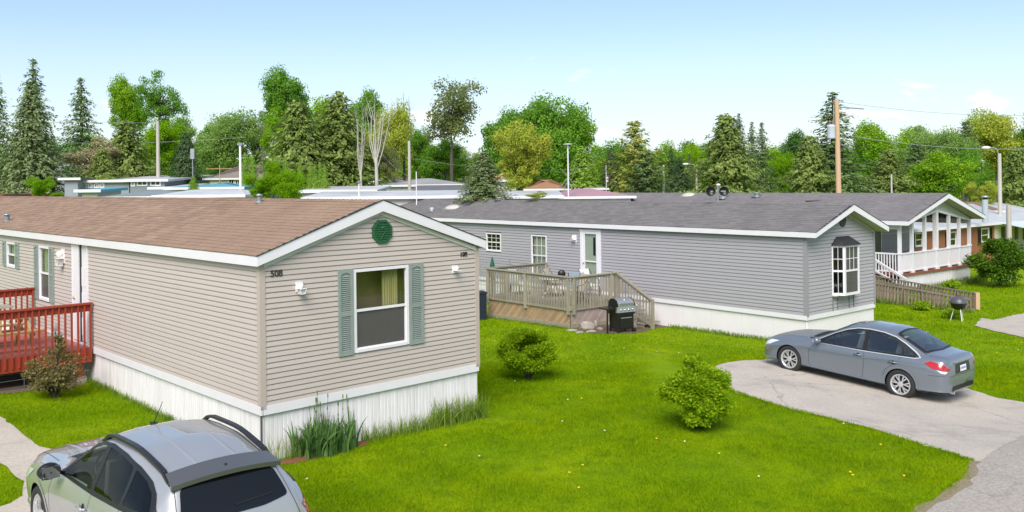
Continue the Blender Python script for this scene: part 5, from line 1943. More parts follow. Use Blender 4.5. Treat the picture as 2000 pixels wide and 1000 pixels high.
rdw = [(-.52, 1.12), (-.47, 1.55), (-.9, 1.535), (-1.22, 1.495), (-1.32, 1.16)]
qw = [(-1.38, 1.175), (-1.30, 1.485), (-1.60, 1.43), (-1.80, 1.36), (-2.00, 1.225), (-1.95, 1.21)]
dlo = rounded([(.72, 1.05), (.55, 1.19), (.22, 1.39), (-.02, 1.50), (-.24, 1.565), (-.5, 1.585), (-.95, 1.57), (-1.35, 1.52), (-1.70, 1.445), (-1.88, 1.37), (-2.10, 1.215), (-2.0, 1.175), (-1.4, 1.13), (-.5, 1.075)], .02)
wins = [rounded(fdw), rounded(rdw), rounded(qw)]
for sd in (1, -1):
    suv.patch('window_surround', 'side', dlo, BLACKP, .006, sd, holes=wins)
    for nm, w_, g_ in (('front_window', wins[0], CARGLASS), ('rear_window', wins[1], PRIVACY), ('quarter_window', wins[2], PRIVACY)):
        suv.patch(nm, 'side', w_, g_, .003, sd)
wsp = rounded([(.98, -.62), (1.02, 0), (.98, .62), (.12, .56), (.08, 0), (.12, -.56)], .05)
dels = [lambda c: c[:, 2].min() > 1.05 and all(inside(p[0], p[1], wsp) for p in c)]
dels += [window_del([scale_poly(fdw, .012), scale_poly(rdw, .012), scale_poly(qw, .012)])] + arches(suv, (1.41, -1.41), .405, .37, m=None)
suv.finish_body(dels)
interior(suv, .42, [(-.02, .38, .52), (-.02, -.38, .52), (-.95, 0, 1.2)], SEATM, dash_x=.62)
MB().box(-2.0, 1.0, -.80, .80, .30, .34).build('cabin_floor', mat('dark_carpet', (.05, .05, .05), .95), suv.root)
for x, y in ((1.41, .83), (1.41, -.83), (-1.41, .83), (-1.41, -.83)):
    suv.wheel(x, y, .365, 'alloy', .235)
# windscreen, roof glass, seams
suv.patch('windscreen', 'top', wsp, CARGLASS, .004)
suv.patch('windscreen_border', 'top', scale_poly(wsp, .02), BLACKP, .006, holes=[scale_poly(wsp, -.04)])
suv.patch('cowl', 'top', [(1.08, -.66), (1.10, 0), (1.08, .66), (.99, .62), (1.03, 0), (.99, -.62)], BLACKP, .006)
for y in (-.42, .42):
    suv.seam('hood_crease', 'top', [(1.15, y), (2.1, y * .9)], PAINTS, w=.05, h=.006)
    suv.seam('roof_groove', 'top', [(-.05, y * 1.36), (-1.92, y * 1.30)], SEAM, w=.008)
for y in (-.22, .22):
    suv.seam('roof_rib', 'top', [(0.0, y), (-1.85, y)], PAINTS, w=.05, h=.006)
suv.seam('hood_gap', 'top', [(1.14, -.76), (2.0, -.70)], SEAM)
suv.seam('hood_gap', 'top', [(1.14, .76), (2.0, .70)], SEAM)
for sd in (1, -1):
    suv.seam('door_gap', 'side', [(.80, 1.04), (.92, .80), (.92, .42), (.86, .33)], SEAM, side=sd)
    suv.seam('door_gap', 'side', [(-.47, 1.07), (-.48, .8), (-.46, .33)], SEAM, side=sd)
    suv.seam('door_gap', 'side', [(-1.36, 1.14), (-1.28, .95), (-1.02, .72), (-.98, .6)], SEAM, side=sd)
    suv.seam('door_gap', 'side', [(.9, .33), (-.95, .33)], SEAM, side=sd)
    suv.seam('belt_strip', 'side', [(.70, 1.052), (-.5, 1.078), (-1.4, 1.133), (-2.0, 1.178)], BLACKP, w=.022, h=.008, side=sd)
    suv.seam('rocker_cladding', 'side', [(1.0, .29), (-1.0, .29)], mat('dark_grey_cladding', (.05, .05, .05), .6), w=.10, h=.008, side=sd)
    for x0 in (-.33, -1.15):
        c = suv.pt('side', x0, .90, 0, sd)
        hcup = suv.patch('handle_cup', 'side', ell(x0, .90, .045, 0, 2 * math.pi, 12)[:-1], SEAM, .003, sd)
        MB().path([(x0 + .10, c.y + sd * .005, .90), (x0 + .09, c.y + sd * .035, .902), (x0 - .08, c.y + sd * .04, .905), (x0 - .11, c.y + sd * .005, .905)], .016, 8).build('door_handle', PAINTS, suv.root, smooth=True)
    # mirrors
    cm_ = (.50, sd * 1.03, 1.15)
    mm = MB()
    mm.ball((cm_[0], cm_[1] + sd * .03, cm_[2]), .09, .135, .10, 14, 10)
    mi = mm.build('door_mirror', mat('satin_black', (.012, .012, .013), .4), suv.root, smooth=True)
    MB().box(cm_[0] - .088, cm_[0] - .06, *sorted((cm_[1] - sd * .07, cm_[1] + sd * .13)), cm_[2] - .07, cm_[2] + .07).build('mirror_glass', glass_mat('mirror_glass_face', base=(.02, .02, .02), refl=.25), mi)
    MB().bar((.60, sd * .86, 1.06), cm_, .06, .04).build('mirror_arm', BLACKP, mi)
    # roof rails
    pr = []
    for i in range(13):
        t = i / 12
        x = -.04 - 1.82 * t
        c = suv.pt('top', x - .06, sd * (.60 - .03 * t), 0)
        lift = .055 * min(1, math.sin(math.pi * t) * 3.2)
        pr.append(Vector((c.x, c.y, c.z + lift)))
    mb = MB()
    for i in range(12):
        mb.bar(pr[i], pr[i + 1], .055, .032)
    for i in range(13):
        mb.ball(pr[i], .0275, .0275, .016, 8, 4)
    rr_ = mb.build('roof_rail', mat('satin_black_rail', (.018, .018, .02), .35), suv.root)
    for t in (0, 12):
        c = pr[t]
        MB().box(c.x - .05, c.x + .05, c.y - .024, c.y + .024, c.z - .05, c.z + .010).build('rail_foot', mat('satin_black_rail', (0, 0, 0)), rr_)
    suv.seam('rail_groove', 'top', [(-.02, sd * .56), (-1.9, sd * .53)], SEAM, w=.010)
    suv.patch('tail_light', 'side', rounded([(-2.10, 1.12), (-2.30, 1.02), (-2.33, .82), (-2.16, .86)], .02), mat('red_lamp_lens', (.45, .012, .015), .12, coat=1), .007, sd)
    suv.patch('headlight', 'side', rounded([(1.75, .86), (2.10, .80), (2.16, .70), (1.95, .70)], .02), mat('clear_lamp_lens', (.75, .77, .78), .1, coat=1), .007, sd)
# spoiler and rear glass
SPM = mat('grey_satin_spoiler', (.115, .117, .122), .30, metal=.3, coat=.6)
sp = []
n = 16
vs, fs = [], []
for i in range(n + 1):
    t = -1 + 2 * i / n
    y = t * .615
    xe = -2.10 - .05 * (1 - t * t) + .02
    zr_ = 1.580 - .055 * t * t
    vs += [(-1.86 + .03 * t * t, y * .94, zr_ + .012), (xe, y, zr_ - .055), (xe + .01, y, zr_ - .105), (-1.90, y * .93, zr_ - .09)]
for i in range(n):
    for j in range(4):
        fs.append((4 * i + j, 4 * i + (j + 1) % 4, 4 * i + 4 + (j + 1) % 4, 4 * i + 4 + j))
fs += [(0, 1, 2, 3), tuple(4 * n + k for k in (3, 2, 1, 0))]
spo = MB().add(vs, fs).build('rear_spoiler', SPM, suv.root)
MB().ball((-2.02, 0.0, 1.555), .018, .018, .012).build('washer_nozzle', BLACKP, spo)
rg = suv.patch('rear_glass', 'rear', rounded([(-.60, 1.16), (-.52, 1.42), (-.3, 1.46), (.3, 1.46), (.52, 1.42), (.60, 1.16), (.3, 1.12), (-.3, 1.12)], .05), DGLASS, .008)
suv.seam('wiper_blade', 'rear', [(.02, 1.19), (-.42, 1.21)], BLACKP, w=.022, h=.02, parent=rg)
for y in (-.64, .64):
    suv.seam('tailgate_gap', 'rear', [(y * .88, 1.44), (y * 1.0, 1.14), (y * 1.12, .9)], SEAM, w=.008)
suv.seam('tailgate_gap', 'rear', [(-.72, .78), (.72, .78)], SEAM, w=.008)
pn = MB().box(-2.40, -2.385, -.16, .16, .80, .95).build('number_plate', WHITE, suv.root)
# aerial
an = MB().tube((-.02, 0.0, 1.62), (-.30, 0.0, 1.92), .006, .004, 6).box(.03, -.07, -.03, .03, 1.585, 1.625)
an.build('aerial', BLACKP, suv.root)
# ------------------------------------------------------------------ grey sedan
sf = Vector((-.646, .764)).normalized()
sr = Vector((sf.y, -sf.x))
SEDC = Vector((7.97, 21.4)) + sr * .80
SCL = 1.03
sed_spec = dict(
    x=[2.36, 2.28, 2.10, 1.80, 1.40, 1.05, .82, .45, .05, -.35, -.80, -1.15, -1.50, -1.90, -2.10, -2.35, -2.48, -2.56],
    zt=[.50, .68, .78, .86, .92, .965, .99, 1.19, 1.385, 1.455, 1.455, 1.40, 1.27, 1.10, 1.075, 1.055, .99, .60],
    ze=[.46, .62, .71, .78, .84, .89, .92, 1.08, 1.27, 1.35, 1.36, 1.31, 1.19, 1.05, 1.035, 1.015, .94, .56],
    ye=[.40, .60, .68, .73, .76, .76, .74, .665, .61, .59, .585, .59, .61, .64, .66, .66, .60, .45],
    zb=[.40, .52, .62, .69, .76, .82, .85, .88, .90, .92, .94, .96, .975, .98, .98, .96, .86, .52],
    yb=[.50, .70, .78, .815, .84, .845, .84, .835, .835, .835, .835, .83, .82, .80, .785, .76, .70, .50],
    zm=[.34, .44, .52, .60, .67, .70, .71, .72, .73, .74, .76, .78, .80, .80, .78, .74, .66, .44],
    ym=[.52, .74, .84, .895, .92, .915, .91, .905, .905, .905, .91, .915, .915, .90, .88, .84, .76, .54],
    zr=[.26, .28, .30, .34, .36, .34, .33, .33, .33, .33, .33, .35, .37, .38, .38, .38, .36, .32],
    yr=[.50, .72, .82, .87, .885, .88, .88, .88, .88, .88, .88, .885, .88, .86, .84, .80, .72, .50],
    z0=[.24, .20, .18, .18, .18, .18, .18, .18, .18, .18, .18, .18, .20, .23, .25, .28, .30, .30])
PAINTG = car_paint('blue_grey_car_paint', (.205, .235, .275))
sed = Car('parked_sedan', 'blue grey sedan with silver wheels parked on the driveway in front of the grey home', (SEDC.x, SEDC.y, gz(SEDC.x, SEDC.y) + .02), sf, sed_spec, PAINTG, SCL, 1.0, lambda x: -1.85 + (x + 1.85) * .72 if x < -1.85 else 1.85 + (x - 1.85) * .8 if x > 1.85 else x)
zf_, zr__ = [gz(SEDC.x + sf.x * k * 1.4, SEDC.y + sf.y * k * 1.4) for k in (1, -1)]
sed.root.rotation_euler = (0, -math.atan2(zf_ - zr__, 2.8), math.atan2(sf.y, sf.x))
sed.root.location.z = (zf_ + zr__) / 2 + .02
sfd = [(.62, .905), (.30, 1.10), (.05, 1.225), (-.20, 1.30), (-.42, 1.325), (-.46, .935)]
srd = [(-.56, .94), (-.52, 1.325), (-.80, 1.315), (-1.08, 1.265), (-1.30, 1.175), (-1.36, .99)]
sqd = [(-1.42, 1.0), (-1.365, 1.145), (-1.55, 1.06), (-1.64, 1.01)]
sdlo = rounded([(.80, .87), (.32, 1.14), (.05, 1.262), (-.22, 1.338), (-.5, 1.36), (-.84, 1.35), (-1.12, 1.30), (-1.36, 1.20), (-1.60, 1.075), (-1.76, .99), (-1.66, .965), (-1.3, .945), (-.5, .905)], .02)
sw_ = [rounded(sfd), rounded(srd), rounded(sqd, .01)]
for sd in (1, -1):
    sed.patch('window_surround', 'side', sdlo, BLACKP, .005, sd, holes=sw_)
    for nm, w_ in (('front_window', sw_[0]), ('rear_window', sw_[1]), ('quarter_window', sw_[2])):
        sed.patch(nm, 'side', w_, glass_mat('grey_car_glass', (.55, .60, .58), .14, .01, gmax=.45) if 'grey_car_glass' not in MATS else MATS['grey_car_glass'], .003, sd)
    o = rounded([(.84, .865), (.32, 1.155), (.05, 1.28), (-.22, 1.355), (-.5, 1.377), (-.84, 1.367), (-1.12, 1.317), (-1.37, 1.215), (-1.62, 1.09), (-1.80, .985), (-1.68, .948), (-1.3, .93), (-.5, .888)], .02)
    sed.patch('window_chrome', 'side', o, mat('satin_bright_trim', (.62, .63, .64), .3, metal=.3), .009, sd, holes=[sdlo])
    sed.seam('door_gap', 'side', [(.72, .86), (.86, .66), (.86, .36), (.80, .26)], SEAM, side=sd)
    sed.seam('door_gap', 'side', [(-.51, .89), (-.53, .6), (-.50, .26)], SEAM, side=sd)
    sed.seam('door_gap', 'side', [(-1.36, .93), (-1.30, .80), (-1.06, .62), (-.98, .45)], SEAM, side=sd)
    sed.seam('door_gap', 'side', [(.84, .26), (-.95, .26)], SEAM, side=sd)
    sed.seam('body_crease', 'side', [(1.0, .72), (-.5, .76), (-1.4, .86), (-2.1, .88)], PAINTG, w=.03, h=.007, side=sd)
    sed.patch('fuel_door', 'side', ell(-1.78, .80, .075, 0, 2 * math.pi, 16)[:-1], PAINTG, .004, sd) if sd < 0 else None
    for x0 in (-.38, -1.22):
        c = sed.pt('side', x0, .80, 0, sd)
        sed.patch('handle_cup', 'side', ell(x0, .80, .04, 0, 2 * math.pi, 12)[:-1], SEAM, .003, sd)
        MB().path([(x0 + .10, c.y + sd * .003, .80), (x0 + .08, c.y + sd * .03, .802), (x0 - .08, c.y + sd * .035, .805), (x0 - .11, c.y + sd * .003, .805)], .015, 8).build('door_handle', PAINTG, sed.root, smooth=True)
    mm = MB().ball((.60, sd * .99, .96), .075, .105, .07, 12, 8).build('door_mirror', PAINTG, sed.root, smooth=True)
    MB().bar((.62, sd * .83, .91), (.60, sd * .96, .94), .05, .03).build('mirror_arm', BLACKP, mm)
    sed.patch('tail_light', 'side', rounded([(-1.90, .90), (-2.05, .96), (-2.42, .92), (-2.52, .80), (-2.15, .82)], .02), mat('red_lamp_lens', (0, 0, 0)), .010, sd)
    sed.patch('reverse_lamp', 'side', rounded([(-2.26, .805), (-2.50, .775), (-2.47, .73), (-2.38, .75)], .01), mat('clear_lamp_lens', (0, 0, 0)), .011, sd)
    sed.patch('headlight', 'side', rounded([(1.72, .72), (2.02, .70), (2.25, .60), (2.20, .55), (1.98, .60)], .02), mat('clear_lamp_lens', (0, 0, 0)), .008, sd)
    sed.patch('side_marker', 'side', rounded([(2.02, .50), (2.16, .48), (2.16, .455), (2.02, .47)], .008), mat('amber_lens', (.6, .2, .02), .2), .008, sd)
wsp2 = rounded([(.90, -.62), (.96, 0), (.90, .62), (.08, .53), (.04, 0), (.08, -.53)], .05)
rgp = rounded([(-1.12, -.50), (-1.09, 0), (-1.12, .50), (-1.82, .60), (-1.92, 0), (-1.82, -.60)], .07)
dels = [lambda c: c[:, 2].min() > .9 and (all(inside(p[0], p[1], wsp2) for p in c) or all(inside(p[0], p[1], scale_poly(rgp, -.02)) for p in c))]
dels += [window_del([scale_poly(sfd, .012), scale_poly(srd, .012), scale_poly(sqd, .006)])] + arches(sed, (1.395, -1.395), .355, .335)
sed.finish_body(dels)
interior(sed, .28, [(-.05, .36, .5), (-.05, -.36, .5), (-.95, 0, 1.15)], SEATG, dash_x=.6)
MB().box(-1.9, 1.0, -.78, .78, .24, .28).build('cabin_floor', mat('dark_carpet', (0, 0, 0)), sed.root)
for x, y in ((1.395, .80), (1.395, -.80), (-1.395, .80), (-1.395, -.80)):
    sed.wheel(x, y, .33, 'cover', .21, rr=.70)
sed.patch('windscreen', 'top', wsp2, CARGLASS, .004)
sed.patch('windscreen_border', 'top', scale_poly(wsp2, .02), BLACKP, .006, holes=[scale_poly(wsp2, -.04)])
sed.patch('rear_glass_border', 'top', scale_poly(rgp, .02), BLACKP, .006, holes=[scale_poly(rgp, -.045)])
sed.patch('rear_glass', 'top', rgp, glass_mat('grey_rear_glass', (.45, .50, .50), refl=.30, rough=.03), .004)
MB().box(-1.95, -1.15, -.62, .62, .84, .88).build('parcel_shelf', SEATG, sed.root)
sed.seam('rear_glass_trim', 'top', [(-1.10, .53), (-1.84, .64)], SEAM, w=.02)
sed.seam('hood_gap', 'top', [(1.02, .70), (2.05, .60)], SEAM)
sed.seam('hood_gap', 'top', [(1.02, -.70), (2.05, -.60)], SEAM)
sed.seam('boot_gap', 'top', [(-1.92, .66), (-2.42, .56)], SEAM)
sed.seam('boot_gap', 'top', [(-1.92, -.66), (-2.42, -.56)], SEAM)
sed.seam('bumper_gap', 'side', [(-2.05, .66), (-2.50, .70)], SEAM)
sed.seam('bumper_gap', 'rear', [(-.6, .66), (.6, .66)], SEAM)
rp = sed.patch('plate_recess', 'rear', rounded([(-.36, .69), (-.34, .90), (.34, .90), (.36, .69)], .04), mat('dark_grey_recess', (.03, .035, .04), .4), .006)
pl_ = sed.patch('number_plate', 'rear', [(-.15, .72), (-.15, .85), (.15, .85), (.15, .72)], WHITE, .016, smooth=False)
tx = sed.patch('plate_characters', 'rear', [(-.12, .765), (-.12, .81), (.12, .81), (.12, .765)], mat('plate_blue', (.25, .32, .5), .5), .018)
sed.seam('boot_trim', 'rear', [(-.42, .925), (.42, .925)], CHROME, w=.03, h=.012)
sed.patch('lower_bumper', 'rear', rounded([(-.55, .34), (-.5, .44), (.5, .44), (.55, .34)], .03), BLACKP, .008)
MB().tube((-2.28, .45, .30), (-2.38, .45, .295), .035, .035, 10).build('exhaust_tip', CHROME, sed.root)
# ================================================================== far homes behind the ridges
def far_home(px0, px1, ytop, yeave, Z, label, wall, roofm, hip=0.0, depth=8.0, low=True, base=None, ridge='x', ov=.3, rz=0.0, wins=(), overh=.25, flat=False):
    a, b = W(px0, yeave, Z), W(px1, yeave, Z)
    zt = W((px0 + px1) / 2, ytop, Z + (depth / 2 if ridge == 'x' else 0)).z
    ze = W((px0 + px1) / 2, yeave, Z).z
    w = b.x - a.x
    g = base if base is not None else gz((a.x + b.x) / 2, Z) - .3
    g = min(g, ze - 2.0)
    t = thing('mobile_home', label, 'mobile home', (a.x, Z, 0), rz, 'mobile homes')
    # four wall panels with openings at the front
    mb = MB(ff())
    ws = []
    for (p0, p1, y0, y1_) in wins:
        ws.append((kx(p0) * Z - a.x, kx(p1) * Z - a.x, W(p0, y1_, Z).z, W(p0, y0, Z).z))
    for r_ in rects(0, w, g, ze, ws):
        mb.box(r_[0], r_[1], -.08, 0, r_[2], r_[3])
    mb.build('wall', wall, t)
    MB().box(0, .08, .08, depth, g, ze).box(w - .08, w, .08, depth, g, ze).box(.08, w - .08, depth - .08, depth, g, ze).build('wall', wall, t)
    for k in ws:
        fo = MB(ff()).box(k[0], k[1], -.05, -.02, k[2], k[3]).build('window', MATS['opaque_dark_glass'], t)
        f = MB(ff())
        f.box(k[0] - .08, k[0], 0, .04, k[2] - .08, k[3] + .08).box(k[1], k[1] + .08, 0, .04, k[2] - .08, k[3] + .08).box(k[0], k[1], 0, .04, k[3], k[3] + .08).box(k[0], k[1], 0, .04, k[2] - .08, k[2])
        f.box((k[0] + k[1]) / 2 - .03, (k[0] + k[1]) / 2 + .03, -.01, .03, k[2], k[3])
        f.build('frame', WHITE, fo)
    if flat:
        MB().add([(-ov, -overh, ze), (w + ov, -overh, ze), (w + ov, depth + overh, zt), (-ov, depth + overh, zt), (-ov, -overh, ze - .15), (w + ov, -overh, ze - .15), (w + ov, depth + overh, zt - .15), (-ov, depth + overh, zt - .15)],
                 [(0, 1, 2, 3), (7, 6, 5, 4), (0, 4, 5, 1), (2, 6, 7, 3), (0, 3, 7, 4), (1, 5, 6, 2)]).build('roof', roofm, t)
        MB().box(-ov - .02, w + ov + .02, -overh - .04, -overh - .005, ze - .13, ze + .03).build('fascia', WHITE, t)
    elif ridge == 'x':
        h = hip
        V = [(-ov, -overh, ze), (w + ov, -overh, ze), (w + ov, depth + overh, ze), (-ov, depth + overh, ze), (-ov + h, depth / 2, zt), (w + ov - h, depth / 2, zt)]
        V += [(x, y, z - .12) for x, y, z in V]
        MB().add(V, [(0, 1, 5, 4), (1, 2, 5), (2, 3, 4, 5), (3, 0, 4), (7, 6, 10, 11), (8, 7, 11), (9, 8, 11, 10), (6, 9, 10), (0, 6, 7, 1), (1, 7, 8, 2), (2, 8, 9, 3), (3, 9, 6, 0)]).build('roof', roofm, t)
        if not hip:
            MB().prism([(-overh * 0, ze), (depth / 2, zt - .1), (depth, ze)], 0, 0.02, .1).prism([(0, ze), (depth / 2, zt - .1), (depth, ze)], 0, w - .1, w - .02).build('gable_wall', wall, t)
        MB().box(-ov - .02, w + ov + .02, -overh - .04, -overh - .005, ze - .13, ze + .02).build('fascia', WHITE, t)
    else:
        V = [(-ov, -overh, ze), (w / 2, -overh, zt), (w + ov, -overh, ze), (-ov, depth, ze), (w / 2, depth, zt), (w + ov, depth, ze)]
        V += [(x, y, z - .14) for x, y, z in V]
        MB().add(V, [(0, 1, 4, 3), (1, 2, 5, 4), (7, 6, 9, 10), (8, 7, 10, 11), (0, 6, 7, 1), (1, 7, 8, 2), (3, 4, 10, 9), (4, 5, 11, 10), (0, 3, 9, 6), (2, 8, 11, 5)]).build('roof', roofm, t)
        MB().prism([(0, ze), (w / 2, zt - .1), (w, ze)], 1, 0, .08).build('gable_wall', wall, t)
        for s, x0 in ((1, -ov), (-1, w + ov)):
            MB().prism([(x0, ze + .02), (w / 2, zt + .02), (w / 2, zt - .22), (x0, ze - .2)], 1, -overh - .05, -overh - .01).build('rake_fascia', WHITE, t)
    return t
BLGR = mat('blue_grey_siding', (.28, .32, .37), .6, var=.25, scale=.6)
BLGR2 = mat('dark_blue_grey_siding', (.20, .23, .27), .6, var=.25, scale=.6)
OFFW = mat('off_white_siding', (.66, .66, .64), .6, var=.25, scale=.6)
TEAL = mat('teal_metal_roof', (.10, .36, .43), .5, var=.35, scale=.5, col2=(.13, .30, .36))
GRNR = mat('grey_green_roof', (.22, .27, .27), .7, var=.35, scale=.5)
TANR = mat('tan_grey_shingle', (.27, .225, .20), .9, var=.35, scale=.6)
LGR = mat('light_grey_roof', (.35, .35, .36), .8, var=.5, scale=.5)
DGR = mat('charcoal_roof', (.15, .15, .16), .85, var=.4, scale=.5)
PINK = mat('dusty_pink_roof', (.42, .24, .28), .8, var=.35, scale=.4, col2=(.36, .20, .24))
ORR = mat('orange_brown_shingle', (.38, .20, .10), .85, var=.35, scale=.5)
YEL = mat('yellow_tan_roof', (.56, .38, .16), .8, var=.3)
BRR = mat('brown_roof', (.26, .16, .12), .85, var=.3)
far_home(126, 152, 347, 348, 61, 'tall plain blue grey block at the left end of the white roofed home', BLGR, DGR, flat=True, depth=3)
far_home(150, 252, 343, 352.5, 62, 'blue grey home with white sloping roof and a row of small windows, far left', BLGR, ROOFW, flat=True, depth=6,
         wins=((152, 158, 363, 372), (163, 168, 360, 365), (174, 179, 360, 365), (186, 191, 360, 365), (197, 202, 360, 365)))
far_home(254, 322, 341.5, 351, 61, 'white fronted home with dark windows right of the blue grey one', BLGR2, ROOFW, flat=True, depth=9, wins=((258, 262, 354, 362), (270, 286, 354, 361), (296, 312, 354, 361)))
far_home(330, 470, 357, 366, 57, 'long low home with teal metal roof, far left', OFFW, TEAL, hip=3.0, depth=8)
far_home(300, 350, 359, 366, 60, 'low white roof between the white fronted home and the teal roof', OFFW, ROOFW, flat=True, depth=5)
far_home(205, 345, 371, 384, 48, 'low home with grey green roof just behind the brown ridge', OFFW, GRNR, hip=2.0, depth=5)
far_home(160, 190, 367, 371, 49, 'small teal canopy roof on posts behind the brown ridge', CREAM, TEAL, flat=True, depth=3)
far_home(312, 470, 370.5, 381, 45, 'white roofed home left of the lime trees, behind the brown ridge', OFFW, ROOFW, hip=1.0, depth=5)
far_home(404, 522, 322, 348, 78, 'white home with tan hipped roof and small window, far centre left', OFFW, TANR, hip=4.5, depth=10, wins=((448, 456, 351, 359), (461, 467, 353, 359)))
far_home(590, 728, 364, 372, 55, 'white flat roofed home right of the arborvitae', OFFW, ROOFW, depth=6, flat=True)
far_home(600, 905, 373.5, 384, 47, 'long white roof directly behind the ridge of the beige home', OFFW, ROOFW, depth=5, flat=True)
far_home(725, 792, 345, 356, 80, 'small gabled grey white home below the satellite dish, far centre', OFFW, BRR, ridge='y', depth=14)
far_home(742, 900, 348.5, 361, 68, 'long light grey roof behind the white one, far centre', OFFW, LGR, hip=3, depth=9)
far_home(812, 905, 361.5, 375, 56, 'dark grey shingled roof behind the blue spruce', OFFW, DGR, depth=6)
far_home(958, 1008, 336, 352, 80, 'home with yellow tan roof behind the blue spruce', CREAM, YEL, ridge='x', depth=8, hip=1.5)
far_home(1030, 1108, 351, 369, 72, 'home with orange brown hipped roof, far centre right', CREAM, ORR, hip=2.5, depth=9)
far_home(985, 1090, 373, 383, 50, 'low white roof right of the blue spruce', OFFW, ROOFW, depth=5, flat=True)
far_home(1072, 1232, 368, 384, 56, 'home with dusty pink roof behind the grey ridge', OFFW, PINK, hip=2.5, depth=8)
far_home(1138, 1182, 361, 368, 78, 'small pale grey hipped shed behind the pink roof', OFFW, LGR, hip=1.5, depth=5)
far_home(1872, 1950, 394, 412, 62, 'home with brown roof beside the chimney, far right', CREAM, BRR, ridge='x', depth=7)
far_home(1940, 2060, 412, 421, 66, 'low white roofed home behind the lamp post at far right', OFFW, ROOFW, flat=True, depth=8)
far_home(108, 200, 290, 330, 92, 'tall grey house partly hidden behind the spruces at far left', BLGR, LGR, ridge='x', hip=2, depth=9)
rp0 = W(47, 377, 60)
sh = thing('parked_suv', 'dark red car roof just showing over the brown ridge at far left', 'car', (rp0.x, rp0.y, rp0.z - .42))
for x_ in (-1.3, 1.3):
    MB().lathe([(.001, -.1), (.33, -.1), (.35, 0), (.33, .1), (.001, .1)], (x_ * 1.0, -.85, -1.0), 'y', 16).build('wheel', TYRE, sh)
MB().prism([(-2.2, -.95), (-2.2, -.3), (-1.5, .1), (-.9, .42), (.9, .42), (1.4, .1), (2.2, -.3), (2.2, -.95)], 1, -.8, .8).build('body', mat('dark_red_paint', (.22, .02, .025), .3, coat=1), sh)
MB().prism([(-1.3, .08), (-.85, .36), (.85, .36), (1.25, .08)], 1, -.82, -.80).build('window', DGLASS, sh)
# ================================================================== poles, lamps, aerials
def pole(px, ytop, Z, r, label, m, cat='pole', name='utility_pole', lean=0.0, group=None):
    top = W(px, ytop, Z)
    g = gz(top.x, top.y)
    t = thing(name, label, cat, (top.x, top.y, g), 0, group)
    h = top.z - g
    MB().tube((lean, 0, 0), (0, 0, h), r * 1.2, r * .85, 12).build('shaft', m, t)
    return t, h
t, hh = pole(1634, 194, 52, .15, 'tall tan wooden utility pole with a grey transformer', TAN, lean=.10)
MB().lathe([(.001, -.78), (.23, -.76), (.24, -.7), (.24, -.08), (.25, -.06), (.25, 0), (.14, .06), (.001, .08)], (-.38, -.1, hh - 1.55), n=18).build('transformer', mat('pale_grey_enamel', (.55, .60, .65), .4), t, smooth=True)
for x in (-.46, -.30):
    MB().lathe([(.03, .05), (.06, .1), (.03, .14), (.06, .2), (.03, .26), (.02, .35)], (x, -.1, hh - 1.55), n=8).build('bushing', BRR, t)
MB().box(-.25, .1, -.05, .05, hh - 2.3, hh - 2.2).build('bracket', STEEL, t)
MB().tube((-.2, -.05, hh - .3), (-.2, -.05, hh - 1.5), .03, n=6).build('fuse_arm', STEEL, t)
MB().tube((.05, 0, hh - .45), (1.4, -.5, hh - .62), .04, n=6).build('insulator_arm', GREYPIPE, t)
def lamp_post(px, ytop, Z, r, label, side=-1, m=GPOLE):
    t, h = pole(px, ytop, Z, r, label, m, 'street lamp', 'street_lamp', group='street lamps')
    MB().path([(0, 0, h - .2), (side * .2, 0, h + .35), (side * .7, 0, h + .45)], .035).build('lamp_arm', STEEL, t)
    MB().ball((side * .9, 0, h + .42), .32, .16, .1, 10, 6).build('lamp_head', LAMPG, t, smooth=True)
    return t
lamp_post(1952, 300, 60, .13, 'street lamp on a pale pole near the right edge')
lamp_post(1361, 330, 75, .12, 'street lamp on a pale pole between the dark conifers and the large pine')
pole(308, 237, 66, .14, 'grey wooden utility pole in front of the tall maples at left', GPOLE)
pole(799, 275, 62, .11, 'grey wooden pole without arms right of the dead white tree', GPOLE)
pole(1296, 322, 80, .11, 'short grey pole left of the dark conifers', GPOLE)
pole(1741, 340, 66, .07, 'thin pale pole in the trees right of the utility pole', GPOLE)
pole(1390, 332, 78, .09, 'thin brown pole in front of the large pine', TAN)
pole(1126, 322, 80, .09, 'thin leaning brown pole right of the aerial mast', TAN, lean=-.5)
t, hh = pole(1970, 400, 46, .13, 'short weathered grey post behind the round bush at right', GPOLE)
t, hh = pole(469, 284, 50, .07, 'thin pale metal mast with small cap left of the lime trees', WHITE)
MB().box(-.14, .14, -.1, .1, hh, hh + .14).build('cap', GREYPIPE, t)
t, hh = pole(376, 292, 56, .03, 'thin mast with grey box in front of the dark conifer', STEEL)
MB().box(-.12, .12, -.06, .06, hh - .6, hh + .05).build('box', STEEL, t)
t, hh = pole(813, 335, 46, .03, 'slender white vent mast on the white roof', WHITE)
t, hh = pole(701, 357, 47, .05, 'white vent mast with round cap on the long white roof', WHITE)
MB().lathe([(.12, 0), (.13, .05), (.05, .1), (.001, .12)], (0, 0, hh), n=10).build('cap', STEEL, t)
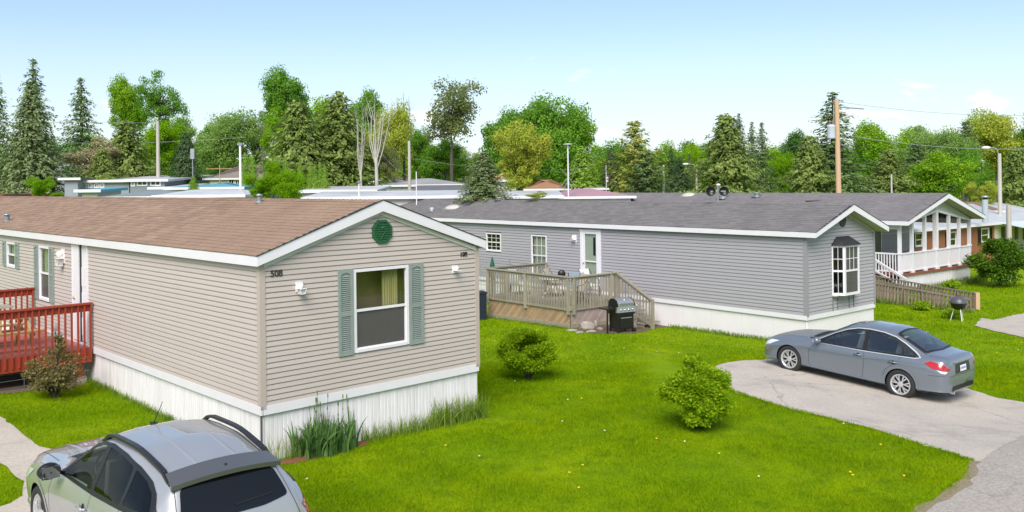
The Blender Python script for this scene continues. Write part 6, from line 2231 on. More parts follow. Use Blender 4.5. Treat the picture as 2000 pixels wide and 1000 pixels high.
# aerial mast with crossed stays
t, hh = pole(1109, 283, 56, .045, 'pale aerial mast with flat head and crossed stays', WHITE, 'aerial', 'aerial_mast')
MB().lathe([(.001, 0), (.30, .02), (.32, .06), (.001, .1)], (0, 0, hh), n=14).build('head', WHITE, t)
for s in (-1, 1):
    MB().tube((-s * .45, 0, hh - 2.6), (s * .35, 0, hh - 1.6), .015, n=5).build('stay', STEEL, t)
    MB().tube((s * .55, 0, hh - 3.4), (s * .02, 0, hh - 2.3), .02, n=5).build('stay', STEEL, t)
t, hh = pole(429, 322, 72, .04, 'television aerial mast left of the tan roof', TAN, 'aerial', 'television_aerial')
MB().box(-1.1, 1.0, -.03, .03, hh - .35, hh - .28).build('boom', PINE, t)
for i in range(9):
    x = -1.0 + i * .24
    MB().tube((x, -.35, hh - .31), (x, .35, hh - .31), .01, n=4).build('element', STEEL, t)
flag_p = W(1184, 345, 70)
fl = thing('flag', 'small faded red and white flag on a thin pole right of the grey shed', 'flag', (flag_p.x, flag_p.y, gz(flag_p.x, flag_p.y)))
MB().tube((0, 0, 0), (0, 0, flag_p.z - gz(flag_p.x, flag_p.y) + .9), .03, n=6).build('pole', WHITE, fl)
hz = flag_p.z - gz(flag_p.x, flag_p.y)
for i in range(5):
    MB().box(.02 + .005 * i, .16, -.02 + .02 * (i % 2), .0 + .02 * (i % 2), hz - .5 + i * .12, hz - .5 + i * .12 + .115).build('stripe', mat('faded_red_cloth', (.45, .08, .10), .9) if i % 2 == 0 else WHITE, fl)
# wires
def wire(a, b, sag, label, r=.02):
    pts = []
    for i in range(25):
        t = i / 24
        p = a.lerp(b, t)
        p.z -= sag * 4 * t * (1 - t)
        pts.append(p)
    mb = MB()
    mb.path(pts, r * .55, 4)
    o = mb.build('overhead_wire', mat('pale_cable', (.30, .31, .32), .5), None)
    tag(o, label, 'wire', 'overhead wires')
wire(W(1640, 199, 52), W(2100, 222, 60), .4, 'upper overhead wire running right from the top of the tan pole', .018)
wire(W(1640, 262, 52), W(2100, 285, 60), .5, 'lower overhead wire running right from the transformer', .03)
wire(W(1632, 262, 52), W(1380, 305, 78), .5, 'overhead wire from the transformer down to the left', .02)
wire(W(-60, 238, 66), W(308, 240, 66), .0, 'upper overhead wire at far left ending at the grey pole', .018)
wire(W(-60, 271, 66), W(480, 268, 70), .4, 'lower overhead wire across the conifers at far left', .025)
wire(W(1640, 280, 52), W(1668, 297, 52), .0, 'short slanting guy from the tan utility pole', .03)
wire(W(735, 285, 62), W(800, 345, 52), .3, 'thin slanting wire from the dead tree down to the white roof', .015)
wire(W(810, 310, 62), W(1180, 325, 66), .5, 'thin overhead wire crossing in front of the large maple', .015)

# ================================================================== trees
npr = np.random.default_rng(11)
def diamonds(C, D, size, asp, rng, up=0.0):
    """leaf cards at C, facing roughly along D, as rhombi"""
    n = len(C)
    N_ = D + rng.normal(0, .55, (n, 3))
    N_[:, 2] += up
    N_ /= np.linalg.norm(N_, axis=1)[:, None] + 1e-9
    R_ = rng.normal(0, 1, (n, 3))
    T = np.cross(N_, R_)
    T /= np.linalg.norm(T, axis=1)[:, None] + 1e-9
    B = np.cross(N_, T)
    s = size * rng.uniform(.6, 1.35, n)[:, None]
    V = np.stack([C + T * s, C + B * s * asp, C - T * s, C - B * s * asp], 1).reshape(-1, 3)
    Fq = np.arange(4 * n).reshape(n, 4)
    return V, Fq
def broad_crown(seed, nb=60, per=110, leaf=.24, fill=1.0, top=.0, gap=.0, open_=False):
    """unit crown: x,y in about -1..1, z in 0..2; leaves in clumps"""
    rng = np.random.default_rng(seed)
    cs, rs = [], []
    tries = 0
    lobes = [(rng.uniform(-.55, .55), rng.uniform(-.5, .5), rng.uniform(.45, 1.55), rng.uniform(.35, .6)) for _ in range(6)] + [(0, 0, .9, .62)]
    while len(cs) < nb and tries < 5000:
        tries += 1
        l = lobes[rng.integers(len(lobes))]
        d = rng.normal(0, 1, 3)
        d /= np.linalg.norm(d)
        p = np.array(l[:3]) + d * l[3] * rng.uniform(.45, 1.0)
        if p[2] < .05 or p[2] > 2.02 or math.hypot(p[0], p[1]) > 1.02:
            continue
        cs.append(p)
        rs.append(rng.uniform(.15, .31) * (1.0 if not open_ else .72))
    C, D = [], []
    for c, r in zip(cs, rs):
        d = rng.normal(0, 1, (per, 3))
        d /= np.linalg.norm(d, axis=1)[:, None]
        
        rad = r * rng.uniform(.30, 1.0, per)[:, None] ** .8 * rng.uniform(.9, 1.15, per)[:, None]
        C.append(c + d * rad * np.array([1.1, 1.1, .9]))
        D.append(d)
    C, D = np.concatenate(C), np.concatenate(D)
    k = np.percentile(np.abs(C[:, :2]), 99.3)
    z0_, z1_ = np.percentile(C[:, 2], .5), np.percentile(C[:, 2], 99.7)
    sc = np.array([1 / k, 1 / k, 2 / (z1_ - z0_)])
    C = (C - np.array([0, 0, z0_])) * sc
    cs = [(c - np.array([0, 0, z0_])) * sc for c in cs]
    V, Fq = diamonds(C, D, leaf, .7, rng)
    return V, Fq, cs
def limbs(mb, cs, rng, base=(0, 0, -.9), r0=.07, fork=(0, 0, .25), n=22):
    fork = Vector(fork)
    mb.path([Vector(base), Vector(base).lerp(fork, .5) + Vector((.02, .01, 0)), fork], [r0, r0 * .8, r0 * .65], 8)
    idx = rng.permutation(len(cs))[:n]
    for i in idx:
        c = Vector(cs[i])
        f = fork + Vector((0, 0, max(0, (c.z - fork.z) * rng.uniform(.15, .5))))
        m = f.lerp(c, .5) + Vector((rng.normal(0, .04), rng.normal(0, .04), .05))
        mb.path([fork, f, m, c], [r0 * .6, r0 * .45, r0 * .22, r0 * .06], 5)
def conifer(seed, R=1.0, Hh=6.0, whorls=34, nbr=9, cards=12, droop=.25, size=.16, lift=0.0, ragged=.18, power=.9, start=.04, gaps=0.0):
    rng = np.random.default_rng(seed)
    C, D, S_ = [], [], []
    tw = MB()
    tw.path([(0, 0, 0), (0, 0, Hh * .5), (0, 0, Hh * .97)], [R * .085, R * .05, R * .008], 8)
    for w in range(whorls):
        t = start + (1 - start) * (w + rng.uniform(-.3, .3)) / whorls
        z = Hh * t
        L0 = R * (1 - t) ** power * rng.uniform(1 - ragged, 1 + ragged * .6) + .04 * R
        nb = max(4, int(nbr * (1 - t * .4)))
        a0 = rng.uniform(0, 6.28)
        for b in range(nb):
            if rng.uniform() < gaps:
                continue
            a = a0 + 6.283 * b / nb + rng.normal(0, .15)
            L_ = L0 * rng.uniform(.72, 1.12)
            dr = Vector((math.cos(a), math.sin(a), 0))
            tip = Vector((dr.x * L_, dr.y * L_, z + L_ * (lift - droop) + .0))
            mid = Vector((dr.x * L_ * .55, dr.y * L_ * .55, z + L_ * (lift * .3 - droop * .35)))
            if w % 2 == 0 and b % 2 == 0:
                tw.path([(0, 0, z), mid, tip], [R * .014, R * .009, R * .003], 4)
            k = max(3, int(cards * (L_ / R) + 3))
            for c in range(k):
                q = (c + rng.uniform(0, 1)) / k
                q = .12 + .9 * q
                p = Vector((0, 0, z)).lerp(mid, q / .55) if q < .55 else mid.lerp(tip, (q - .55) / .45)
                side = (1 - q) * .30 * L_ + .05
                C.append((p.x + rng.normal(0, side * .6), p.y + rng.normal(0, side * .6), p.z + rng.normal(0, .035) - rng.uniform(0, .05)))
                D.append((dr.x * .75, dr.y * .75, .75))
                S_.append(1.0)
    C, D = np.array(C), np.array(D)
    n = len(C)
    N_ = D + rng.normal(0, .35, (n, 3))
    N_ /= np.linalg.norm(N_, axis=1)[:, None]
    out = C.copy()
    out[:, 2] = 0
    out /= np.linalg.norm(out, axis=1)[:, None] + 1e-6
    out[:, 2] = -.35 + lift
    out += rng.normal(0, .35, (n, 3))
    T = out - N_ * np.sum(out * N_, axis=1)[:, None]
    T /= np.linalg.norm(T, axis=1)[:, None]
    B = np.cross(N_, T)
    s = size * rng.uniform(.6, 1.3, n)[:, None]
    V = np.stack([C - T * s * .6, C + B * s * .42, C + T * s, C - B * s * .42], 1).reshape(-1, 3)
    return V, np.arange(4 * n).reshape(n, 4), tw
PROTO = {}
def proto_broad(k, **kw):
    if ('b', k) not in PROTO:
        V, Fq, cs = broad_crown(100 + k, **kw)
        rng = np.random.default_rng(k)
        mb = MB()
        limbs(mb, cs, rng, n=kw.get('nb', 60) // 2)
        me1 = np_mesh('crown', V, Fq, BARK)
        me2 = mb.mesh('trunk', BARK)
        PROTO[('b', k)] = (me1, me2)
    return PROTO[('b', k)]
def proto_con(k, **kw):
    if ('c', k) not in PROTO:
        V, Fq, tw = conifer(200 + k, **kw)
        PROTO[('c', k)] = (np_mesh('crown', V, Fq, BARK), tw.mesh('trunk', BARK))
    return PROTO[('c', k)]
BK = [dict(nb=90, per=240, leaf=.031), dict(nb=80, per=250, leaf=.032), dict(nb=100, per=220, leaf=.031), dict(nb=75, per=130, leaf=.032, open_=True), dict(nb=115, per=220, leaf=.029)]
CK = [dict(R=1, Hh=3.4, whorls=40, nbr=12, cards=46, droop=.16, size=.062, power=.74),
      dict(R=1, Hh=2.6, whorls=34, nbr=13, cards=48, droop=.08, size=.062, power=.68),
      dict(R=1, Hh=3.0, whorls=22, nbr=8, cards=56, droop=.02, lift=.22, size=.072, ragged=.35, gaps=.12, power=.75),
      dict(R=1, Hh=4.2, whorls=36, nbr=9, cards=42, droop=.20, size=.062, ragged=.4, gaps=.10, power=.8),
      dict(R=1, Hh=2.2, whorls=26, nbr=13, cards=50, droop=.10, size=.066, power=.58, ragged=.35)]
LV = {
    'mid': leaf_mat('mid_green_leaves', (0.091, 0.239, 0.028), (0.24, 0.455, 0.05)),
    'bright': leaf_mat('bright_green_leaves', (0.143, 0.364, 0.017), (0.371, 0.55, 0.039)),
    'lime': leaf_mat('lime_green_leaves', (0.14, 0.32, 0.01), (0.33, 0.55, 0.02), .4),
    'yellow': leaf_mat('yellow_green_leaves', (0.339, 0.477, 0.045), (0.55, 0.55, 0.1)),
    'olive': leaf_mat('olive_leaves', (0.17, 0.22, 0.07), (0.36, 0.41, 0.16), .45),
    'dark': leaf_mat('dark_green_leaves', (0.057, 0.148, 0.034), (0.152, 0.298, 0.06)),
    'far': leaf_mat('soft_far_leaves', (0.157, 0.295, 0.068), (0.371, 0.534, 0.139)),
    'spruce': leaf_mat('green_spruce_needles', (0.085, 0.152, 0.055), (0.244, 0.342, 0.122), .25, .8),
    'blue': leaf_mat('blue_green_spruce_needles', (0.13, 0.175, 0.07), (0.33, 0.41, 0.19), .25, .8),
    'oliven': leaf_mat('olive_pine_needles', (0.128, 0.189, 0.043), (0.366, 0.464, 0.134), .3, .8),
    'brown': leaf_mat('brownish_juniper', (0.367, 0.283, 0.15), (0.55, 0.55, 0.32), .15, .8),
    'black': leaf_mat('dark_conifer_needles', (0.055, 0.104, 0.043), (0.146, 0.22, 0.091), .25, .8),
    'cedar': leaf_mat('arborvitae_green', (0.116, 0.251, 0.034), (0.349, 0.522, 0.073), .15, .8),
    'gold': leaf_mat('golden_pine_needles', (0.183, 0.232, 0.037), (0.464, 0.488, 0.122), .3, .8),
}
def setmat(o, m):
    o.material_slots[0].link = 'OBJECT'
    o.material_slots[0].material = m
def tree_b(px, ytop, ybot, wpx, Z, leafm, label, k=0, name='broadleaf_tree', group='trees behind the homes', rz=None, cat='tree', deep=.8):
    top, bot = W(px, ytop, Z), W(px, ybot, Z)
    g = gz(top.x, top.y)
    hw = wpx / 2 / F * Z
    hz = (top.z - bot.z) / 2
    t = thing(name, label, cat, (top.x, top.y, g), random.uniform(0, 6.28) if rz is None else rz, group)
    me1, me2 = proto_broad(k, **BK[k])
    c = link('crown', me1, t, loc=(0, 0, bot.z - g))
    c.scale = (hw, hw, hz)
    setmat(c, LV[leafm])
    q = link('trunk', me2, t, loc=(0, 0, bot.z - g))
    zs = max((bot.z - g) / .9, hz * .6)
    q.scale = (hw, hw, hz)
    # plain lower trunk down to the ground
    r = .055 * hw
    MB().tube((0, 0, 0), (0, 0, bot.z - g - .2 * hz), r * 1.3, r, 8).build('stem', BARK, t)
    return t
def tree_c(px, ytop, ybot, wpx, Z, leafm, label, k=0, name='conifer_tree', group='trees behind the homes', cat='tree', bark=None):
    top, bot = W(px, ytop, Z), W(px, ybot, Z)
    g = gz(top.x, top.y)
    hw = wpx / 2 / F * Z * 1.38
    hh = top.z - bot.z
    t = thing(name, label, cat, (top.x, top.y, g), random.uniform(0, 6.28), group)
    me1, me2 = proto_con(k, **CK[k])
    H0 = CK[k]['Hh']
    c = link('crown', me1, t, loc=(0, 0, bot.z - g))
    c.scale = (hw, hw, hh / H0)
    setmat(c, LV[leafm])
    q = link('trunk', me2, t, loc=(0, 0, bot.z - g))
    q.scale = (hw, hw, hh / H0)
    if bot.z - g > .3:
        MB().tube((0, 0, 0), (0, 0, bot.z - g + .2), hw * .1, hw * .085, 8).build('stem', BARK, t)
    return t
# ------------------------------------------------------------------ tree placement (photo column, top row, lowest crown row, width in px, distance)
B, Cn = tree_b, tree_c
Cn(-8, 140, 378, 85, 70, 'spruce', 'dark spruce cut by the left edge of the photo', 3)
Cn(64, 112, 330, 92, 84, 'spruce', 'tallest spruce at far left, rising behind the blue green one', 3)
Cn(60, 162, 385, 112, 62, 'blue', 'dense blue green spruce at far left', 0)
Cn(158, 149, 350, 92, 76, 'spruce', 'pointed spruce with gaps between its branches, second from the left group', 3)
B(170, 268, 340, 110, 66, 'brown', 'low reddish brown juniper like tree below the pointed spruce', 3)
B(242, 152, 265, 78, 82, 'bright', 'tall bright green maple left of the round topped one', 0)
B(310, 142, 245, 92, 80, 'mid', 'tall round topped maple above the grey utility pole', 3)
B(318, 232, 345, 92, 74, 'lime', 'lime green tree around the grey utility pole at left', 1)
Cn(246, 232, 375, 115, 68, 'oliven', 'broad olive green conifer below the bright maple', 4)
Cn(200, 290, 372, 70, 64, 'oliven', 'small olive conifer behind the white roofed home at left', 4)
Cn(362, 258, 372, 62, 66, 'black', 'dark narrow conifer right of the lime green tree', 1)
B(350, 232, 330, 90, 100, 'far', 'soft green tree behind the dark narrow conifer', 2)
B(405, 240, 340, 80, 96, 'mid', 'green tree left of the broad willow like one', 0)
B(448, 217, 335, 120, 90, 'far', 'broad soft willow like tree, centre left', 4)
B(500, 218, 320, 48, 94, 'olive', 'thin greyish tree with sparse leaves beside the tall maple', 3)
B(548, 137, 262, 108, 82, 'mid', 'tall dark edged maple left of centre', 0)
B(560, 215, 330, 95, 80, 'bright', 'bright green tree under the tall maple', 1)
B(625, 193, 320, 110, 88, 'bright', 'bright green tree between the two olive spruces', 2)
Cn(580, 194, 372, 130, 66, 'oliven', 'left one of the two broad olive spruces, centre left', 4)
Cn(660, 178, 368, 140, 68, 'oliven', 'right one of the two broad olive spruces with brown cones, centre left', 1)
B(545, 250, 340, 70, 76, 'lime', 'lime tree behind the arborvitae', 1)
B(728, 176, 300, 88, 84, 'mid', 'green maple behind the dead white tree', 0)
B(712, 258, 350, 80, 72, 'yellow', 'yellow green tree at the foot of the dead white tree', 4)
B(768, 205, 350, 75, 78, 'yellow', 'tall olive yellow tree right of the dead white tree', 4)
B(752, 262, 350, 60, 70, 'olive', 'brownish olive tree beside the pole right of the dead tree', 3)
B(815, 250, 340, 60, 92, 'mid', 'rounded green tree between the pole and the lone tree', 1)
B(872, 272, 352, 100, 88, 'mid', 'green tree under the lone open tree', 0)
B(905, 290, 350, 90, 98, 'far', 'low soft green tree right of the lone open tree', 2)
B(835, 285, 352, 90, 95, 'bright', 'low bright tree left of the lone open tree', 1)
Cn(945, 296, 392, 92, 44, 'blue', 'blue green spruce rising behind the grey roof, centre', 0)
B(1012, 215, 345, 130, 96, 'mid', 'left lobe tree of the big maple group right of centre', 0)
B(1070, 188, 350, 150, 94, 'mid', 'biggest maple right of centre', 4)
B(1125, 215, 352, 110, 96, 'bright', 'right hand maple of the big group right of centre', 2)
B(1012, 242, 366, 118, 62, 'yellow', 'yellow green maple in front of the big maple group', 1)
Cn(1135, 285, 366, 60, 72, 'cedar', 'dark cedar beside the crossed aerial mast', 1)
Cn(1194, 288, 372, 46, 80, 'black', 'dark conifer left of the golden pine', 1)
Cn(1240, 231, 376, 112, 66, 'gold', 'golden green pine with an open pointed top', 2)
Cn(1262, 290, 376, 80, 64, 'spruce', 'lower green pine leaning against the golden one', 2)
Cn(1311, 284, 376, 34, 78, 'black', 'left one of three narrow dark conifers', 3)
Cn(1328, 305, 376, 40, 76, 'black', 'middle and shortest of three narrow dark conifers', 1)
Cn(1346, 298, 376, 36, 78, 'spruce', 'right one of three narrow dark conifers', 3)
B(1368, 290, 352, 50, 86, 'lime', 'lime green tree above the small street lamp', 1)
B(1290, 292, 370, 90, 100, 'mid', 'green tree behind the three narrow conifers, left', 0)
B(1345, 284, 370, 90, 102, 'bright', 'green tree behind the three narrow conifers, right', 2)
B(1170, 312, 374, 70, 95, 'bright', 'low bright trees behind the pink roof', 0)
Cn(1418, 220, 378, 118, 68, 'oliven', 'large brownish olive pine with several tops', 4)
Cn(1408, 222, 330, 40, 70, 'spruce', 'slim top rising on the left of the large olive pine', 3)
Cn(1443, 220, 330, 46, 70, 'black', 'slim dark top rising on the right of the large olive pine', 3)
Cn(1468, 236, 376, 52, 76, 'spruce', 'left one of the twin slim spruces right of the large pine', 3)
Cn(1488, 237, 376, 56, 77, 'spruce', 'right one of the twin slim spruces right of the large pine', 3)
B(1543, 257, 345, 80, 96, 'dark', 'rounded darker green tree left of the tall spruce', 0)
B(1528, 300, 378, 60, 80, 'lime', 'lime green shrub like tree at the foot of the tall spruce', 1)
Cn(1626, 177, 384, 150, 70, 'spruce', 'tall spruce directly behind the tan utility pole', 3)
Cn(1580, 262, 384, 90, 68, 'oliven', 'lower olive spruce left of the tan utility pole', 4)
B(1712, 240, 345, 110, 98, 'bright', 'bright green tree right of the tan utility pole', 0)
B(1775, 248, 350, 90, 104, 'far', 'soft green tree with bare tips, right', 3)
Cn(1735, 290, 384, 90, 72, 'oliven', 'broad greyish olive conifer right of the tan pole', 4)
Cn(1790, 275, 384, 90, 78, 'spruce', 'bluish pine in the trees at right', 2)
Cn(1885, 234, 330, 60, 92, 'spruce', 'small dark pine top against the sky at right', 2)
B(1836, 255, 360, 100, 96, 'far', 'soft olive green tree behind the pines at right', 4)
B(1945, 217, 340, 120, 96, 'yellow', 'tall yellow olive tree near the right edge', 4)
B(2010, 213, 350, 100, 94, 'mid', 'tall green tree cut by the right edge', 0)
B(1850, 300, 398, 130, 74, 'bright', 'rounded bright green tree behind the porch roof', 2)
B(1905, 290, 380, 90, 80, 'mid', 'green tree left of the right hand street lamp', 0)
B(1918, 355, 405, 62, 66, 'yellow', 'yellow green shrub beside the right hand street lamp', 1)
Cn(1985, 285, 402, 80, 76, 'oliven', 'brownish conifer at the right edge', 4)
B(1880, 262, 360, 80, 90, 'far', 'soft green tree below the dark pine top', 2)
# woods behind everything
LMK = [(-60, 'at the far left edge'), (62, 'behind the blue green spruce'), (158, 'behind the pointed spruce'), (242, 'behind the bright maple'), (308, 'behind the grey utility pole'),
       (362, 'behind the dark narrow conifer'), (448, 'behind the willow like tree'), (548, 'behind the tall dark edged maple'), (620, 'behind the olive spruces'), (733, 'behind the dead white tree'),
       (800, 'behind the grey armless pole'), (880, 'behind the lone open tree'), (944, 'behind the blue spruce at centre'), (1012, 'behind the yellow green maple'), (1109, 'behind the crossed aerial mast'),
       (1184, 'behind the small flag'), (1240, 'behind the golden pine'), (1328, 'behind the three narrow conifers'), (1415, 'behind the large olive pine'), (1480, 'behind the twin slim spruces'),
       (1545, 'behind the rounded dark tree'), (1634, 'behind the tan utility pole'), (1712, 'right of the tan utility pole'), (1790, 'behind the bluish pine'), (1860, 'behind the porch roof'), (1940, 'behind the right hand street lamp'), (2050, 'at the right edge')]
def where_(px):
    l = min(LMK, key=lambda q: abs(q[0] - px))
    d = px - l[0]
    return l[1] if abs(d) < 15 else ('a little left, ' if d < 0 else 'a little right, ') + l[1]
for i in range(44):
    px = -60 + i * 49 + npr.uniform(-14, 14)
    tp = 292 + npr.uniform(-16, 14)
    if 520 < px < 700 or px < 330:
        tp -= 18
    if 870 < px < 950:
        tp = 312
    if px > 1650:
        tp -= 30
    B(px, tp, 385, 105 + npr.uniform(-20, 30), 112 + npr.uniform(0, 20), ['far', 'mid', 'bright', 'far', 'dark'][i % 5], 'distant %s tree %s' % (['soft green', 'mid green', 'bright green', 'pale green', 'darker green'][i % 5], where_(px)), [0, 2, 4, 1][i % 4], group='distant trees in the wood line')
# unseen trees added across the road to darken what the windows reflect
for i, (x, y, r, h) in enumerate(((30, 6, 4.5, 9), (36, 16, 5, 11), (24, -8, 4, 8), (12, -18, 5, 10), (-2, -24, 4.5, 9), (-18, -20, 5, 10), (-30, -6, 4.5, 9), (-34, 8, 5, 10))):
    t = thing('broadleaf_tree', ['rounded', 'tall', 'wide', 'dense', 'low', 'full', 'leafy', 'large'][i] + ' green tree across the road, outside the view', 'tree', (x, y, 0), i, 'trees across the road')
    me1, me2 = proto_broad(i % 3, **BK[i % 3])
    c = link('crown', me1, t, loc=(0, 0, h * .2))
    c.scale = (r, r, h * .4)
    setmat(c, LV['mid'])
    q = link('trunk', me2, t, loc=(0, 0, h * .2))
    q.scale = (r, r, h * .4)
# lime trees and arborvitae behind the brown ridge
B(508, 338, 392, 66, 42, 'lime', 'left half of the lime green shrub pair behind the brown ridge', 1, 'lime_shrub', 'lime shrubs')
B(562, 332, 392, 68, 42, 'lime', 'right half of the lime green shrub pair behind the brown ridge', 4, 'lime_shrub', 'lime shrubs')
B(534, 314, 360, 34, 42.5, 'lime', 'upright middle shoot of the lime green shrubs behind the brown ridge', 1, 'lime_shrub', 'lime shrubs')
B(80, 346, 384, 50, 46, 'lime', 'round lime green shrub at far left in front of the blue green spruce', 1, 'lime_shrub', 'lime shrubs')
B(110, 376, 388, 30, 46, 'lime', 'small low lime shrub right of the round one at far left', 1, 'lime_shrub', 'lime shrubs')
Cn(378, 343, 372, 19, 52, 'cedar', 'tiny conical shrub in front of the teal roof', 1, 'arborvitae', 'arborvitae')
for px, tp, w in ((479, 298, 20), (493, 302, 22), (541, 305, 16), (557, 306, 18), (586, 312, 16)):
    Cn(px, tp, 368, w, 62, 'cedar', 'slender arborvitae behind the lime shrubs, %s one of the five' % {479: 'far left', 493: 'left', 541: 'middle', 557: 'right', 586: 'far right'}[px], 1, 'arborvitae', 'arborvitae')
for i, px in enumerate((606, 615, 625, 634)):
    Cn(px, 318 + (i % 2) * 3, 372, 16, 58, 'cedar', '%s column of the clipped arborvitae group of four' % ['first', 'second', 'third', 'fourth'][i], 1, 'arborvitae', 'arborvitae')
# the cluster on the white roof side: twig of a lime plant
B(1045, 373, 388, 46, 40, 'yellow', 'sprig of yellow green leaves showing above the grey ridge right of the blue spruce', 3, 'leafy_sprig', 'trees behind the homes', cat='plant')
# lone open tree with visible limbs
def open_tree(px, ytop, ybot, wpx, Z, leafm, label, seed, nb=100, per=60, leaf=.042):
    top, bot = W(px, ytop, Z), W(px, ybot, Z)
    g = gz(top.x, top.y)
    hw, hz = wpx / 2 / F * Z, (top.z - bot.z) / 2
    V, Fq, cs = broad_crown(seed, nb=nb, per=per, leaf=leaf)
    t = thing('open_crowned_tree', label, 'tree', (top.x, top.y, g), 0, 'trees behind the homes')
    c = link('crown', np_mesh('crown', V, Fq, LV[leafm]), t, loc=(0, 0, bot.z - g))
    c.scale = (hw, hw, hz)
    mb = MB()
    limbs(mb, cs, np.random.default_rng(seed), r0=.042, fork=(0, 0, .15), n=70, base=(0, 0, -.6))
    q = mb.build('trunk', BARK, t)
    q.location = (0, 0, bot.z - g)
    q.scale = (hw, hw, hz)
    MB().tube((0, 0, 0), (0, 0, bot.z - g - .55 * hz), .075 * hw, .062 * hw, 10).build('stem', BARK, t)
open_tree(880, 157, 272, 112, 84, 'olive', 'lone open crowned olive tree with a bare dark trunk against the sky', 401)
# dead trees: bare forked limbs
def dead_tree(px, ytop, ybase, wpx, Z, label, seed, m=PALEB, r=.22, fork=.45):
    top = W(px, ytop, Z)
    g = gz(top.x, top.y)
    h = top.z - g
    w = wpx / 2 / F * Z
    rng = random.Random(seed)
    t = thing('dead_tree', label, 'tree', (top.x, top.y, g), 0, 'dead trees')
    mb = MB()
    zf = h * fork
    mb.path([(0, 0, 0), (.05, 0, zf * .5), (0, 0, zf)], [r, r * .85, r * .75], 8)
    mb.build('trunk', m, t)
    for i in range(7):
        a = -1 + 2 * i / 6
        lb = MB()
        e = Vector((a * w * rng.uniform(.7, 1), rng.uniform(-.5, .5) * w, h * rng.uniform(.86, 1.0)))
        s0 = Vector((0, 0, zf - rng.uniform(0, .1) * h))
        m1 = s0.lerp(e, .35) + Vector((a * w * .15, 0, 0))
        m2 = s0.lerp(e, .7) + Vector((rng.uniform(-.2, .2), 0, 0))
        rr = r * rng.uniform(.22, .38)
        lb.path([s0, m1, m2, e], [rr, rr * .8, rr * .5, rr * .12], 6)
        for k in range(5):
            q = rng.uniform(.3, .9)
            p = s0.lerp(m1, q / .35) if q < .35 else m1.lerp(m2, (q - .35) / .35) if q < .7 else m2.lerp(e, (q - .7) / .3)
            d = Vector((rng.uniform(-1, 1), rng.uniform(-.6, .6), rng.uniform(.4, 1.4))).normalized() * h * rng.uniform(.05, .12)
            lb.path([p, p + d * .5, p + d + Vector((0, 0, .1))], [rr * .3, rr * .2, rr * .06], 5)
        lb.build('limb', m, t)
dead_tree(733, 180, 355, 56, 62, 'dead white barked tree with forked bare limbs, centre left', 3, r=.15, fork=.56)
dead_tree(703, 200, 350, 26, 63, 'thin dead white limb leaning left of the larger dead tree', 5, r=.09, fork=.5)
dead_tree(787, 178, 330, 34, 80, 'bare grey topped tree against the sky right of the dead white tree', 8, BARK, r=.14, fork=.6)
dead_tree(512, 222, 330, 50, 92, 'bare grey willow between the soft willow and the tall maple', 9, mat('grey_twigs', (.35, .34, .32), .9), r=.16, fork=.5)
# ------------------------------------------------------------------ garden bushes
def leaf_plant(name, label, cat, loc, shape, n, size, m, seed, group=None, stems=14, spread=.25, fold=.25):
    """bush of individually folded pointed leaves on stems; shape(rng) gives a leaf position"""
    rng = np.random.default_rng(seed)
    t = thing(name, label, cat, loc, 0, group)
    P = np.array([shape(rng) for _ in range(n)])
    out = P - np.array([0, 0, P[:, 2].max() * .35])
    out /= np.linalg.norm(out, axis=1)[:, None] + 1e-6
    ax = out + rng.normal(0, .45, (n, 3))
    ax[:, 2] -= .15
    ax /= np.linalg.norm(ax, axis=1)[:, None]
    up = out * .6 + np.array([0, 0, .9]) + rng.normal(0, .35, (n, 3))
    sd = np.cross(ax, up)
    sd /= np.linalg.norm(sd, axis=1)[:, None] + 1e-6
    nn = np.cross(sd, ax)
    s = size * rng.uniform(.55, 1.3, n)[:, None]
    V = np.stack([P, P + ax * s * .35 + sd * s * .42 + nn * s * .10, P + ax * s * .75 + sd * s * .30 - nn * s * .02, P + ax * s * 1.1 - nn * s * .22,
                  P + ax * s * .75 - sd * s * .30 - nn * s * .02, P + ax * s * .35 - sd * s * .42 + nn * s * .10], 1).reshape(-1, 3)
    b = np.arange(n)[:, None] * 6
    Fq = np.concatenate([b + np.array([0, 1, 2, 3]), b + np.array([0, 3, 4, 5])], 0)
    link('crown', np_mesh('crown', V, Fq, m), t)
    mb = MB()
    for i in range(stems):
        e = Vector(P[rng.integers(n)])
        mb.path([(rng.normal(0, .04), rng.normal(0, .04), 0), e * .5 + Vector((0, 0, .08)), e], [.016, .010, .004], 5)
    mb.build('stem', BARK, t)
    return t
BUSH = leaf_mat('fresh_bush_leaves', (.20, .38, .008), (.50, .66, .03), .5, 4.0)
def ball_shape(rx, h, z0=.12, lobes=7, seed=1, top=0.0):
    rg = np.random.default_rng(seed)
    L_ = []
    for i in range(lobes * 6):
        a, q = rg.uniform(0, 6.28), rg.uniform(-.75, 1)
        r = math.sqrt(max(0, 1 - q * q)) * .78
        prof = 1.0 if q > -.2 else .8
        L_.append((r * math.cos(a) * rx * prof, r * math.sin(a) * rx * prof, z0 + (h - z0) * (.5 + .42 * q), rg.uniform(.13, .24)))
    for i in range(4):
        a = rg.uniform(0, 6.28)
        L_.append((math.cos(a) * rx * .2, math.sin(a) * rx * .2, h * .95 + top * rg.uniform(.2, 1), .11))
    def f(rng):
        l = L_[rng.integers(len(L_))]
        d = rng.normal(0, 1, 3)
        d /= np.linalg.norm(d)
        r = l[3] * rng.uniform(.4, 1.1) * rx / .6
        p = np.array(l[:3]) + d * r * np.array([1, 1, .7])
        p[2] = max(.03, p[2])
        return p
    return f
g1, g2 = G(1032, 742), G(1362, 838)
leaf_plant('round_bush', 'rounded light green bush on the lawn between the beige home and the deck', 'bush', g1, ball_shape(.68, 1.2, seed=4), 20000, .050, BUSH, 21, 'bushes on the lawn')
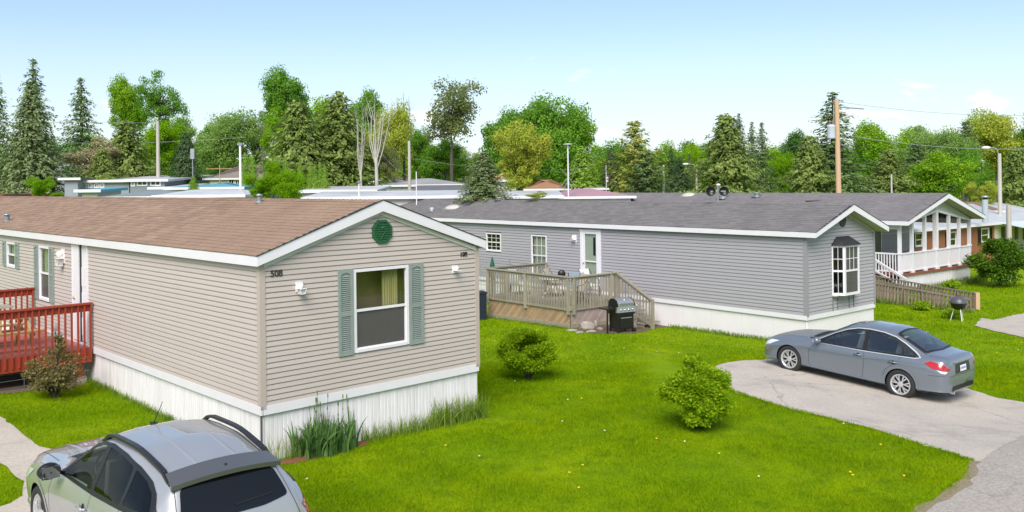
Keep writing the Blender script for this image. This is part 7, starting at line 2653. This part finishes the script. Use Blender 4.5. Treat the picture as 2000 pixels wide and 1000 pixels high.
leaf_plant('round_bush', 'larger light green bush with taller shoots on the lawn near the driveway', 'bush', g2, ball_shape(.66, 1.16, seed=9, top=.24), 22000, .054, BUSH, 22, 'bushes on the lawn')
leaf_plant('large_shrub', 'large rounded dark green shrub on the grass right of the porch', 'shrub', G(1950, 560), ball_shape(1.35, 2.25, seed=12, z0=.1), 14000, .10, leaf_mat('lilac_leaves', (.05, .13, .012), (.18, .32, .03), .35, 1.5), 23)
SCR = leaf_mat('dry_spirea_leaves', (.10, .12, .035), (.34, .27, .12), .3, 5.0)
leaf_plant('spirea_bush', 'brownish green twiggy bush in front of the red deck', 'bush', G(108, 776), ball_shape(.62, .95, seed=14, top=.35), 3600, .045, SCR, 24, stems=60)
leaf_plant('small_plant', 'small leafy plant growing between the boulder and the grill', 'plant', G(1167, 634), ball_shape(.2, .62, seed=15), 420, .06, BUSH, 25)
leaf_plant('small_plant', 'small leafy plant behind the gas grill by the stairs', 'plant', G(1192, 630), ball_shape(.2, .45, seed=16), 300, .06, BUSH, 26)
leaf_plant('small_plant', 'low weedy plant at the foot of the porch skirting', 'plant', G(1860, 566), ball_shape(.35, .4, seed=17), 300, .1, BUSH, 27)
leaf_plant('small_plant', 'leafy weeds growing at the foot of the ramp fence', 'plant', G(1800, 606), ball_shape(.4, .3, seed=18), 400, .08, BUSH, 28)
leaf_plant('small_plant', 'leafy weeds at the foot of the kettle grill', 'plant', G(1860, 622), ball_shape(.4, .28, seed=19), 350, .07, BUSH, 29)
# iris clump and tall weeds along the skirting
def blades(name, label, cat, pts, m, hmin, hmax, wid, seed, lean=.35, kind=None, parent=None, seg=4, group=None):
    rng = np.random.default_rng(seed)
    V, Fq = [], []
    for (x, y) in pts:
        h = rng.uniform(hmin, hmax)
        a = rng.uniform(0, 6.28)
        l = abs(rng.normal(0, lean)) * h
        w = wid * rng.uniform(.7, 1.2)
        b = rng.uniform(0, 6.28)
        z = gz(x, y)
        n0 = len(V)
        for k in range(seg + 1):
            t = k / seg
            cx, cy = x + math.cos(a) * l * t ** 2, y + math.sin(a) * l * t ** 2
            cz = z - .02 + h * (t - .35 * (l / h) * t ** 3)
            ww = w * (1 - t ** 2) + .001
            V += [(cx - math.cos(b) * ww, cy - math.sin(b) * ww, cz), (cx + math.cos(b) * ww, cy + math.sin(b) * ww, cz)]
        for k in range(seg):
            Fq.append((n0 + 2 * k, n0 + 2 * k + 1, n0 + 2 * k + 3, n0 + 2 * k + 2))
    o = link(name, np_mesh(name, V, Fq, m), parent)
    return tag(o, label, cat, group, kind)
IRIS = leaf_mat('iris_leaves', (.05, .13, .03), (.17, .30, .09), .3, 3.0)
WEED = leaf_mat('weed_blades', (.11, .21, .02), (.28, .38, .07), .3, 3.0)
def front_pts(n, x0, x1, y0, y1, seed):
    r = random.Random(seed)
    return [A1.w(r.uniform(x0, x1), r.uniform(y0, y1)) for _ in range(n)]
cI = G(640, 884)
ri = random.Random(3)
ip = []
for c in range(26):
    a, q = ri.uniform(0, 6.28), math.sqrt(ri.uniform(0, 1))
    cx, cy = cI.x + A1.r[0] * math.cos(a) * q * .62 + A1.l[0] * math.sin(a) * q * .22, cI.y + A1.r[1] * math.cos(a) * q * .62 + A1.l[1] * math.sin(a) * q * .22
    for k in range(17):
        ip.append((cx + ri.gauss(0, .035), cy + ri.gauss(0, .035)))
ir = thing('iris_clump', 'clump of tall iris leaves with flower buds at the front skirting of the beige home', 'plant', (0, 0, 0))
blades('leaves', None, None, ip, IRIS, .35, .74, .022, 31, parent=ir)
mb, bd_ = MB(), MB()
for i in range(11):
    x, y = ip[ri.randrange(len(ip))]
    h = ri.uniform(.75, 1.02)
    dx, dy = ri.uniform(-.06, .06), ri.uniform(-.06, .06)
    mb.tube((x, y, 0), (x + dx, y + dy, h), .006, .004, 5)
    bd_.ball((x + dx, y + dy, h + .03), .011, .011, .045, 6, 5)
    bd_.ball((x + dx * .7, y + dy * .7, h * .8), .010, .010, .03, 6, 5)
mb.build('flower_stem', IRIS, ir)
bd_.build('flower_bud', WEED, ir)
def gw(n, x0, x1, spread, seed):
    r = random.Random(seed)
    return [A1.w(r.uniform(x0, x1), -abs(r.gauss(.05, spread)) - .03) for _ in range(n)]
blades('weed_strip', 'tall thin weeds and uncut grass along the front skirting of the beige home', 'weeds', gw(800, 1.9, 4.8, .12, 41), WEED, .08, .42, .006, 41, kind='stuff')
blades('weed_strip', 'thick tuft of tall grass at the right end of the front skirting', 'weeds', gw(420, 3.5, 4.75, .14, 42), WEED, .15, .62, .007, 42, kind='stuff')
blades('weed_strip', 'few thin weeds at the nearest corner of the skirting', 'weeds', gw(90, .05, .8, .06, 43), WEED, .2, .62, .005, 43, kind='stuff')
r_ = random.Random(8)
blades('weed_strip', 'short ragged grass along the long side skirting of the beige home', 'weeds', [A1.w(-abs(r_.gauss(.03, .06)) - .03, r_.uniform(.2, 8)) for _ in range(1500)], WEED, .05, .2, .006, 44, kind='stuff')
blades('weed_strip', 'ragged grass along the white skirting of the grey home', 'weeds', [A2.w(-abs(r_.gauss(.05, .12)) - .03, r_.uniform(-.2, 5.3)) for _ in range(1400)], WEED, .05, .22, .012, 45, kind='stuff')
blades('weed_strip', 'ragged grass around the foot of the weathered deck', 'weeds', [A2.w(KX - .1 - abs(r_.gauss(.05, .1)), r_.uniform(KY0, KY1)) for _ in range(900)], WEED, .04, .14, .012, 46, kind='stuff')
blades('weed_strip', 'longer grass along the foot of the ramp fence', 'weeds', [((lambda p: (p.x + r_.gauss(0, .12), p.y + r_.gauss(0, .12)))(RQ0.lerp(RQ1, r_.uniform(0, 1)))) for _ in range(1500)], WEED, .08, .32, .014, 47, kind='stuff')
blades('weed_strip', 'longer grass and weeds below the porch skirting', 'weeds', [A3.w(r_.uniform(0, W3 + 1), -.1 - abs(r_.gauss(.1, .2))) for _ in range(1500)], WEED, .1, .45, .018, 48, kind='stuff')
_, MUL = ground_patch('mulch_bed', [A1.w(.15, -.02), A1.w(2.1, -.02), A1.w(1.9, -.30), A1.w(.8, -.42), A1.w(.2, -.30)], MULCH, .012)
# lawn blades: short tufts, denser near the camera
def lawn_blades(N_, ymin, ymax, seed, h0, w0, kfar):
    rng = np.random.default_rng(seed)
    k = np.sqrt(rng.uniform(0, 1, N_ * 2))
    Y = ymin + (ymax - ymin) * rng.uniform(0, 1, N_ * 2) ** 1.15
    X = Y * rng.uniform(-.60, .62, N_ * 2)
    fx, fy = X - A1.o[0], Y - A1.o[1]
    hx, hy = fx * A1.r[0] + fy * A1.r[1], fx * A1.l[0] + fy * A1.l[1]
    ok = ~((hx > -.02) & (hx < W1 + .02) & (hy > -.02) & (hy < L1))
    fx, fy = X - A2.o[0], Y - A2.o[1]
    hx2, hy2 = fx * A2.r[0] + fy * A2.r[1], fx * A2.l[0] + fy * A2.l[1]
    ok &= ~((hx2 > -.02) & (hx2 < W2) & (hy2 > 0))
    ok &= ~((hx2 > KX - .05) & (hx2 < .1) & (hy2 > KY0 - 1.9) & (hy2 < KY1 + .1))
    # wear: sparse spots
    X, Y = X[ok], Y[ok]
    keep = []
    polys = [DRIVE, ROAD, APRON, PATH, SOIL, MUL, UND]
    bb = [(min(p[0] for p in q), max(p[0] for p in q), min(p[1] for p in q), max(p[1] for p in q)) for q in polys]
    mask = np.ones(len(X), bool)
    for q, b in zip(polys, bb):
        cand = np.where((X > b[0]) & (X < b[1]) & (Y > b[2]) & (Y < b[3]))[0]
        if not len(cand):
            continue
        px, py = X[cand], Y[cand]
        c = np.zeros(len(cand), bool)
        n = len(q)
        j = n - 1
        for i in range(n):
            xi, yi, xj, yj = q[i][0], q[i][1], q[j][0], q[j][1]
            if yi != yj:
                c ^= ((yi > py) != (yj > py)) & (px < (xj - xi) * (py - yi) / (yj - yi) + xi)
            j = i
        mask[cand[c]] = False
    X, Y = X[mask][:N_], Y[mask][:N_]
    n = len(X)
    Z = np.array([gz(a, b) for a, b in zip(X, Y)])
    patch = .75 + .5 * (np.sin(X * 1.3 + np.sin(Y * .9) * 2) * np.sin(Y * 1.1 + np.cos(X * .7) * 2))
    h = h0 * rng.uniform(.5, 1.3, n) * np.clip(patch, .5, 1.3) * (1 + kfar * (Y - ymin))
    w = w0 * rng.uniform(.7, 1.3, n) * (1 + kfar * 1.5 * (Y - ymin))
    a, b = rng.uniform(0, 6.28, n), rng.uniform(0, 6.28, n)
    l = h * rng.uniform(.1, .9, n)
    V = np.stack([np.stack([X - np.cos(b) * w, Y - np.sin(b) * w, Z], 1), np.stack([X + np.cos(b) * w, Y + np.sin(b) * w, Z], 1),
                  np.stack([X + np.cos(a) * l, Y + np.sin(a) * l, Z + h], 1)], 1).reshape(-1, 3)
    return V, np.arange(3 * n).reshape(n, 3)
def grass_mat():
    m = LAWN.copy()
    m.name = 'grass_blades'
    t = m.node_tree
    b = t.nodes['Principled BSDF']
    for l in list(b.inputs['Normal'].links):
        t.links.remove(l)
    src = b.inputs['Base Color'].links[0].from_socket
    h = t.nodes.new('ShaderNodeHueSaturation')
    g = t.nodes.new('ShaderNodeNewGeometry')
    r = t.nodes.new('ShaderNodeMapRange')
    r.inputs[3].default_value = .85
    r.inputs[4].default_value = 1.5
    t.links.new(g.outputs['Random Per Island'], r.inputs[0])
    t.links.new(r.outputs[0], h.inputs['Value'])
    t.links.new(src, h.inputs['Color'])
    t.links.new(h.outputs[0], b.inputs['Base Color'])
    tr = t.nodes.new('ShaderNodeBsdfTranslucent')
    t.links.new(h.outputs[0], tr.inputs[0])
    mx = t.nodes.new('ShaderNodeMixShader')
    mx.inputs[0].default_value = .4
    o = t.nodes['Material Output']
    t.links.new(b.outputs[0], mx.inputs[1])
    t.links.new(tr.outputs[0], mx.inputs[2])
    t.links.new(mx.outputs[0], o.inputs[0])
    return m
GB = grass_mat()
V, Fq = lawn_blades(300000, 11.8, 24, 5, .045, .0045, .03)
tag(link('grass', np_mesh('grass', V, Fq, GB)), 'short green grass of the lawn in the foreground', 'grass', kind='stuff')
V, Fq = lawn_blades(170000, 20.5, 44, 6, .055, .010, .03)
tag(link('grass', np_mesh('grass', V, Fq, GB)), 'short green grass farther back around the grey homes', 'grass', kind='stuff')
# edges where turf meets paving
def edge_pts(poly, n, seed, lim):
    r = random.Random(seed)
    out = []
    for _ in range(n):
        i = r.randrange(len(poly))
        p, q = poly[i], poly[(i + 1) % len(poly)]
        t = r.uniform(0, 1)
        x, y = p[0] + (q[0] - p[0]) * t + r.gauss(0, .04), p[1] + (q[1] - p[1]) * t + r.gauss(0, .04)
        if lim(x, y):
            out.append((x, y))
    return out
rp_ = [tuple(G(a, b)[:2]) for a, b in ((1415, 742), (1432, 765), (1460, 774), (1530, 796), (1620, 818), (1714, 842), (1850, 884), (1906, 903), (1896, 930), (1872, 955), (1842, 976), (1796, 1001), (1750, 1025))]
dense = []
for p, q in zip(rp_[:7], rp_[1:8]):
    dense += [(p[0] + (q[0] - p[0]) * k / 10, p[1] + (q[1] - p[1]) * k / 10) for k in range(10)]
blades('turf_edge', 'ragged turf edge where the lawn meets the driveway and road', 'grass', [(p[0] + r_.gauss(-.02, .035), p[1] + r_.gauss(-.02, .035)) for p in dense for _ in range(55)], GB, .03, .09, .006, 51, kind='stuff')
# dandelions and clover heads
fl_, wl_ = MB(), MB()
rf = random.Random(77)
def scatter(n, test):
    k = 0
    while k < n:
        y = rf.uniform(12.2, 30)
        x = y * rf.uniform(-.4, .6)
        fx, fy = x - A1.o[0], y - A1.o[1]
        hx, hy = fx * A1.r[0] + fy * A1.r[1], fx * A1.l[0] + fy * A1.l[1]
        fx2, fy2 = x - A2.o[0], y - A2.o[1]
        h2x, h2y = fx2 * A2.r[0] + fy2 * A2.r[1], fx2 * A2.l[0] + fy2 * A2.l[1]
        if (-.1 < hx < W1 + .1 and hy > -.1) or (h2x > -3.5 and h2y > 0) or inside(x, y, DRIVE) or inside(x, y, ROAD) or inside(x, y, PATH):
            continue
        k += 1
        test(x, y)
scatter(24, lambda x, y: fl_.ball((x, y, gz(x, y) + .05), .022, .022, .012, 7, 4))
scatter(28, lambda x, y: wl_.ball((x, y, gz(x, y) + .05), .018, .018, .012, 6, 4))
tag(fl_.build('dandelions', mat('dandelion_yellow', (.75, .55, .01), .8), None), 'scattered yellow dandelion heads in the lawn', 'flowers', kind='stuff')
tag(wl_.build('clover_heads', mat('clover_white', (.72, .72, .62), .8), None), 'scattered whitish clover heads in the lawn', 'flowers', kind='stuff')
# sandy worn strip between turf and road
for nm, w_ in (('worn_turf_edge', .09),):
    a = rp_[7:]
    out = [(p[0] - .07, p[1] + .05) for p in a] + [(p[0] + .07, p[1] - .03) for p in a[::-1]]
    ground_patch(nm, out, mat('sandy_soil', (.30, .24, .15), .95, var=.6, scale=14, bump=.5), .019, wob=.05)
bpy.context.view_layer.update()
